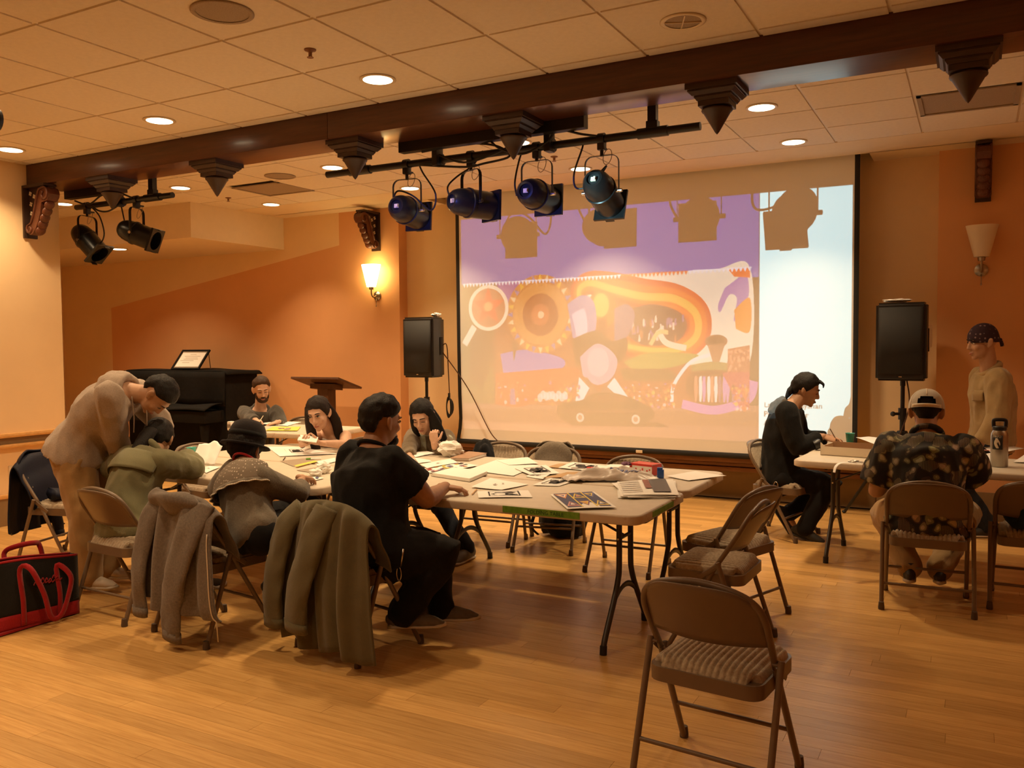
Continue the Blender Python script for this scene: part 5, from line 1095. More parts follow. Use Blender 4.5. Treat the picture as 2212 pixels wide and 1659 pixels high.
def blob(cx, cy, rx, ry, seed, n=18, rough=0.35):
    r = random.Random(seed); ph = [r.uniform(0, 6.28) for _ in range(3)]
    return [(cx+rx*math.cos(a)*(1+rough*math.sin(3*a+ph[0])*.5+rough*.4*math.sin(5*a+ph[1])), cy+ry*math.sin(a)*(1+rough*math.sin(2*a+ph[2])*.5)) for a in [2*PI*k/n for k in range(n)]]
PS = random.Random(21)
for i, (key, pts, m, label) in enumerate(SHEETS):
    P = [Vector(p) for p in pts]; c = sum(P, Vector())/4; rel = [p-c for p in P]
    if key == 'paper_stack':
        t = empty('paper_stack', c, 0, label, 'papers')
        for k in range(6):
            rr = rotm(0, 0, PS.uniform(-.10, .10)); b = MB(); R_ = [rr @ (p*PS.uniform(.90, 1.0))+Vector((PS.uniform(-.012, .012), PS.uniform(-.012, .012), k*.0035)) for p in rel]
            b.sheet(lambda u, v: quad_pt(R_, u, v)+Vector((0, 0, .002*math.sin(5*u+k))), 8, 5, .0016); b.build('loose_sheet', 'paper', t)
        T_ = [p+Vector((0, 0, .024)) for p in rel]
        art(t, T_, [bar(.58, .04, .88, .86)], 'photo_dark', 'dark_print'); art(t, T_, [bar(.47, .06, .575, .62)], 'photo_red', 'red_print'); art(t, T_, [bar(.06+.0*k, .12+.13*k, .40, .15+.13*k) for k in range(6)], 'p_grey', 'faint_lines')
        continue
    wav = 0.0 if m == 'grille' else 0.003
    b = MB(); sd = PS.random()*9
    b.sheet(lambda u, v: quad_pt(rel, u, v)+Vector((0, 0, wav*(math.sin(4*u+sd)+math.sin(3*v+2*sd)+2)*.5)), 9, 7, .0012)
    o = b.build(key, m, None, True, loc=c, angle=40); tag(o, label, 'paper' if m != 'grille' else 'board', 'loose papers on the tables' if m == 'paper' else None)
    U = [p+Vector((0, 0, wav*1.6+.0005)) for p in rel]
    if key in ('stencil_print', 'portrait_print'):
        art(o, U, [bar(.20, .18, .23, .84), bar(.77, .14, .80, .80), bar(.20, .18, .77, .21), bar(.20, .80, .78, .83)], 'ink', 'print_border'); art(o, U, [blob(.42, .52, .15, .20, i+1), blob(.60, .40, .12, .13, i+9), blob(.64, .66, .07, .08, i+4), [(.24, .70), (.40, .60), (.74, .62), (.76, .74), (.50, .76)]], 'ink', 'black_figure')
    elif key == 'drawing_sheet': art(o, U, [blob(.42, .45, .03, .05, 2), blob(.50, .42, .04, .02, 3), blob(.64, .55, .03, .03, 4), bar(.38, .5, .47, .515)], 'p_grey', 'pencil_sketch')
    elif key == 'pattern_print':
        art(o, U, [bar(.05, .04, .93, .93)], 'p_navy', 'print_ground', .0006)
        def tri(cx, cy, s, up): return [(cx-s, cy-s*up), (cx+s, cy-s*up), (cx, cy+s*up)]
        cols = ['p_orange', 'p_pink', 'p_yellow', 'p_purple', 'p_blue', 'p_yellow']
        for k, (cx, cy, up) in enumerate(((.20, .24, 1), (.20, .72, -1), (.50, .24, -1), (.50, .72, 1), (.80, .24, 1), (.80, .72, -1))):
            art(o, U, [tri(cx, cy, .145, up)], cols[k], 'triangle', .0010); art(o, U, [tri(cx, cy-.015*up, .095, up)], ['paper', 'p_purple', 'p_navy', 'p_yellow', 'p_yellow', 'p_navy'][k], 'triangle', .0014); art(o, U, [tri(cx, cy-.02*up, .05, up)], ['p_purple', 'paper', 'p_pink', 'p_orange', 'p_navy', 'paper'][k], 'triangle', .0018)
        art(o, U, [[(.35, .04), (.38, .04), (.36, .93), (.33, .93)], [(.65, .04), (.68, .04), (.66, .93), (.63, .93)]], 'p_yellow', 'yellow_band', .0016)
    elif key == 'magazine_page':
        for k in range(26):
            x, y = PS.uniform(.04, .86), PS.uniform(.05, .85); art(o, U, [bar(x, y, x+PS.uniform(.05, .12), y+PS.uniform(.06, .14))], PS.choice(['p_red', 'p_yellow', 'p_blue', 'p_orange', 'p_purple', 'photo_dark', 'p_pink']), 'printed_block', .0006+.0001*k)
    elif key == 'far_sheet' or (key == 'white_sheet' and i % 3 == 0): art(o, U, [blob(.45, .5, .06, .08, i), bar(.30, .3, .62, .32), bar(.34, .62, .58, .64)], 'p_grey', 'pencil_sketch')
    elif key == 'yellow_sheet': art(o, U, [bar(.12, .55, .60, .72), blob(.5, .4, .12, .1, 5)], 'grille', 'printed_shape')
Z0 = 0.742
def at(k, dz=0.0, dx=0, dy=0): p = PT[k]; return (p[0]+dx, p[1]+dy, Z0+dz)
# carton with red pattern
t = empty('tissue_box', at('redbox', .0), -.25, 'small red and white patterned carton at the back of the tables', 'box')
b = MB(); b.box((0, 0, .035), (.17, .11, .07), bev=.003); b.build('carton', 'paper', t)
b = MB()
for k in range(9): b.box((-.075+.018*k+.003*math.sin(k*7), -.0555, .018+.010*(k % 3)), (.010, .001, .010+.006*(k % 2)))
b.box((0, -.0553, .064), (.168, .001, .012)); b.box((-.075, -.0553, .04), (.018, .001, .05)); b.box((0.0855, 0, .035), (.001, .108, .066)); b.box((0, 0, .0703), (.168, .108, .001)); b.build('red_print', 'red', t)
t = empty('pencil_sharpener', at('blue'), .3, 'blue plastic pencil sharpener standing beside the red patterned carton', 'sharpener')
b = MB(); b.box((0, 0, .027), (.042, .034, .054), bev=.005); b.build('case', 'blue', t, True, angle=40); b = MB(); b.box((-.004, 0, .060), (.034, .026, .014), bev=.003); b.build('lid', 'blue', t)
t = empty('scissors', at('redsci', .018), .5, 'red handled scissors lying on the brown envelope', 'scissors')
for s in (-1, 1):
    b = MB(); b.loft([(.028+.022*math.cos(a), s*.017+.014*math.sin(a), .004) for a in [2*PI*k/14 for k in range(15)]], .0045, 7); b.build('handle', 'red', t, True)
    b = MB(); b.box((-.05, s*.003, .003+.001*s), (.10, .010, .0015), rotm(0, 0, s*.06)); b.build('blade', 'steel', t)
crumple('purple_wrapper', at('purple', .05), (.035, .022, .012), 'p_purple', 'small purple wrapper lying on the plastic bag', 'wrapper', 9)
# plastic shopping bag
M['plastic'] = mat('thin white plastic', (0.66, 0.58, 0.52), 0.35, trans=0.15, var=0.08)
b = MB(); c = Vector(at('bag1', .012)); off = Vector((3, 8, 1))
bx = Vector(PT['bag1'])
def pbag(u, v):
    a = 2*u-1; w_ = .30*(1-.35*abs(2*v-1)); x = a*w_+.05*(v-.5); y = (v-.5)*.24+.05*math.sin(3*u)
    h = .055*max(0, 1-a*a)*max(0, 1-(2*v-1)**2)**.6*(1+.9*mnoise.noise(Vector((u*4, v*5, 0))+off))+.020*abs(mnoise.noise(Vector((u*9, v*9, 2))+off))
    return (x, y+.05*a, max(.001, h))
b.sheet(pbag, 50, 26, .0025); o = b.build('plastic_bag', 'plastic', None, True, loc=(bx.x+.02, bx.y+.02, Z0+.008)); o.rotation_euler = (0, 0, .15); tag(o, 'crumpled white plastic bag with purple print in the middle of the front tables', 'bag')
b = MB()
for k in range(7):
    u0 = .50+.045*k; b.sheet(lambda u, v: tuple(Vector(pbag(u0+.028*u, .38+.20*v))+Vector((0, 0, .004))), 4, 5, .001)
b.build('purple_print', 'p_blue', o, True)
# notebook, sketchbook, pencils, tissue
M['tan'] = mat('tan book cover', (0.40, 0.24, 0.15), 0.6, var=0.12)
P = [Vector(PT[k]) for k in ('notebook_a', 'nb_b', 'nb_c', 'nb_d')]; c = sum(P, Vector())/4
t = empty('notebook', (c.x, c.y, Z0), 0, 'tan covered notebook lying by the crumpled tissue', 'notebook')
R_ = [p-c for p in P]; hh = R_
b = MB(); b.prism([(p.x*.98, p.y*.98) for p in R_], .018, Matrix.Translation((0, 0, .002))); b.build('page_block', 'paper', t)
b = MB(); b.prism([(p.x*1.02, p.y*1.02) for p in R_], .003, Matrix.Translation((0, 0, .020))); b.build('cover', 'tan', t); b = MB(); b.prism([(p.x*1.02, p.y*1.02) for p in R_], .002, Matrix.Translation((0, 0, 0))); b.build('cover', 'tan', t)
P = [Vector(PT[k]) for k in ('sk1', 'sk2', 'sk3', 'sk4')]; c = sum(P, Vector())/4; R_ = [p-c for p in P]
t = empty('sketchbook', (c.x, c.y, Z0), 0, 'thick white spiral sketchbook behind the hand of the black-shirted man', 'sketchbook')
b = MB(); b.prism([(p.x, p.y) for p in R_], .020, Matrix.Translation((0, 0, .002))); b.build('page_block', 'paper', t)
b = MB()
for k in range(20):
    p = R_[0]*(1-k/19)+R_[1]*(k/19); d = (R_[1]-R_[0]).normalized(); n_ = Vector((-d.y, d.x, 0)); b.loft([(p.x+n_.x*.009*math.cos(a), p.y+n_.y*.009*math.cos(a), .012+.013*math.sin(a)) for a in [2*PI*j/10 for j in range(11)]], .0012, 5)
b.build('spiral_wire', 'black', t)
def pencil(ka, kb, m, label, r=.0036):
    a, c = Vector(PT[ka]), Vector(PT[kb]); d = (c-a).normalized(); t = empty('pencil', (a.x, a.y, Z0+r+.0006), 0, label, 'pencil'); L_ = max(.09, min(.17, (c-a).length)); d.z = 0
    b = MB(); b.cyl((0, 0, 0), d*L_, r, 6); b.build('shaft', m, t); b = MB(); b.cyl(d*L_, d*(L_+.016), r, 6, .0008); b.build('sharpened_tip', 'plate', t)
pencil('pen1', 'pen1b', 'rail', 'short wooden pencil beside the stencil print at the table front'); pencil('pencil', 'pencilb', 'plate', 'pale pencil under the fingers of the black-shirted man'); pencil('pencilG', 'pencilGb', 'black', 'dark pencil standing out near the arm of the woman in the hat')
crumple('crumpled_tissue', at('tissue'), (.10, .07, .05), 'paper', 'crumpled white tissue beside the tan notebook', 'tissue', 21); crumple('crumpled_tissue', at('tis2'), (.05, .035, .02), 'paper', 'crumpled tissue by the elbow of the woman in the hat', 'tissue', 22)
crumple('crumpled_tissue', at('tis3'), (.035, .06, .035), 'paper', 'rolled tissue beside the back of the black-shirted man', 'tissue', 23)
b = MB(); off = Vector((5, 1, 9)); b.sheet(lambda u, v: ((u-.5)*.20, .03*math.sin(5*u)+.03*(v-.5), v*.20*(1-.25*abs(2*u-1))+.015*mnoise.noise(Vector((u*5, v*5, 0))+off)), 16, 12, .0015); o = b.build('crumpled_sheet', 'paper', None, True, loc=at('crumL')); o.rotation_euler = (-.45, .1, .3); tag(o, 'big crumpled white sheet standing up beside the teal cup on the left table', 'paper')
def cup(key, label, dx=0, dy=0):
    t = empty('plastic_cup', at(key, 0, dx, dy), 0, label, 'cup'); b = MB(); b.lathe([(0, .002), (.027, .0), (.036, .078), (.039, .080), (.0385, .082), (.034, .078), (.026, .004), (0, .004)], seg=26, cap=False); b.build('cup', 'tealcup', t, True, angle=50)
    b = MB(); b.lathe([(.0, .005), (.0265, .005), (.030, .036), (.0, .036)], seg=22, cap=False); b.build('tinted_water', 'tealcup', t, True, angle=50)
cup('cupL', 'teal plastic cup on the left table between the green jacket and crumpled sheet'); cup('cupR', 'teal plastic cup of water by the hands of the black-hooded man')
t = empty('marker', at('green', .008), .6, 'green capped marker on the left table', 'marker'); b = MB(); b.cyl((-.02, 0, 0), (.055, 0, 0), .0075, 10); b.build('barrel', 'paper', t, True, angle=40); b = MB(); b.cyl((-.055, 0, 0), (-.02, 0, 0), .0082, 10); b.build('cap', 'greentape', t, True, angle=40)
t = empty('cutting_tool', at('redtool'), .35, 'black hand tool with an orange-red grip beside the bending man', 'tool'); b = MB(); b.ell((0, 0, .018), (.085, .026, .018), None, 18, 10); b.build('grip', mat('orange red rubber', (0.75, 0.09, 0.04), 0.5), t, True); b = MB(); b.box((.02, .035, .02), (.14, .05, .04), bev=.012); b.ell((-.09, 0, .014), (.03, .02, .014), None, 12, 8); b.build('tool_body', 'black', t, True, angle=40)
b = MB(); b.ell((0, 0, .006), (.014, .009, .006), None, 10, 6); o = b.build('eraser', 'p_blue', None, True, loc=at('smallpurple', .004)); tag(o, 'small purple eraser on the sheet near the woman in the hat', 'eraser')
# phone, pencils held in hands
def held(fig_wr, fig_wl, loc, rot, name, label): pass
# right table
A, B_, C_ = Vector(PT['tray_a']), Vector(PT['tray_b']), Vector(PT['tray_c']); ax = (B_-A); ax.z = 0; L_ = .62; ax.normalize(); ay = Vector((-ax.y, ax.x, 0)); W_ = .30; H_ = .065
t = empty('cardboard_tray', (A.x, A.y, Z0), math.atan2(ax.y, ax.x), 'long open white cardboard tray on the right table', 'box')
M['card'] = mat('white cardboard', (0.72, 0.62, 0.48), 0.7); M['cardin'] = mat('brown cardboard inside', (0.36, 0.22, 0.12), 0.8)
for nm, m_, c, s_ in (('tray_bottom', 'cardin', (L_/2, W_/2, .003), (L_, W_, .004)), ('tray_side', 'card', (L_/2, .002, H_/2), (L_, .004, H_)), ('tray_side', 'cardin', (L_/2, W_-.002, H_/2+.004), (L_, .004, H_+.008)), ('tray_side', 'card', (.002, W_/2, H_/2), (.004, W_, H_)), ('tray_side', 'card', (L_-.002, W_/2, H_/2), (.004, W_, H_))):
    b = MB(); b.box(c, s_); b.build(nm, m_, t)
b = MB(); b.prism([(0, 0), (.0, .03), (.034, .0)], .004, Matrix.Translation((0, .004, H_)) @ RX); b.build('corner_flap', 'card', t)
b = MB(); b.lathe([(.0, .0), (.036, 0), (.038, .012), (.038, .05), (.034, .056), (.0, .056)], seg=22, mtx=rotm(0, 1.2, .4)); o = b.build('camera_lens', 'black', None, True, loc=at('capR', .034, -.02, .02), angle=40); tag(o, 'black camera lens lying by the left end of the cardboard tray', 'lens')
b = MB(); b.lathe([(.026, .0), (.031, .0), (.031, .006), (.026, .006)], seg=22, mtx=rotm(0, 1.2, .4)); b.build('lens_ring', 'steel', o, True, angle=40)
t = empty('scissors', at('sciR', .002), 2.9, 'steel scissors lying in front of the cardboard tray', 'scissors')
for s in (-1, 1):
    b = MB(); b.loft([(.034+.026*math.cos(a), s*.026+.015*math.sin(a), .004) for a in [2*PI*k/14 for k in range(15)]], .0038, 7); b.build('handle', 'steel', t, True)
    b = MB(); b.box((-.045, s*.010, .003+.001*s), (.12, .010, .0016), rotm(0, 0, s*.30)); b.build('blade', 'steel', t)
b = MB(); q0 = Vector(at('stripR', .006)); b.loft(curve3([(.10, .10, .004), (.04, .055, .016), (-.02, .02, .018), (-.055, -.02, -.004), (-.065, -.045, -.045)]), (.0008, .017), 6, ref=(0, 0, 1)) if False else b.sheet(lambda u, v: ((lambda p, w_: (p[0]+w_*.6, p[1]-w_*.8, p[2]))(curve3([(.12, .11, .004), (.05, .06, .016), (-.01, .012, .018), (-.035, -.030, -.002), (-.042, -.052, -.040)], 5)[int(u*20)], (v-.5)*.032)), 21, 3, .0012)
o = b.build('paper_strip', 'paper', None, True, loc=q0); tag(o, 'curling white paper strip hanging over the edge of the right table', 'paper')
t = empty('steel_bottle', at('bottle'), 0, 'tall brushed steel bottle with a black lid and sticker on the right table', 'bottle')
b = MB(); b.lathe([(0, 0), (.050, 0), (.0525, .004), (.0525, .205), (.050, .222), (.042, .238), (.038, .246), (.0, .246)], seg=36); b.build('bottle_body', 'steel', t, True, angle=40)
b = MB(); b.lathe([(.041, .243), (.0425, .246), (.0425, .266), (.039, .270), (.0, .270)], seg=30); lid = b.build('lid', 'black', t, True, angle=40)
b = MB(); b.loft(curve3([(-.034, 0, .262), (-.036, 0, .300), (-.026, 0, .312), (.026, 0, .312), (.036, 0, .300), (.034, 0, .262)]), (.008, .012), 8, ref=(0, 1, 0)); b.build('lid_handle', 'black', lid, True)
def on_cyl(a0, a1, z0, z1, r=.0532): return lambda u, v: (r*math.sin(a0+(a1-a0)*u), -r*math.cos(a0+(a1-a0)*u), z0+(z1-z0)*v)
b = MB(); b.sheet(on_cyl(-.85, .35, .118, .212), 14, 4, .0008); st = b.build('sticker', 'ink', t, True)
b = MB(); b.sheet(lambda u, v: (lambda a, z: (.0539*math.sin(a), -.0539*math.cos(a), z))(-.28+.36*(.35+.65*math.sin(PI*min(1, v*1.05)))*(2*u-1)*.95-.10*(v-.5), .126+.066*v), 13, 14, .0006); b.build('pale_emblem', 'plate', st, True)
b = MB(); b.sheet(lambda u, v: (lambda a, z: (.0544*math.sin(a), -.0544*math.cos(a), z))(-.16+.20*(u-.5)-.25*(v-.5), .140+.03*v-.012*math.sin(PI*u)), 8, 6, .0004); b.build('dark_mark', 'ink', st, True)
for k, ch_ in enumerate('MAPO'):
    a = -.62+.215*k; word(ch_, t, (.0536*math.sin(a), -.0536*math.cos(a), .203), (PI/2, 0, a), .021, 'plate', 'sticker_letter')
t = empty('glue_bottle', at('glue'), 0, 'small white glue bottle beside the steel bottle', 'bottle'); b = MB(); b.box((0, 0, .038), (.036, .022, .076), bev=.006); b.build('glue_body', 'card', t, True, angle=40); b = MB(); b.cyl((0, 0, .076), (0, 0, .098), .012, 12); b.build('cap', 'paper', t, True, angle=40); b = MB(); b.box((0, -.0115, .030), (.030, .001, .040)); b.build('front_label', 'blue', t)
b = MB()
for k in range(6): b.box((-.008+.003*k, -.0123, .02), (.0015, .0006, .014))
b.build('bar_marks', 'ink', t)
b = MB(); b.box((0, 0, .004), (.09, .025, .007), rotm(0, 0, .2), bev=.003); o = b.build('red_folder', 'p_pink', None, loc=at('redR')); tag(o, 'small pinkish red card lying beside the steel bottle', 'card')
b = MB(); b.ell((0, 0, .008), (.009, .007, .008), None, 10, 8); o = b.build('paper_scrap', 'plate', None, True, loc=(PT['bead'][0], PT['bead'][1], .0006)); tag(o, 'tiny pale crumb lying on the open floor near the right table leg', 'crumb')
b = MB(); b.box((0, 0, .045), (.05, .06, .09), bev=.01); o = b.build('paint_jar', 'paper', None, True, loc=(-6.585, 6.22, Z0), angle=40); tag(o, 'white paper wrapped jar at the left corner of the back table', 'jar')
b = MB(); b.box((0, -.0305, .045), (.046, .001, .035)); b.build('jar_label', 'p_grey', o)
# ================================================================ PEOPLE
def V3(p): return Vector(p)
def ik(a, c, l1, l2, pole):
    a, c = V3(a), V3(c); d = c-a; L = d.length; k = 1.0
    if L > (l1+l2)*0.995: k = L/((l1+l2)*0.995); l1 *= k; l2 *= k
    x = (L*L+l1*l1-l2*l2)/(2*L); h = math.sqrt(max(0, l1*l1-x*x)); n = d/L; p = V3(pole); p = p-n*p.dot(n)
    if p.length < 1e-6: p = Vector((0, 0, 1))
    return a+n*x+p.normalized()*h
SK = {}
def skin(name, col):
    m = mat(name, col, 0.55, var=0.10, vscale=25, bump=0.05, bscale=200); m.node_tree.nodes['Principled BSDF'].inputs['Subsurface Weight'].default_value = 0.0
    return m
M['skin_a'] = skin('skin light', (0.60, 0.36, 0.24)); M['skin_b'] = skin('skin medium', (0.50, 0.28, 0.165)); M['skin_c'] = skin('skin tan', (0.40, 0.205, 0.115))
def hair_mat(name, col):
    mt, nt, b = new_mat(name); v = coords(nt, 'Object', (70, 70, 6)); n = nd(nt, 'ShaderNodeTexNoise', Scale=3.0, Detail=3.0); lk(nt, v, n.inputs['Vector'])
    b.inputs['Base Color'].default_value = (*col, 1); b.inputs['Roughness'].default_value = 0.6; b.inputs['Specular IOR Level'].default_value = 0.25; bp = nd(nt, 'ShaderNodeBump', Strength=0.5, Distance=0.01); lk(nt, n.outputs['Fac'], bp.inputs['Height']); lk(nt, bp.outputs['Normal'], b.inputs['Normal']); return mt
M['hair_black'] = hair_mat('black hair', (0.010, 0.008, 0.007)); M['hair_brown'] = hair_mat('brown hair', (0.055, 0.028, 0.014)); M['hair_dark'] = hair_mat('dark brown hair', (0.018, 0.010, 0.007))
M['eyewhite'] = mat('eye white', (0.72, 0.66, 0.58), 0.25); M['iris'] = mat('dark iris', (0.02, 0.011, 0.007), 0.15); M['lip'] = mat('lips', (0.38, 0.13, 0.09), 0.5); M['lash'] = mat('brows and lashes', (0.012, 0.008, 0.006), 0.8)
M['sole'] = mat('pale rubber sole', (0.55, 0.48, 0.38), 0.6); M['shoe_dark'] = mat('dark shoe', (0.03, 0.025, 0.02), 0.6, var=0.3); M['shoe_grey'] = mat('grey trainer', (0.14, 0.115, 0.09), 0.7, var=0.3, vscale=20); M['shoe_white'] = mat('off white trainer', (0.55, 0.46, 0.36), 0.6, var=0.1)

class Figure:
    """one person: spine, joints and the surfaces grown round them"""
    def __init__(s, key, label, skin_m, build=1.0, female=False, head=1.0, seated=True, spine_bulge=0.03, sh=0.0, arm=(0.29, 0.25), elbow=None, hipw=0.09, shw=None, feet=None, drop=0.066):
        p = POSE[key]; s.p = p; s.key = key; s.k = build; s.fem = female; s.hs = head; s.skin_m = skin_m; s.seated = seated
        s.P, s.N, s.H = V3(p['pelvis']), V3(p['neck']), V3(p['head'])
        s.face = V3(p['face']).normalized(); s.R = Vector((s.face.y, -s.face.x, 0)).normalized()
        s.root = empty('person', (s.P.x, s.P.y, 0), 0, label, 'person')
        s.S = (Matrix.Rotation(sh, 3, 'Z') @ s.R)                   # shoulder axis
        ax = (s.N-s.P); up_ = ax.normalized(); s.back = (-(s.R.cross(up_))).normalized(); s.back = up_.cross(s.R).normalized() if False else -(up_.cross(s.R)).normalized()
        if s.back.dot(s.face) > 0: s.back = -s.back
        s.mid = (s.P+s.N)/2+s.back*spine_bulge*2
        w_ = shw if shw else (0.155 if female else 0.178)*build**0.5
        d1 = (s.N-s.mid).normalized()
        s.shr = s.N-d1*drop+s.S*w_; s.shl = s.N-d1*drop-s.S*w_
        s.wr, s.wl = V3(p['wr']), V3(p['wl'])
        er = elbow[0] if elbow else s.R*0.5+Vector((0, 0, -1))+s.back*0.4
        el = elbow[1] if elbow else -s.R*0.5+Vector((0, 0, -1))+s.back*0.4
        s.er, s.el = ik(s.shr, s.wr, *arm, er), ik(s.shl, s.wl, *arm, el)
        s.hr, s.hl = s.P+s.R*hipw, s.P-s.R*hipw
        fz = 0.085
        s.ar = V3(p['ar']) if 'ar' in p else s.P+s.face*0.40+s.R*0.10; s.al = V3(p['al']) if 'al' in p else s.P+s.face*0.36-s.R*0.10
        if not seated and 'ar' not in p: s.ar = s.P+s.R*0.10; s.al = s.P-s.R*0.10+s.face*0.04
        s.ar.z = max(fz, s.ar.z) if 'ar' in p else fz; s.al.z = max(fz, s.al.z) if 'al' in p else fz
        pole = s.face+Vector((0, 0, 0.8)) if seated else s.face
        s.kr = V3(p['kr']) if 'kr' in p else ik(s.hr, s.ar, 0.43, 0.42, pole); s.kl = V3(p['kl']) if 'kl' in p else ik(s.hl, s.al, 0.43, 0.42, pole)
        s.hf = V3(p['hf']).normalized(); hu = V3(p['hu']); s.hu = (hu-s.hf*hu.dot(s.hf)).normalized(); s.hr_ = s.hf.cross(s.hu)
        m = Matrix.Identity(4)
        for i in range(3): m[i][0] = s.hr_[i]; m[i][1] = s.hf[i]; m[i][2] = s.hu[i]; m[i][3] = s.H[i]
        s.HM = m @ Matrix.Scale(head, 4)
        s.feetdir = feet if feet else (s.face, s.face)
    # ---- local frame: parts are modelled in the root's space
    def L(s, v): return V3(v)-s.root.location
    def spine(s, t):
        a, b_, c = s.P, s.mid, s.N
        if t < 0: return a+(b_-a).normalized()*t*(c-a).length
        return a*(1-t)**2+b_*2*t*(1-t)+c*t*t
    SEC = [(-.20, .125, .10), (-.10, .158, .118), (0, .168, .125), (.18, .148, .113), (.36, .140, .110), (.55, .156, .120), (.72, .168, .120), (.86, .160, .100), (.94, .118, .082), (1.0, .068, .066)]
    def sec(s, t):
        S_ = s.SEC
        for (t0, a0, b0), (t1, a1, b1) in zip(S_, S_[1:]):
            if t <= t1:
                q = max(0, (t-t0)/(t1-t0)); a, b_ = a0+(a1-a0)*q, b0+(b1-b0)*q; break
        else: a, b_ = S_[-1][1:]
        k = s.k
        if s.fem: a *= 0.92 if t > .1 else 1.0; b_ *= 0.93
        if 0.0 <= t <= 0.75: b_ *= 1+(k-1)*1.0
        if t < .93: a *= 1+(k-1)*0.8
        return a, b_
    def tp(s, t, th, ex=0.0):
        """torso point; th = 0 right side, 90 deg = back"""
        c = s.spine(t); d = (s.spine(t+.02)-s.spine(t-.02)).normalized(); q = min(1, max(0, t)); sx = (s.R*(1-q)+s.S*q); sx = (sx-d*sx.dot(d)).normalized(); bk = d.cross(sx)
        if bk.dot(s.back) < 0: bk = -bk
        a, b_ = s.sec(t); return c+sx*((a+ex)*math.cos(th))+bk*((b_+ex)*math.sin(th))
    def torso(s, b, t0, t1, ex=0.0, n=16, flare=0.0):
        ts = [t0+(t1-t0)*i/(n-1) for i in range(n)]; pts = [s.L(s.spine(t)) for t in ts]
        refs = [list((s.R*(1-min(1, max(0, t)))+s.S*min(1, max(0, t)))) for t in ts]; rad = []
        for i, t in enumerate(ts):
            a, b_ = s.sec(t); f = flare*max(0, (0.25-t)/0.4); rad.append((a+ex+f, b_+ex+f))
        b.loft(pts, rad, 28, ref=refs)
    def arm_(s, b, side, ex=0.0, upto=1.0, k=1.0, start=0.0):
        sh, e, w_ = (s.shr, s.er, s.wr) if side > 0 else (s.shl, s.el, s.wl); kk = k*(0.86 if s.fem else 1.0)*s.k**0.5
        pts = []; rr = []
        for i in range(7): q = i/6; pts.append(sh*(1-q)+e*q); rr.append((0.060-0.016*q+0.006*math.sin(PI*q))*kk+ex)
        for i in range(1, 8):
            q = i/7
            if q > upto+1e-6: break
            pts.append(e*(1-q)+w_*q); rr.append((0.044+0.004*math.sin(PI*min(1, q*1.6))-0.017*q)*kk+ex)
        if upto < 0:    # short sleeve: part of the upper arm only
            n = max(2, int(7*(1+upto))); pts, rr = pts[:n], [r_+0.006*i for i, r_ in enumerate(rr[:n])]
        b.loft([s.L(p) for p in pts], rr, 14, round_cap=upto >= 1 or upto < -5)
        b.ell(s.L(sh), (0.060*kk+ex,)*3, None, 14, 10)
    def leg_(s, b, side, ex=0.0, upto=1.0):
        h, k, a = (s.hr, s.kr, s.ar) if side > 0 else (s.hl, s.kl, s.al); kk = s.k**0.6*(0.95 if s.fem else 1)
        pts = []; rr = []
        for i in range(6): q = i/5; pts.append(h*(1-q)+k*q); rr.append((0.098-0.038*q)*kk+ex)
        for i in range(1, 7):
            q = i/6; pts.append(k*(1-q)+a*q); rr.append((0.060+0.004*math.sin(PI*min(1, q*1.5))-0.021*q)*kk+ex*(1+0.5*q))
        b.loft([s.L(p) for p in pts], rr, 14, round_cap=True)
    def foot_pts(s, side):
        a = s.ar if side > 0 else s.al; d = V3(s.feetdir[0 if side > 0 else 1]); d = d.normalized(); return a, d
    def body(s, hands=(('relaxed', 0.5), ('relaxed', 0.5)), palm=(None, None), hdir=(None, None), voxel=0.0072):
        b = MB(); s.torso(b, -.20, 1.0, -0.004)
        for sd in (1, -1):
            s.arm_(b, sd); s.leg_(b, sd, -0.004); a, d = s.foot_pts(sd)
            b.loft([s.L(a-d*0.05+Vector((0, 0, -.03))), s.L(a+d*0.02+Vector((0, 0, -.03))), s.L(a+d*0.16+Vector((0, 0, -.055)))], [(0.034, .034), (0.037, .04), (0.034, .018)], 12, round_cap=True)
        h = MB()
        h.ell((0, -.012, .028), (.076, .096, .092), None, 24, 16); h.ell((0, .020, -.028), (.063, .069, .090), None, 24, 16); h.ell((0, .026, -.080), (.049, .058, .040), None, 18, 12); h.ell((0, .070, -.106), (.022, .019, .017), None, 14, 10)
        h.ell((0, .076, .024), (.054, .018, .013), None, 16, 8); h.loft([(0, .086, .014), (0, .096, -.012), (0, .105, -.034)], [(.008, .010), (.010, .012), (.013, .012)], 10, ref=(1, 0, 0), round_cap=True)
        h.ell((0, .089, -.068), (.024, .010, .007), None, 12, 8); h.ell((0, .087, -.080), (.021, .011, .007), None, 12, 8)
        for x in (-1, 1):
            h.ell((x*.036, .062, -.030), (.023, .022, .026), None, 14, 10); h.ell((x*.012, .096, -.040), (.009, .010, .008), None, 10, 8)
            h.ell((x*.085, -.014, -.006), (.012, .020, .035), rotm(0.25, 0, x*0.45), 14, 10); h.ell((x*.079, .0, -.034), (.009, .010, .013), None, 10, 8)
        MI = Matrix.Translation(-s.root.location) @ s.HM; o = len(b.V); b.add(h.V, h.F, MI)
        nk = MI @ Vector((0, -.022, -.055)); bt = s.L(s.spine(0.93)); r0 = 0.054 if s.fem else 0.062
        b.loft([bt, bt*0.6+nk*0.4, nk], [r0*1.15*s.k**.4, r0*s.k**.4, r0*0.95], 16, round_cap=True)
        o = b.build('body', s.skin_m, s.root); remesh(o, voxel, 3); 
        # hands: palm, four unequal fingers and a thumb, rooted in the wrist
        hb = MB()
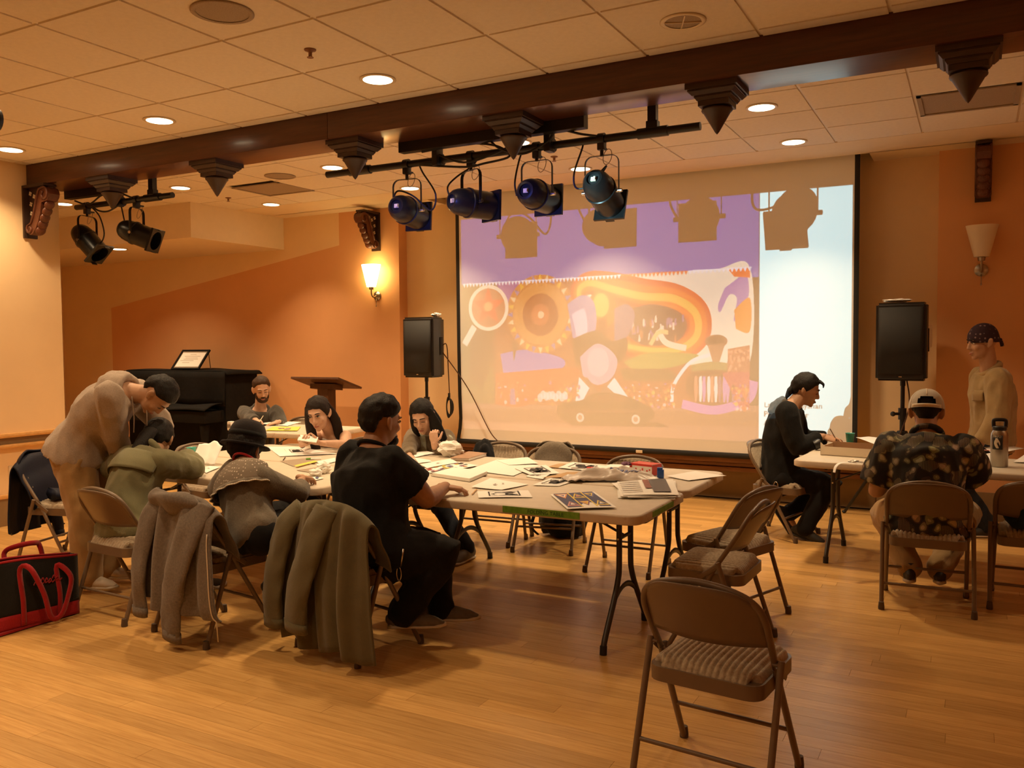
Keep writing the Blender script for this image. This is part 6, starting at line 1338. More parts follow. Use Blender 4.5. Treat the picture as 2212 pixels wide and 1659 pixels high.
        for i, sd in enumerate((1, -1)):
            w_ = s.wr if sd > 0 else s.wl; e = s.er if sd > 0 else s.el
            d = V3(hdir[i]).normalized() if hdir[i] is not None else (w_-e).normalized(); pn = V3(palm[i]) if palm[i] is not None else Vector((0, 0, -1)); pn = (pn-d*pn.dot(d)).normalized()
            s.hand(hb, s.L(w_), d, pn, sd, hands[i][1])
        me = o.data; nv = len(me.vertices); co = np.empty(nv*3, np.float32); me.vertices.foreach_get('co', co)
        fs = [tuple(p.vertices) for p in me.polygons]; off = nv
        V = [tuple(v) for v in co.reshape(-1, 3)]+list(hb.V); F = fs+[tuple(i_+off for i_ in f) for f in hb.F]
        m2 = bpy.data.meshes.new('body'); m2.from_pydata(V, [], F); m2.materials.append(M[s.skin_m]); m2.polygons.foreach_set('use_smooth', [True]*len(m2.polygons)); o.data = m2; bpy.data.meshes.remove(me)
        s.bodyo = o; return o
    def hand(s, b, w_, d, pn, side, curl):
        k = 0.9 if s.fem else 1.0; th = d.cross(pn)*side           # towards the thumb side
        th = -th if side < 0 and False else th
        b.loft([w_-d*.03, w_+d*.012, w_+d*.045*k, w_+d*.088*k], [(.026*k, .019), (.031*k, .017), (.041*k, .016), (.040*k, .012)], 14, ref=th, round_cap=True)
        for i, (off, ln, rad) in enumerate(((.030, .072, .0088), (.0103, .080, .0090), (-.0100, .075, .0086), (-.029, .058, .0076))):
            p = w_+d*(.086-abs(off)*.12)*k+th*off*k; dd = d.copy()+th*off*1.2; dd.normalize(); pts = [p-dd*.012, p]; a = 0
            for j, q in enumerate((.46, .31, .23)):
                a += curl*(0.55, 0.9, 0.7)[j]; v = dd*math.cos(a)+pn*math.sin(a); pts.append(pts[-1]+v*ln*q*k)
            b.loft(pts, [rad*k, rad*k, rad*.97*k, rad*.9*k, rad*.74*k], 8, round_cap=True)
        p = w_+d*.022*k+th*.026*k; v0 = (d*.55+th*.75+pn*.25).normalized(); v1 = (d*.85+th*.25+pn*.40).normalized()
        b.loft([p-v0*.012, p+v0*.036*k, p+v0*.036*k+v1*.030*k, p+v0*.036*k+v1*.054*k], [.013*k, .0115*k, .0100*k, .0075*k], 8, round_cap=True)
    def eyes(s, closed=False, brow='lash', gaze=(0, 0)):
        MI = Matrix.Translation(-s.root.location) @ s.HM
        def hp(b, name, m, par): b.V = [tuple(MI @ Vector(v)) for v in b.V]; return b.build(name, m, par, True)
        for x in (-1, 1):
            if not closed:
                b = MB(); b.ell((x*.032, .0795, .002), (.0145, .009, .0075), None, 14, 10); e = hp(b, 'eye', 'eyewhite', s.root)
                b = MB(); b.ell((x*.032+gaze[0], .0865, .002+gaze[1]), (.0062, .003, .0066), None, 12, 8); hp(b, 'iris', 'iris', e)
            b = MB(); zz = .008 if not closed else -.003; b.loft([(x*.016, .086, zz-.002), (x*.026, .0905, zz+.002), (x*.038, .0885, zz+.001), (x*.048, .080, zz-.004)], [.0016, .0026, .0026, .0012], 6); hp(b, 'eyelid', 'lash', s.root)
            b = MB(); b.loft([(x*.013, .094, .023), (x*.026, .0955, .028), (x*.042, .088, .028), (x*.053, .076, .022)], [(.002, .003), (.002, .0042), (.002, .0036), (.001, .0016)], 6); hp(b, 'eyebrow', brow, s.root)
        b = MB(); b.loft([(-.021, .090, -.0745), (-.008, .0985, -.073), (.008, .0985, -.073), (.021, .090, -.0745)], [(.001, .002), (.003, .0068), (.003, .0068), (.001, .002)], 8, ref=(0, 1, 0)); hp(b, 'lips', 'lip', s.root)
    def hair(s, m, style, thick=0.016, nape=-0.07, front=0.072, extra=(), seed=1, side_low=-0.005, wave=0.3):
        MI = Matrix.Translation(-s.root.location) @ s.HM; b = MB(); nu, nv = 56, 34; off = Vector((seed*3.7, 0, 0))
        def f(u, v):
            ph = PI*v; th = 2*PI*u; x, y, z = math.sin(ph)*math.sin(th), math.sin(ph)*math.cos(th), math.cos(ph)     # y forward
            p = Vector((x*.0775, y*.0975-.012, z*.0935+.028))
            lim = front if y > 0.55 else None                                  # hairline height as it goes round the head
            a = abs(math.degrees(math.atan2(x, y)))                             # 0 front .. 180 back
            if a < 42: hl = front-(a/42)*.012
            elif a < 78: hl = front-.012-(a-42)/36*(front-.012-side_low)
            elif a < 112: hl = side_low-.0
            else: hl = side_low+(nape-side_low)*min(1, (a-112)/30)
            q = min(1, max(-1, (p.z-hl)/.010)); t = thick*(0.55+0.45*min(1, max(0, (p.z-hl)/.05)))*(0.5+0.5*q)-.012*(0.5-0.5*q)
            t += thick*wave*mnoise.noise(Vector((x*3.2, y*3.2, z*3.2))+off)*max(0, q)+0.0025*mnoise.noise(Vector((x*14, y*14, z*5))+off)*max(0, q)
            n = Vector((x/.0775, y/.0975, z/.0935)).normalized(); w2 = p+n*t
            if z < -.3 and a > 100 and p.z < 0: w2.y -= 0.006
            return w2
        b.grid(f, nu, nv)
        for pts, rad, fl in extra:      # locks, tails: lofted in head space
            P = curve3(pts, 6); n = len(P); R = [np.interp(i/(n-1), np.linspace(0, 1, len(rad)), rad) for i in range(n)]
            R = [(r*(1+0.08*mnoise.noise(Vector((i*.5, seed, 0)))), r*fl) for i, r in enumerate(R)]
            b.loft(P, R, 16, ref=(1, 0, 0), round_cap=True)
        b.V = [tuple(MI @ Vector(v)) for v in b.V]; o = b.build('hair', m, s.root, True); s.hairo = o; return o
    def wrinkle(s, o, amp, sc=9.0, seed=1, stretch=(1, 1, 0.55)):
        me = o.data; me.update(); off = Vector((seed*5.1, seed*2.3, seed)); n = len(me.vertices); co = np.empty(n*3, np.float32); me.vertices.foreach_get('co', co); no = np.empty(n*3, np.float32); me.vertex_normals.foreach_get('vector', no)
        co = co.reshape(-1, 3); no = no.reshape(-1, 3); d = np.empty(n, np.float32)
        for i in range(n):
            c = co[i]; v = Vector((c[0]*sc*stretch[0], c[1]*sc*stretch[1], c[2]*sc*stretch[2])); q = mnoise.noise(v+off); w2 = mnoise.noise(v*2.3-off)
            d[i] = amp*(1.1*(0.55-abs(q)*2.2)+0.5*w2)
        co = co+no*d[:, None]; me.vertices.foreach_set('co', co.ravel()); me.update(); return o
    def top(s, name, m, ex=0.016, hem=-.10, neck=0.97, sleeve=1.0, wr=0.007, voxel=0.011, flare=0.0, seed=1, sl_ex=None, collar=None, armk=1.0):
        b = MB(); s.torso(b, hem, neck, ex, flare=flare)
        for sd in (1, -1):
            if sleeve is not None: s.arm_(b, sd, sl_ex if sl_ex is not None else ex*0.8, sleeve, armk)
        o = b.build(name, m, s.root); remesh(o, voxel, 3); s.wrinkle(o, wr, seed=seed); return o
    def trousers(s, m, ex=0.016, wr=0.007, name='trousers', waist=0.12, seed=2):
        b = MB(); s.torso(b, -.20, waist, ex*0.8, n=8)
        for sd in (1, -1):
            s.leg_(b, sd, ex); h = s.hr if sd > 0 else s.hl; b.ell(s.L(h), (0.10+ex,)*3, None, 14, 10)
            a, d = s.foot_pts(sd)
        o = b.build(name, m, s.root); remesh(o, 0.012, 3); s.wrinkle(o, wr, seed=seed); return o
    def shoes(s, m='shoe_dark', sole='sole'):
        for sd in (1, -1):
            a, d = s.foot_pts(sd); dn = Vector((d.x, d.y, d.z)); sx = Vector((0, 0, 1)).cross(d).normalized()
            u = d.cross(-sx) if False else Vector((0, 0, 1))-d*d.z
            u.normalize(); g = a-u*0.085
            b = MB(); b.loft([s.L(g-d*.075+u*.045), s.L(g-d*.06+u*.05), s.L(g+d*.02+u*.05), s.L(g+d*.09+u*.04), s.L(g+d*.16+u*.031), s.L(g+d*.20+u*.024)], [(.020, .03), (.036, .045), (.040, .05), (.044, .038), (.042, .026), (.022, .014)], 16, ref=sx, round_cap=True)
            b.loft([s.L(g-d*.02+u*.06), s.L(g-d*.015+u*.12)], [(.042, .05), (.040, .046)], 14, ref=sx); o = b.build('shoe', m, s.root, True)
            b = MB(); b.loft([s.L(g-d*.085+u*.013), s.L(g-d*.06+u*.013), s.L(g+d*.03+u*.013), s.L(g+d*.12+u*.013), s.L(g+d*.19+u*.015), s.L(g+d*.222+u*.018)], [(.018, .012), (.038, .013), (.038, .013), (.047, .013), (.042, .013), (.014, .010)], 16, ref=sx); b.build('shoe_sole', sole, o, True)
    def collar_ring(s, name, m, r=0.020, tilt=0.35, w_=0.085, parent=None, t=0.95, dep=0.080, squash=1.0):
        c = s.spine(t); d = (s.spine(min(1, t+.02))-s.spine(t-.04)).normalized(); sx = (s.S-d*s.S.dot(d)).normalized(); bk = d.cross(sx); bk = bk if bk.dot(s.back) > 0 else -bk
        P = [s.L(c+sx*w_*math.cos(a)+bk*dep*math.sin(a)+d*(0.02+tilt*0.06*math.sin(a))) for a in [2*PI*k/24 for k in range(25)]]
        b = MB(); b.loft(P, (r, r*squash), 10); return b.build(name, m, parent or s.root, True)
    def hood(s, m, size=1.0):
        """soft hood lying on the shoulders behind the neck"""
        c = s.spine(0.93); d = (s.spine(1.0)-s.spine(0.85)).normalized(); sx = (s.S-d*s.S.dot(d)).normalized(); bk = d.cross(sx); bk = bk if bk.dot(s.back) > 0 else -bk
        b = MB()
        for k, (r, lift, out) in enumerate(((.030, .045, .085), (.034, .015, .105), (.036, -.025, .125), (.032, -.065, .128))):
            P = []
            for i in range(17):
                a = math.radians(-18+216*i/16); P.append(s.L(c+sx*(.105+.014*k)*size*math.cos(a)+bk*out*size*math.sin(a)+d*(lift-0.03*(1-math.sin(max(0, a)))) ))
            b.loft(P, [(r*size*(0.6+0.4*math.sin(PI*i/16)),)*2 for i in range(17)], 12, round_cap=True)
        o = b.build('hood', m, s.root); remesh(o, 0.011, 4); s.wrinkle(o, 0.006, 14, 4); return o
def cord_pair(s, m, pts2):
    for pts in pts2:
        b = MB(); b.loft([s.L(p) for p in curve3(pts)], 0.0035, 6); b.build('hood_cord', m, s.root, True)

M['sweat'] = cloth('heather grey jersey', (0.40, 0.32, 0.255), vscale=160, var=0.2); M['khakis'] = cloth('khaki twill', (0.36, 0.225, 0.095), vscale=10, var=0.12); M['greenjkt'] = cloth('sage green cotton', (0.185, 0.175, 0.095), vscale=8, var=0.12); M['greyknit'] = cloth('grey knit', (0.165, 0.135, 0.10), vscale=120, var=0.25)
M['blacktee'] = cloth('black cotton', (0.012, 0.012, 0.012), 0.9, sheen=0.05, vscale=10); M['blackjean'] = cloth('black denim', (0.011, 0.010, 0.010), 0.85, sheen=0.05, vscale=10); M['jean'] = cloth('dark blue denim', (0.018, 0.022, 0.032), 0.85, sheen=0.05, vscale=60)
M['cardi'] = cloth('taupe cardigan knit', (0.19, 0.145, 0.095), vscale=120); M['mint'] = cloth('pale green jersey', (0.36, 0.38, 0.29), vscale=40, var=0.1); M['tank'] = cloth('pale grey tank top', (0.52, 0.46, 0.42), vscale=40, var=0.15); M['charcoal'] = cloth('charcoal fleece', (0.075, 0.068, 0.058), vscale=90); M['tanjkt'] = cloth('tan canvas', (0.38, 0.26, 0.12), vscale=9, var=0.15)
M['hatfelt'] = cloth('black felt', (0.014, 0.010, 0.010), 0.85, sheen=0.1, vscale=60); M['capmesh'] = mat('white cap mesh', (0.66, 0.60, 0.50), 0.8, bump=0.8, bscale=420, var=0.05)
def floral_mat():
    mt, nt, b = new_mat('dark floral print'); v = coords(nt, 'Object'); ns = nd(nt, 'ShaderNodeTexNoise', Scale=9.0, Detail=2.0); lk(nt, v, ns.inputs['Vector'])
    ad = nd(nt, 'ShaderNodeMix', data_type='RGBA', blend_type='ADD'); ad.inputs[0].default_value = 0.10; lk(nt, v, ad.inputs[6]); lk(nt, ns.outputs['Color'], ad.inputs[7])
    v1 = nd(nt, 'ShaderNodeTexVoronoi', Scale=15.0); lk(nt, ad.outputs[2], v1.inputs['Vector']); v2 = nd(nt, 'ShaderNodeTexVoronoi', Scale=9.0); lk(nt, ad.outputs[2], v2.inputs['Vector'])
    w1 = nd(nt, 'ShaderNodeTexWave', Scale=38.0, Distortion=2.0); lk(nt, v, w1.inputs['Vector'])
    r1 = nt.nodes.new('ShaderNodeValToRGB'); r1.color_ramp.interpolation = 'CONSTANT'
    r1.color_ramp.elements[0].color = (0.42, 0.36, 0.23, 1); r1.color_ramp.elements[1].position = 0.50; r1.color_ramp.elements[1].color = (0.014, 0.012, 0.009, 1); e = r1.color_ramp.elements.new(0.27); e.color = (0.22, 0.19, 0.10, 1); e = r1.color_ramp.elements.new(0.40); e.color = (0.05, 0.032, 0.018, 1)
    lk(nt, v1.outputs['Distance'], r1.inputs['Fac'])
    r2 = nt.nodes.new('ShaderNodeValToRGB'); r2.color_ramp.interpolation = 'CONSTANT'; r2.color_ramp.elements[0].color = (1, 1, 1, 1); r2.color_ramp.elements[1].position = 0.36; r2.color_ramp.elements[1].color = (0, 0, 0, 1); lk(nt, v2.outputs['Distance'], r2.inputs['Fac'])
    mx = nd(nt, 'ShaderNodeMix', data_type='RGBA'); lk(nt, r2.outputs['Color'], mx.inputs[0]); lk(nt, r1.outputs['Color'], mx.inputs[6])
    m2 = nd(nt, 'ShaderNodeMix', data_type='RGBA'); lk(nt, w1.outputs['Fac'], m2.inputs[0]); m2.inputs[6].default_value = (0.03, 0.022, 0.012, 1); m2.inputs[7].default_value = (0.17, 0.13, 0.075, 1); lk(nt, m2.outputs[2], mx.inputs[7])
    m3 = nd(nt, 'ShaderNodeMix', data_type='RGBA', blend_type='MULTIPLY'); m3.inputs[0].default_value = 0.25; lk(nt, mx.outputs[2], m3.inputs[6]); lk(nt, v1.outputs['Color'], m3.inputs[7]); lk(nt, m3.outputs[2], b.inputs['Base Color']); b.inputs['Roughness'].default_value = 0.85; return mt
M['floral'] = floral_mat()
def dots_mat(name, base, dot, scale, r):
    mt, nt, b = new_mat(name); v = coords(nt, 'Object'); vo = nd(nt, 'ShaderNodeTexVoronoi', Scale=scale, Randomness=0.25); lk(nt, v, vo.inputs['Vector'])
    rp = nt.nodes.new('ShaderNodeValToRGB'); rp.color_ramp.interpolation = 'LINEAR'; rp.color_ramp.elements[0].position = r; rp.color_ramp.elements[0].color = (*dot, 1); rp.color_ramp.elements[1].position = r+.05; rp.color_ramp.elements[1].color = (*base, 1)
    lk(nt, vo.outputs['Distance'], rp.inputs['Fac']); lk(nt, rp.outputs['Color'], b.inputs['Base Color']); b.inputs['Roughness'].default_value = 0.9; return mt
M['polka'] = dots_mat('grey knit with pale dots', (0.19, 0.15, 0.11), (0.58, 0.50, 0.42), 60.0, 0.22)
M['bandana'] = dots_mat('dark purple paisley', (0.030, 0.012, 0.022), (0.22, 0.16, 0.17), 30.0, 0.20); M['lace'] = mat('white lace', (0.70, 0.62, 0.50), 0.8)

# ---------------------------------------------------------------- the man bending over the table
f = Figure('bend', 'man in a grey hooded sweatshirt and khaki trousers bending over the left table', 'skin_b', 1.06, seated=False, spine_bulge=0.055, elbow=(Vector((.1, -.8, -.4)), Vector((.2, .5, -.3))), arm=(0.29, 0.25), feet=((0.95, 0.3, 0), (0.95, 0.35, 0)))
f.body(hands=(('r', .5), ('r', .5)), hdir=((.4, .3, -.85), (.5, .1, -.8)), palm=((-.3, .9, 0), (0, -1, 0)))
f.eyes(True); f.hair('hair_black', 'short', 0.020, -0.075, 0.066, side_low=0.022, seed=3)
f.top('hooded_sweatshirt', 'sweat', 0.034, -.06, 0.98, 0.96, 0.010, seed=3, sl_ex=0.030, flare=0.06); f.hood('sweat', 1.05)
f.trousers('khakis', 0.036, 0.009, waist=0.06, seed=5); f.shoes('shoe_white')
n_ = f.spine(0.96); cord_pair(f, 'sweat', [[n_+Vector((.10, .02, -.02)), n_+Vector((.13, .03, -.12)), n_+Vector((.13, .03, -.22))], [n_+Vector((.07, -.03, -.03)), n_+Vector((.085, -.03, -.15)), n_+Vector((.08, -.03, -.26))]])
b = MB(); q = f.hr*0.42+f.kr*0.58+f.R*0.107-f.face*0.012; b.box((0, 0, 0), (0.036, 0.004, 0.022)); b.V = [tuple(f.L(q+f.face*v[0]+f.R*v[1]+Vector((0, 0, v[2])))) for v in b.V]; pt = b.build('trouser_patch', 'totered', f.root)
b = MB(); b.ell((0, 0, 0), (0.009, 0.004, 0.005), None, 12, 8); b.V = [tuple(f.L(q+f.face*v[0]+f.R*v[1]+Vector((0, 0, v[2])))) for v in b.V]; b.build('patch_oval', 'khakis', pt)

# ---------------------------------------------------------------- woman in the green jacket, seen from behind
f = Figure('green', 'woman in a sage green jacket with a low black ponytail, bent over the left table', 'skin_b', 1.0, True, spine_bulge=0.05, elbow=(Vector((1.0, -.1, -.35)), Vector((-1, -.1, -.4))), sh=0.0)
f.body(); f.eyes(True)
f.hair('hair_black', 'tail', 0.018, -0.085, 0.070, extra=[([(0, -.10, .0), (-.01, -.155, -.02), (-.03, -.185, -.10), (-.06, -.19, -.19), (-.08, -.17, -.28)], [.034, .046, .046, .038, .008], .75)], seed=5, side_low=-0.03)
f.top('jacket', 'greenjkt', 0.034, -.10, 0.955, 0.97, 0.011, seed=7, sl_ex=0.034, flare=0.03, armk=1.05); f.trousers('blackjean', 0.012); f.shoes('shoe_dark')
f.collar_ring('jacket_collar', 'greenjkt', 0.022, 0.6, 0.082)
b = MB(); b.sheet(lambda u, v: f.L(f.tp(0.86-0.24*v, math.radians(12+156*u), 0.044+0.012*v+0.004*math.sin(14*u))), 31, 9, 0.006); b.build('jacket_yoke', 'greenjkt', f.root, True)

# ---------------------------------------------------------------- woman in the black hat
f = Figure('hat', 'person in a black brimmed hat and grey knit with a polka dot lace collar', 'skin_b', 1.0, True, spine_bulge=0.03, elbow=(Vector((0.75, -.35, -.55)), Vector((-.6, -.1, -.6))), arm=(0.27, 0.22), feet=((0.6, .8, 0), (.5, .8, 0)))
f.body(hdir=((-.15, .9, -.2), None)); f.eyes(True); f.hair('hair_black', 'bob', 0.020, -0.105, 0.060, seed=6, side_low=-0.085)
f.top('knit_top', 'greyknit', 0.024, -.12, 0.95, 0.55, 0.007, seed=9, sl_ex=0.026); f.trousers('blackjean', 0.012); f.shoes('shoe_dark')
b = MB(); b.sheet(lambda u, v: f.L(f.tp(0.95-0.36*v-0.02*math.sin(PI*u), math.radians(-14+208*u), 0.030+0.026*v+(0.10*(1-v) if False else 0.0))+Vector((0, 0, 0))), 45, 10, 0.006)
cl = b.build('dotted_collar', 'polka', f.root, True)
b = MB(); b.sheet(lambda u, v: f.L(f.tp(0.60-0.045*v, math.radians(-14+208*u), 0.056+0.010*v+0.006*v*math.sin(60*u))), 120, 4, 0.004); b.build('collar_ruffle', 'greyknit', cl, True)
P = [f.L(f.tp(0.553, math.radians(-14+208*u), 0.067+0.006*math.sin(60*u))) for u in np.linspace(0, 1, 120)]; b = MB(); b.loft(P, [.0045 if i % 2 else .003 for i in range(120)], 6); b.build('lace_edge', 'lace', cl, True)
f.collar_ring('pink_collar', 'totered', 0.007, 0.5, 0.070, t=0.97)
b = MB(); MI = Matrix.Translation(-f.root.location) @ f.HM
b.lathe([(0.130, 0.006), (0.138, -0.004), (0.130, -0.008), (0.108, 0.002), (0.097, 0.014), (0.100, 0.026), (0.102, 0.050), (0.098, 0.090), (0.083, 0.124), (0.05, 0.145), (0.0, 0.151)], c=(0, -.008, .022), seg=40, cap=False)
b.V = [tuple(MI @ Vector((x, y*1.14, z-0.10*(x*x+y*y)*(1 if x*x+y*y > .0125 else 0)*8*0.2))) for x, y, z in b.V]; ht = b.build('hat', 'hatfelt', f.root, True)
b = MB(); b.lathe([(0.1015, 0.046), (0.1035, 0.046), (0.1025, 0.074), (0.1005, 0.074)], c=(0, -.008, .022), seg=36); b.V = [tuple(MI @ Vector((x, y*1.14, z))) for x, y, z in b.V]; b.build('hat_band', 'blacktee', ht, True)

# ---------------------------------------------------------------- man in the black T-shirt
f = Figure('black', 'heavy man in a black T-shirt seen from behind, his arm reaching onto the front table', 'skin_c', 1.42, spine_bulge=0.035, elbow=(Vector((0.50, -.25, -.75)), Vector((-.1, -.1, -1))), sh=-0.10, arm=(0.29, 0.25), head=1.05, shw=0.188, feet=((0.85, 0.5, 0), (0.92, 0.35, 0.05)))
f.body(hands=(('r', .75), ('r', .5)), hdir=((.85, .45, -.12), None), palm=((0.1, 0, -1), None)); f.eyes(False); f.hair('hair_black', 'short', 0.024, -0.085, 0.066, seed=8, side_low=0.022)
f.top('t_shirt', 'blacktee', 0.020, -.12, 0.955, -0.28, 0.008, seed=11, sl_ex=0.016, flare=0.02); f.collar_ring('shirt_collar', 'blacktee', 0.011, 0.2, 0.078, t=.965)
f.trousers('blackjean', 0.022, 0.009, seed=12); f.shoes('shoe_grey')
b = MB(); MI = Matrix.Translation(-f.root.location) @ f.HM; b.ell((0, .066, -.098), (.046, .040, .032), None, 16, 10); b.V = [tuple(MI @ Vector(v)) for v in b.V]; b.build('beard', 'hair_black', f.root, True)
kq = f.hr+f.R*0.135-f.face*0.05
b = MB(); b.loft([f.L(kq+Vector((.02*math.sin(a)*.7, 0, .035*math.cos(a)-.06))) for a in [2*PI*k/14 for k in range(15)]], 0.003, 6); b.loft([f.L(kq+Vector((.012, 0, -.02))), f.L(kq+Vector((.03, 0, .07)))], 0.005, 6); b.loft([f.L(kq+Vector((-.005, 0, -.02))), f.L(kq+Vector((-.02, 0, .05)))], 0.003, 6); b.build('key_clip', 'chrome', f.root, True)

# ---------------------------------------------------------------- woman in the cardigan
f = Figure('cardigan', 'woman in a taupe cardigan over a pale green top, chin on her hand', 'skin_a', 0.98, True, spine_bulge=0.02, elbow=(Vector((-.7, 0, -.6)), Vector((.5, .25, -1))), arm=(0.27, 0.23), head=1.04)
f.body(hands=(('r', .5), ('r', 1.25)), hdir=(None, (-.15, .1, .98)), palm=(None, (-.2, 1, .1))); f.eyes(True)
f.hair('hair_black', 'long', 0.016, -0.09, 0.070, side_low=-0.04, seed=10, extra=[([(-.066, .012, .055), (-.088, .02, -.03), (-.105, .035, -.13), (-.12, .06, -.25), (-.115, .08, -.36)], [.030, .044, .056, .056, .012], .55), ([(.070, -.02, .04), (.086, -.01, -.04), (.088, .0, -.12), (.075, -.02, -.19)], [.022, .026, .024, .008], .8), ([(0, -.09, .0), (-.02, -.10, -.12), (-.03, -.09, -.28)], [.07, .085, .03], .45)])
f.top('top', 'mint', 0.010, -.05, 0.94, -0.5, 0.004, seed=13)
f.top('cardigan', 'cardi', 0.020, -.12, 0.93, 0.94, 0.008, seed=14, sl_ex=0.022)
b = MB(); b.sheet(lambda u, v: f.L(f.tp(0.93-0.62*v, math.radians(270+(-12-20*v)*(1-u)+(12+20*v)*u), 0.029)), 13, 14, 0.005); b.build('top_front', 'mint', f.root, True)
f.trousers('jean', 0.014); f.shoes('shoe_grey')

# ---------------------------------------------------------------- girl with the phone
f = Figure('phone', 'girl with long dark hair in a pale tank top, holding a phone', 'skin_a', 0.92, True, spine_bulge=0.03, elbow=(Vector((-1.0, -.10, -.30)), Vector((1.0, .05, -.35))), arm=(0.28, 0.25), head=1.06)
f.body(hands=(('r', 1.0), ('r', 1.0)), hdir=((.65, -.45, .25), (-.75, -.45, .2)), palm=((.4, .3, .8), (-.3, .5, .7))); f.eyes(False, gaze=(0.002, 0.001))
f.hair('hair_dark', 'long', 0.016, -0.09, 0.066, side_low=-0.03, seed=12, extra=[([(.060, .02, .06), (.080, .015, -.02), (.084, .03, -.12), (.072, .055, -.26), (.06, .06, -.36)], [.028, .034, .040, .038, .010], .6), ([(-.060, -.03, .06), (-.080, -.055, -.02), (-.082, -.085, -.11), (-.07, -.10, -.22), (-.06, -.10, -.33)], [.030, .036, .040, .038, .010], .6), ([(0, -.09, .0), (-.03, -.12, -.12), (-.06, -.12, -.25)], [.07, .08, .03], .45)])
f.top('tank_top', 'tank', 0.010, -.10, 0.915, None, 0.004, seed=15)
f.trousers('jean', 0.010); f.shoes('shoe_dark')
f_phone = f
b = MB(); b.loft([f.L(f.wr+(f.er-f.wr)*0.12+Vector((.030*math.cos(a), .012*math.sin(a), .030*math.sin(a)))) for a in [2*PI*k/14 for k in range(15)]], .004, 6); b.build('bracelet', 'ink', f.root, True)

# ---------------------------------------------------------------- bearded man at the back table
f = Figure('beard', 'bearded man in a charcoal fleece drawing at the back table', 'skin_a', 0.98, spine_bulge=0.02, elbow=(Vector((-.4, .2, -1)), Vector((.4, .2, -1))), head=1.08)
f.body(hands=(('r', .9), ('r', .7)), hdir=((.5, -.5, -.2), (-.4, -.7, -.2)), palm=((.2, .2, -1), (0, 0, -1))); f.eyes(True, 'hair_brown'); f.hair('hair_brown', 'short', 0.018, -0.07, 0.084, side_low=0.022, seed=14)
b = MB(); MI = Matrix.Translation(-f.root.location) @ f.HM; b.ell((0, .048, -.094), (.056, .046, .036), None, 20, 12); b.ell((0, .090, -.060), (.028, .012, .008), None, 12, 8); b.ell((.054, .03, -.055), (.014, .03, .045), None, 12, 8); b.ell((-.054, .03, -.055), (.014, .03, .045), None, 12, 8); b.V = [tuple(MI @ Vector(v)) for v in b.V]; b.build('beard', 'hair_brown', f.root, True)
f.top('fleece_jacket', 'charcoal', 0.026, -.12, 0.97, 0.96, 0.008, seed=16, sl_ex=0.026); f.hood('charcoal', 0.85); f.trousers('blackjean', 0.014); f.shoes('shoe_dark')
b = MB(); b.box((0, 0, 0), (0.075, 0.003, 0.028)); c_ = f.tp(.72, math.radians(270+32), .038); b.V = [tuple(f.L(c_+f.R*-v[0]+f.face*(-v[1])+Vector((0, 0, v[2])))) for v in b.V]; b.build('chest_label', 'ink', f.root)
P = [f.L(f.tp(t, math.radians(270), .036)) for t in np.linspace(.95, .45, 8)]; b = MB(); b.loft(P, (.004, .002), 6); b.build('zip', 'steel', f.root)
f_beard = f

# ---------------------------------------------------------------- man in the black hoodie, in profile
f = Figure('hoodie', 'man in a black hooded jacket working in profile at the right table', 'skin_b', 1.04, seated=True, spine_bulge=0.05, elbow=(Vector((-.1, -.45, -1)), Vector((-.1, .4, -1))), arm=(0.29, 0.25), head=1.02, feet=((0.93, 0.05, -.30), (0.55, 0.0, -.83)))
f.body(hands=(('r', .9), ('r', .9)), hdir=((.9, .15, -.25), (.8, -.3, -.25)), palm=((0, .4, -.9), (0, -.4, -.9))); f.eyes(True)
f.hair('hair_black', 'mullet', 0.020, -0.11, 0.070, side_low=-0.01, seed=16, extra=[([(0, -.09, .0), (0, -.112, -.05), (.0, -.125, -.115)], [.055, .06, .02], .5), ([(0, .07, .095), (.02, .105, .085), (.03, .115, .06)], [.03, .02, .006], .5)])
f.top('hooded_jacket', 'blacktee', 0.030, -.12, 0.97, 0.97, 0.008, seed=18, sl_ex=0.030); f.hood('charcoal', 1.0); f.trousers('blackjean', 0.018); f.shoes('shoe_dark', 'shoe_dark')
kq = f.hr+f.R*0.13-f.face*0.03
b = MB(); b.loft([f.L(kq+Vector((.016*math.sin(a), 0, .03*math.cos(a)-.02))) for a in [2*PI*k/14 for k in range(15)]], 0.003, 6); b.build('carabiner', 'chrome', f.root, True)
f_hoodie = f

# ---------------------------------------------------------------- man in the floral shirt
f = Figure('floral', 'broad man in a dark floral shirt and white cap, seen from behind', 'skin_b', 1.22, spine_bulge=0.02, elbow=(Vector((.45, -.5, -1.2)), Vector((-.45, -.5, -1.2))), head=1.08, shw=0.20, drop=0.10, arm=(0.29, 0.25), hipw=0.12)
f.body(); f.eyes(False); f.hair('hair_black', 'short', 0.004, -0.085, 0.05, seed=18, side_low=-0.01)
f.top('floral_shirt', 'floral', 0.034, -.16, 0.955, -0.05, 0.010, seed=20, sl_ex=0.038, flare=0.03); f.collar_ring('shirt_collar', 'floral', 0.018, 0.5, 0.085, t=.955); f.trousers('khakis', 0.022); f.shoes('shoe_dark')
MI = Matrix.Translation(-f.root.location) @ f.HM; b = MB(); hz = 0.010
def capf(u, v):
    th = 2*PI*u; ph = 0.04+v*(PI/2-0.04)
    return MI @ Vector((.096*math.sin(ph)*math.sin(th), .119*math.sin(ph)*math.cos(th)-.010, .120*math.cos(ph)**0.8+hz))
nu = 48; cut = [(i, j) for j in range(14) for i in range(nu)]
b = MB(); G = [[capf(i/nu, j/13) for i in range(nu)] for j in range(14)]; b.V = [tuple(p) for r_ in G for p in r_]
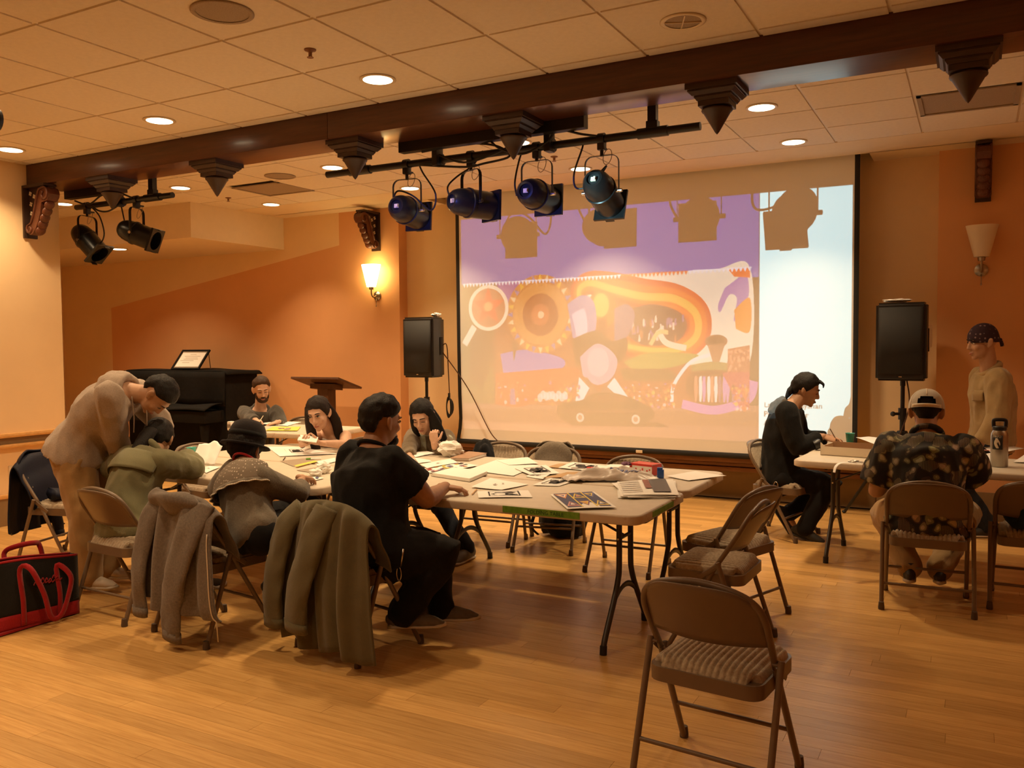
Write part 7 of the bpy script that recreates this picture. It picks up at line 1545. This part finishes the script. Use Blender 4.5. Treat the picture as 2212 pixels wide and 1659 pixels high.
for j in range(13):
    for i in range(nu):
        a = abs(((i+.5)/nu)*360-180); vv = (j+.5)/13
        if a < 33 and 0.66 < vv < 0.90 and (a/33)**2+((0.90-vv)/0.24)**2 < 1: continue        # opening above the strap
        b.F.append((j*nu+i, j*nu+(i+1) % nu, (j+1)*nu+(i+1) % nu, (j+1)*nu+i))
cp = b.build('cap', 'capmesh', f.root, True)
for k in range(6):
    b = MB(); P = [capf(k/6, v)+((capf(k/6, v)-(MI @ Vector((0, -.01, hz)))).normalized()*.001) for v in np.linspace(0, 1 if k != 3 else .64, 12)]; b.loft(P, (.003, .0012), 6); b.build('cap_seam', 'plate', cp, True)
b = MB(); b.ell(tuple(MI @ Vector((0, -.01, 0.120+hz))), (.009, .009, .005), None, 10, 6); b.build('cap_button', 'plate', cp, True)
b = MB(); b.loft([capf(u, .965) for u in np.linspace(.36, .64, 14)], (.009, .002), 6, ref=(0, 0, 1)); b.build('cap_strap', 'plate', cp, True)
b = MB(); b.sheet(lambda u, v: MI @ Vector((.085*(2*u-1)*(1-.25*v*v), .10+.085*v*math.sqrt(max(0, 1-(2*u-1)**2))-.045*(2*u-1)**2, hz+.004-.02*v)), 15, 7, .004); b.build('cap_bill', 'capmesh', cp, True)

# ---------------------------------------------------------------- standing man in the bandana
f = Figure('bandana', 'standing man in a tan jacket with a dark purple bandana on his head', 'skin_b', 1.08, seated=False, spine_bulge=0.02, elbow=(Vector((.6, .3, -.2)), Vector((.7, -.3, -.2))), head=1.10, arm=(0.30, 0.26))
f.body(hdir=((-.4, 0, -.9), (-.4, .1, -.9)), palm=((0, -1, 0), (0, 1, 0))); f.eyes(False)
f.top('canvas_jacket', 'tanjkt', 0.038, -.10, 0.97, 0.98, 0.012, seed=22, sl_ex=0.034); f.collar_ring('jacket_collar', 'tanjkt', 0.026, 0.55, 0.082, t=.97, squash=1.2); f.trousers('jean', 0.02); f.shoes('shoe_dark')
b = MB(); q = f.tp(.72, math.radians(215), .052); b.sheet(lambda u, v: f.L(f.tp(.78-.16*v, math.radians(222+28*u), .052+.004*math.sin(PI*v))), 8, 8, .006); b.build('chest_pocket', 'tanjkt', f.root, True)
b = MB(); b.sheet(lambda u, v: f.L(f.tp(.02-.14*v, math.radians(180+360*u), .030)), 40, 3, .006); b.build('belt', 'ink', f.root, True)
MI = Matrix.Translation(-f.root.location) @ f.HM; b = MB()
def ban(u, v):
    th = 2*PI*u; ph = 0.02+v*(PI/2+0.22); y = math.cos(th); k = 0.0016*math.sin(9*th+6*v)
    return MI @ Vector(((.085+k)*math.sin(ph)*math.sin(th), (.106+k)*math.sin(ph)*y-.012, .103*math.cos(ph)+.030-.012*(v**3)*(1-y)))
b.sheet(lambda u, v: ban(1-u, v), 49, 14, .004); bd = b.build('bandana', 'bandana', f.root, True)
b = MB(); b.ell(tuple(MI @ Vector((0, -.125, -.005))), (.018, .018, .014), None, 10, 8); b.loft([MI @ Vector((0, -.125, -.005)), MI @ Vector((.03, -.15, -.03)), MI @ Vector((.035, -.155, -.06))], (.014, .003), 6); b.build('bandana_knot', 'bandana', bd, True)
# ================================================================ THINGS HELD IN HANDS
hp = (f_phone.wr+f_phone.wl)*0.5+Vector((0.02, -0.06, 0.045)); t = empty('phone', hp, 0.55, 'pale phone held in both hands by the girl in the tank top', 'phone'); t.rotation_euler = (0.5, 0.15, 0.55)
b = MB(); b.box((0, 0, 0), (.145, .072, .009), bev=.004); b.build('phone_case', 'paper', t, True, angle=40); b = MB(); b.box((0, 0, -.0048), (.125, .064, .0008)); b.build('phone_screen', 'lens', t); b = MB(); b.cyl((.055, .022, .0040), (.055, .022, .0052), .006, 12); b.build('rear_camera', 'ink', t)
def pen_in_hand(w_, tip, name, label, m):
    a, c = Vector(w_), Vector(tip); d = (a-c).normalized(); t = empty(name, c, 0, label, 'pencil'); b = MB(); b.cyl(d*.012, d*.165, .0038, 8); b.build('shaft', m, t, True, angle=40); b = MB(); b.cyl((0, 0, 0), d*.012, .0008, 8, .0038); b.build('tip', 'ink', t)
q = f_beard.wr; pen_in_hand(q+Vector((.10, .06, .10)), (q.x+.14, q.y-.13, .752), 'pencil', 'pencil in the hand of the bearded man', 'plate')
q = f_hoodie.wr; pen_in_hand(q+Vector((.02, .06, .10)), (q.x+.13, q.y+.0, .752), 'pencil', 'pencil in the hand of the black-hooded man', 'steel')
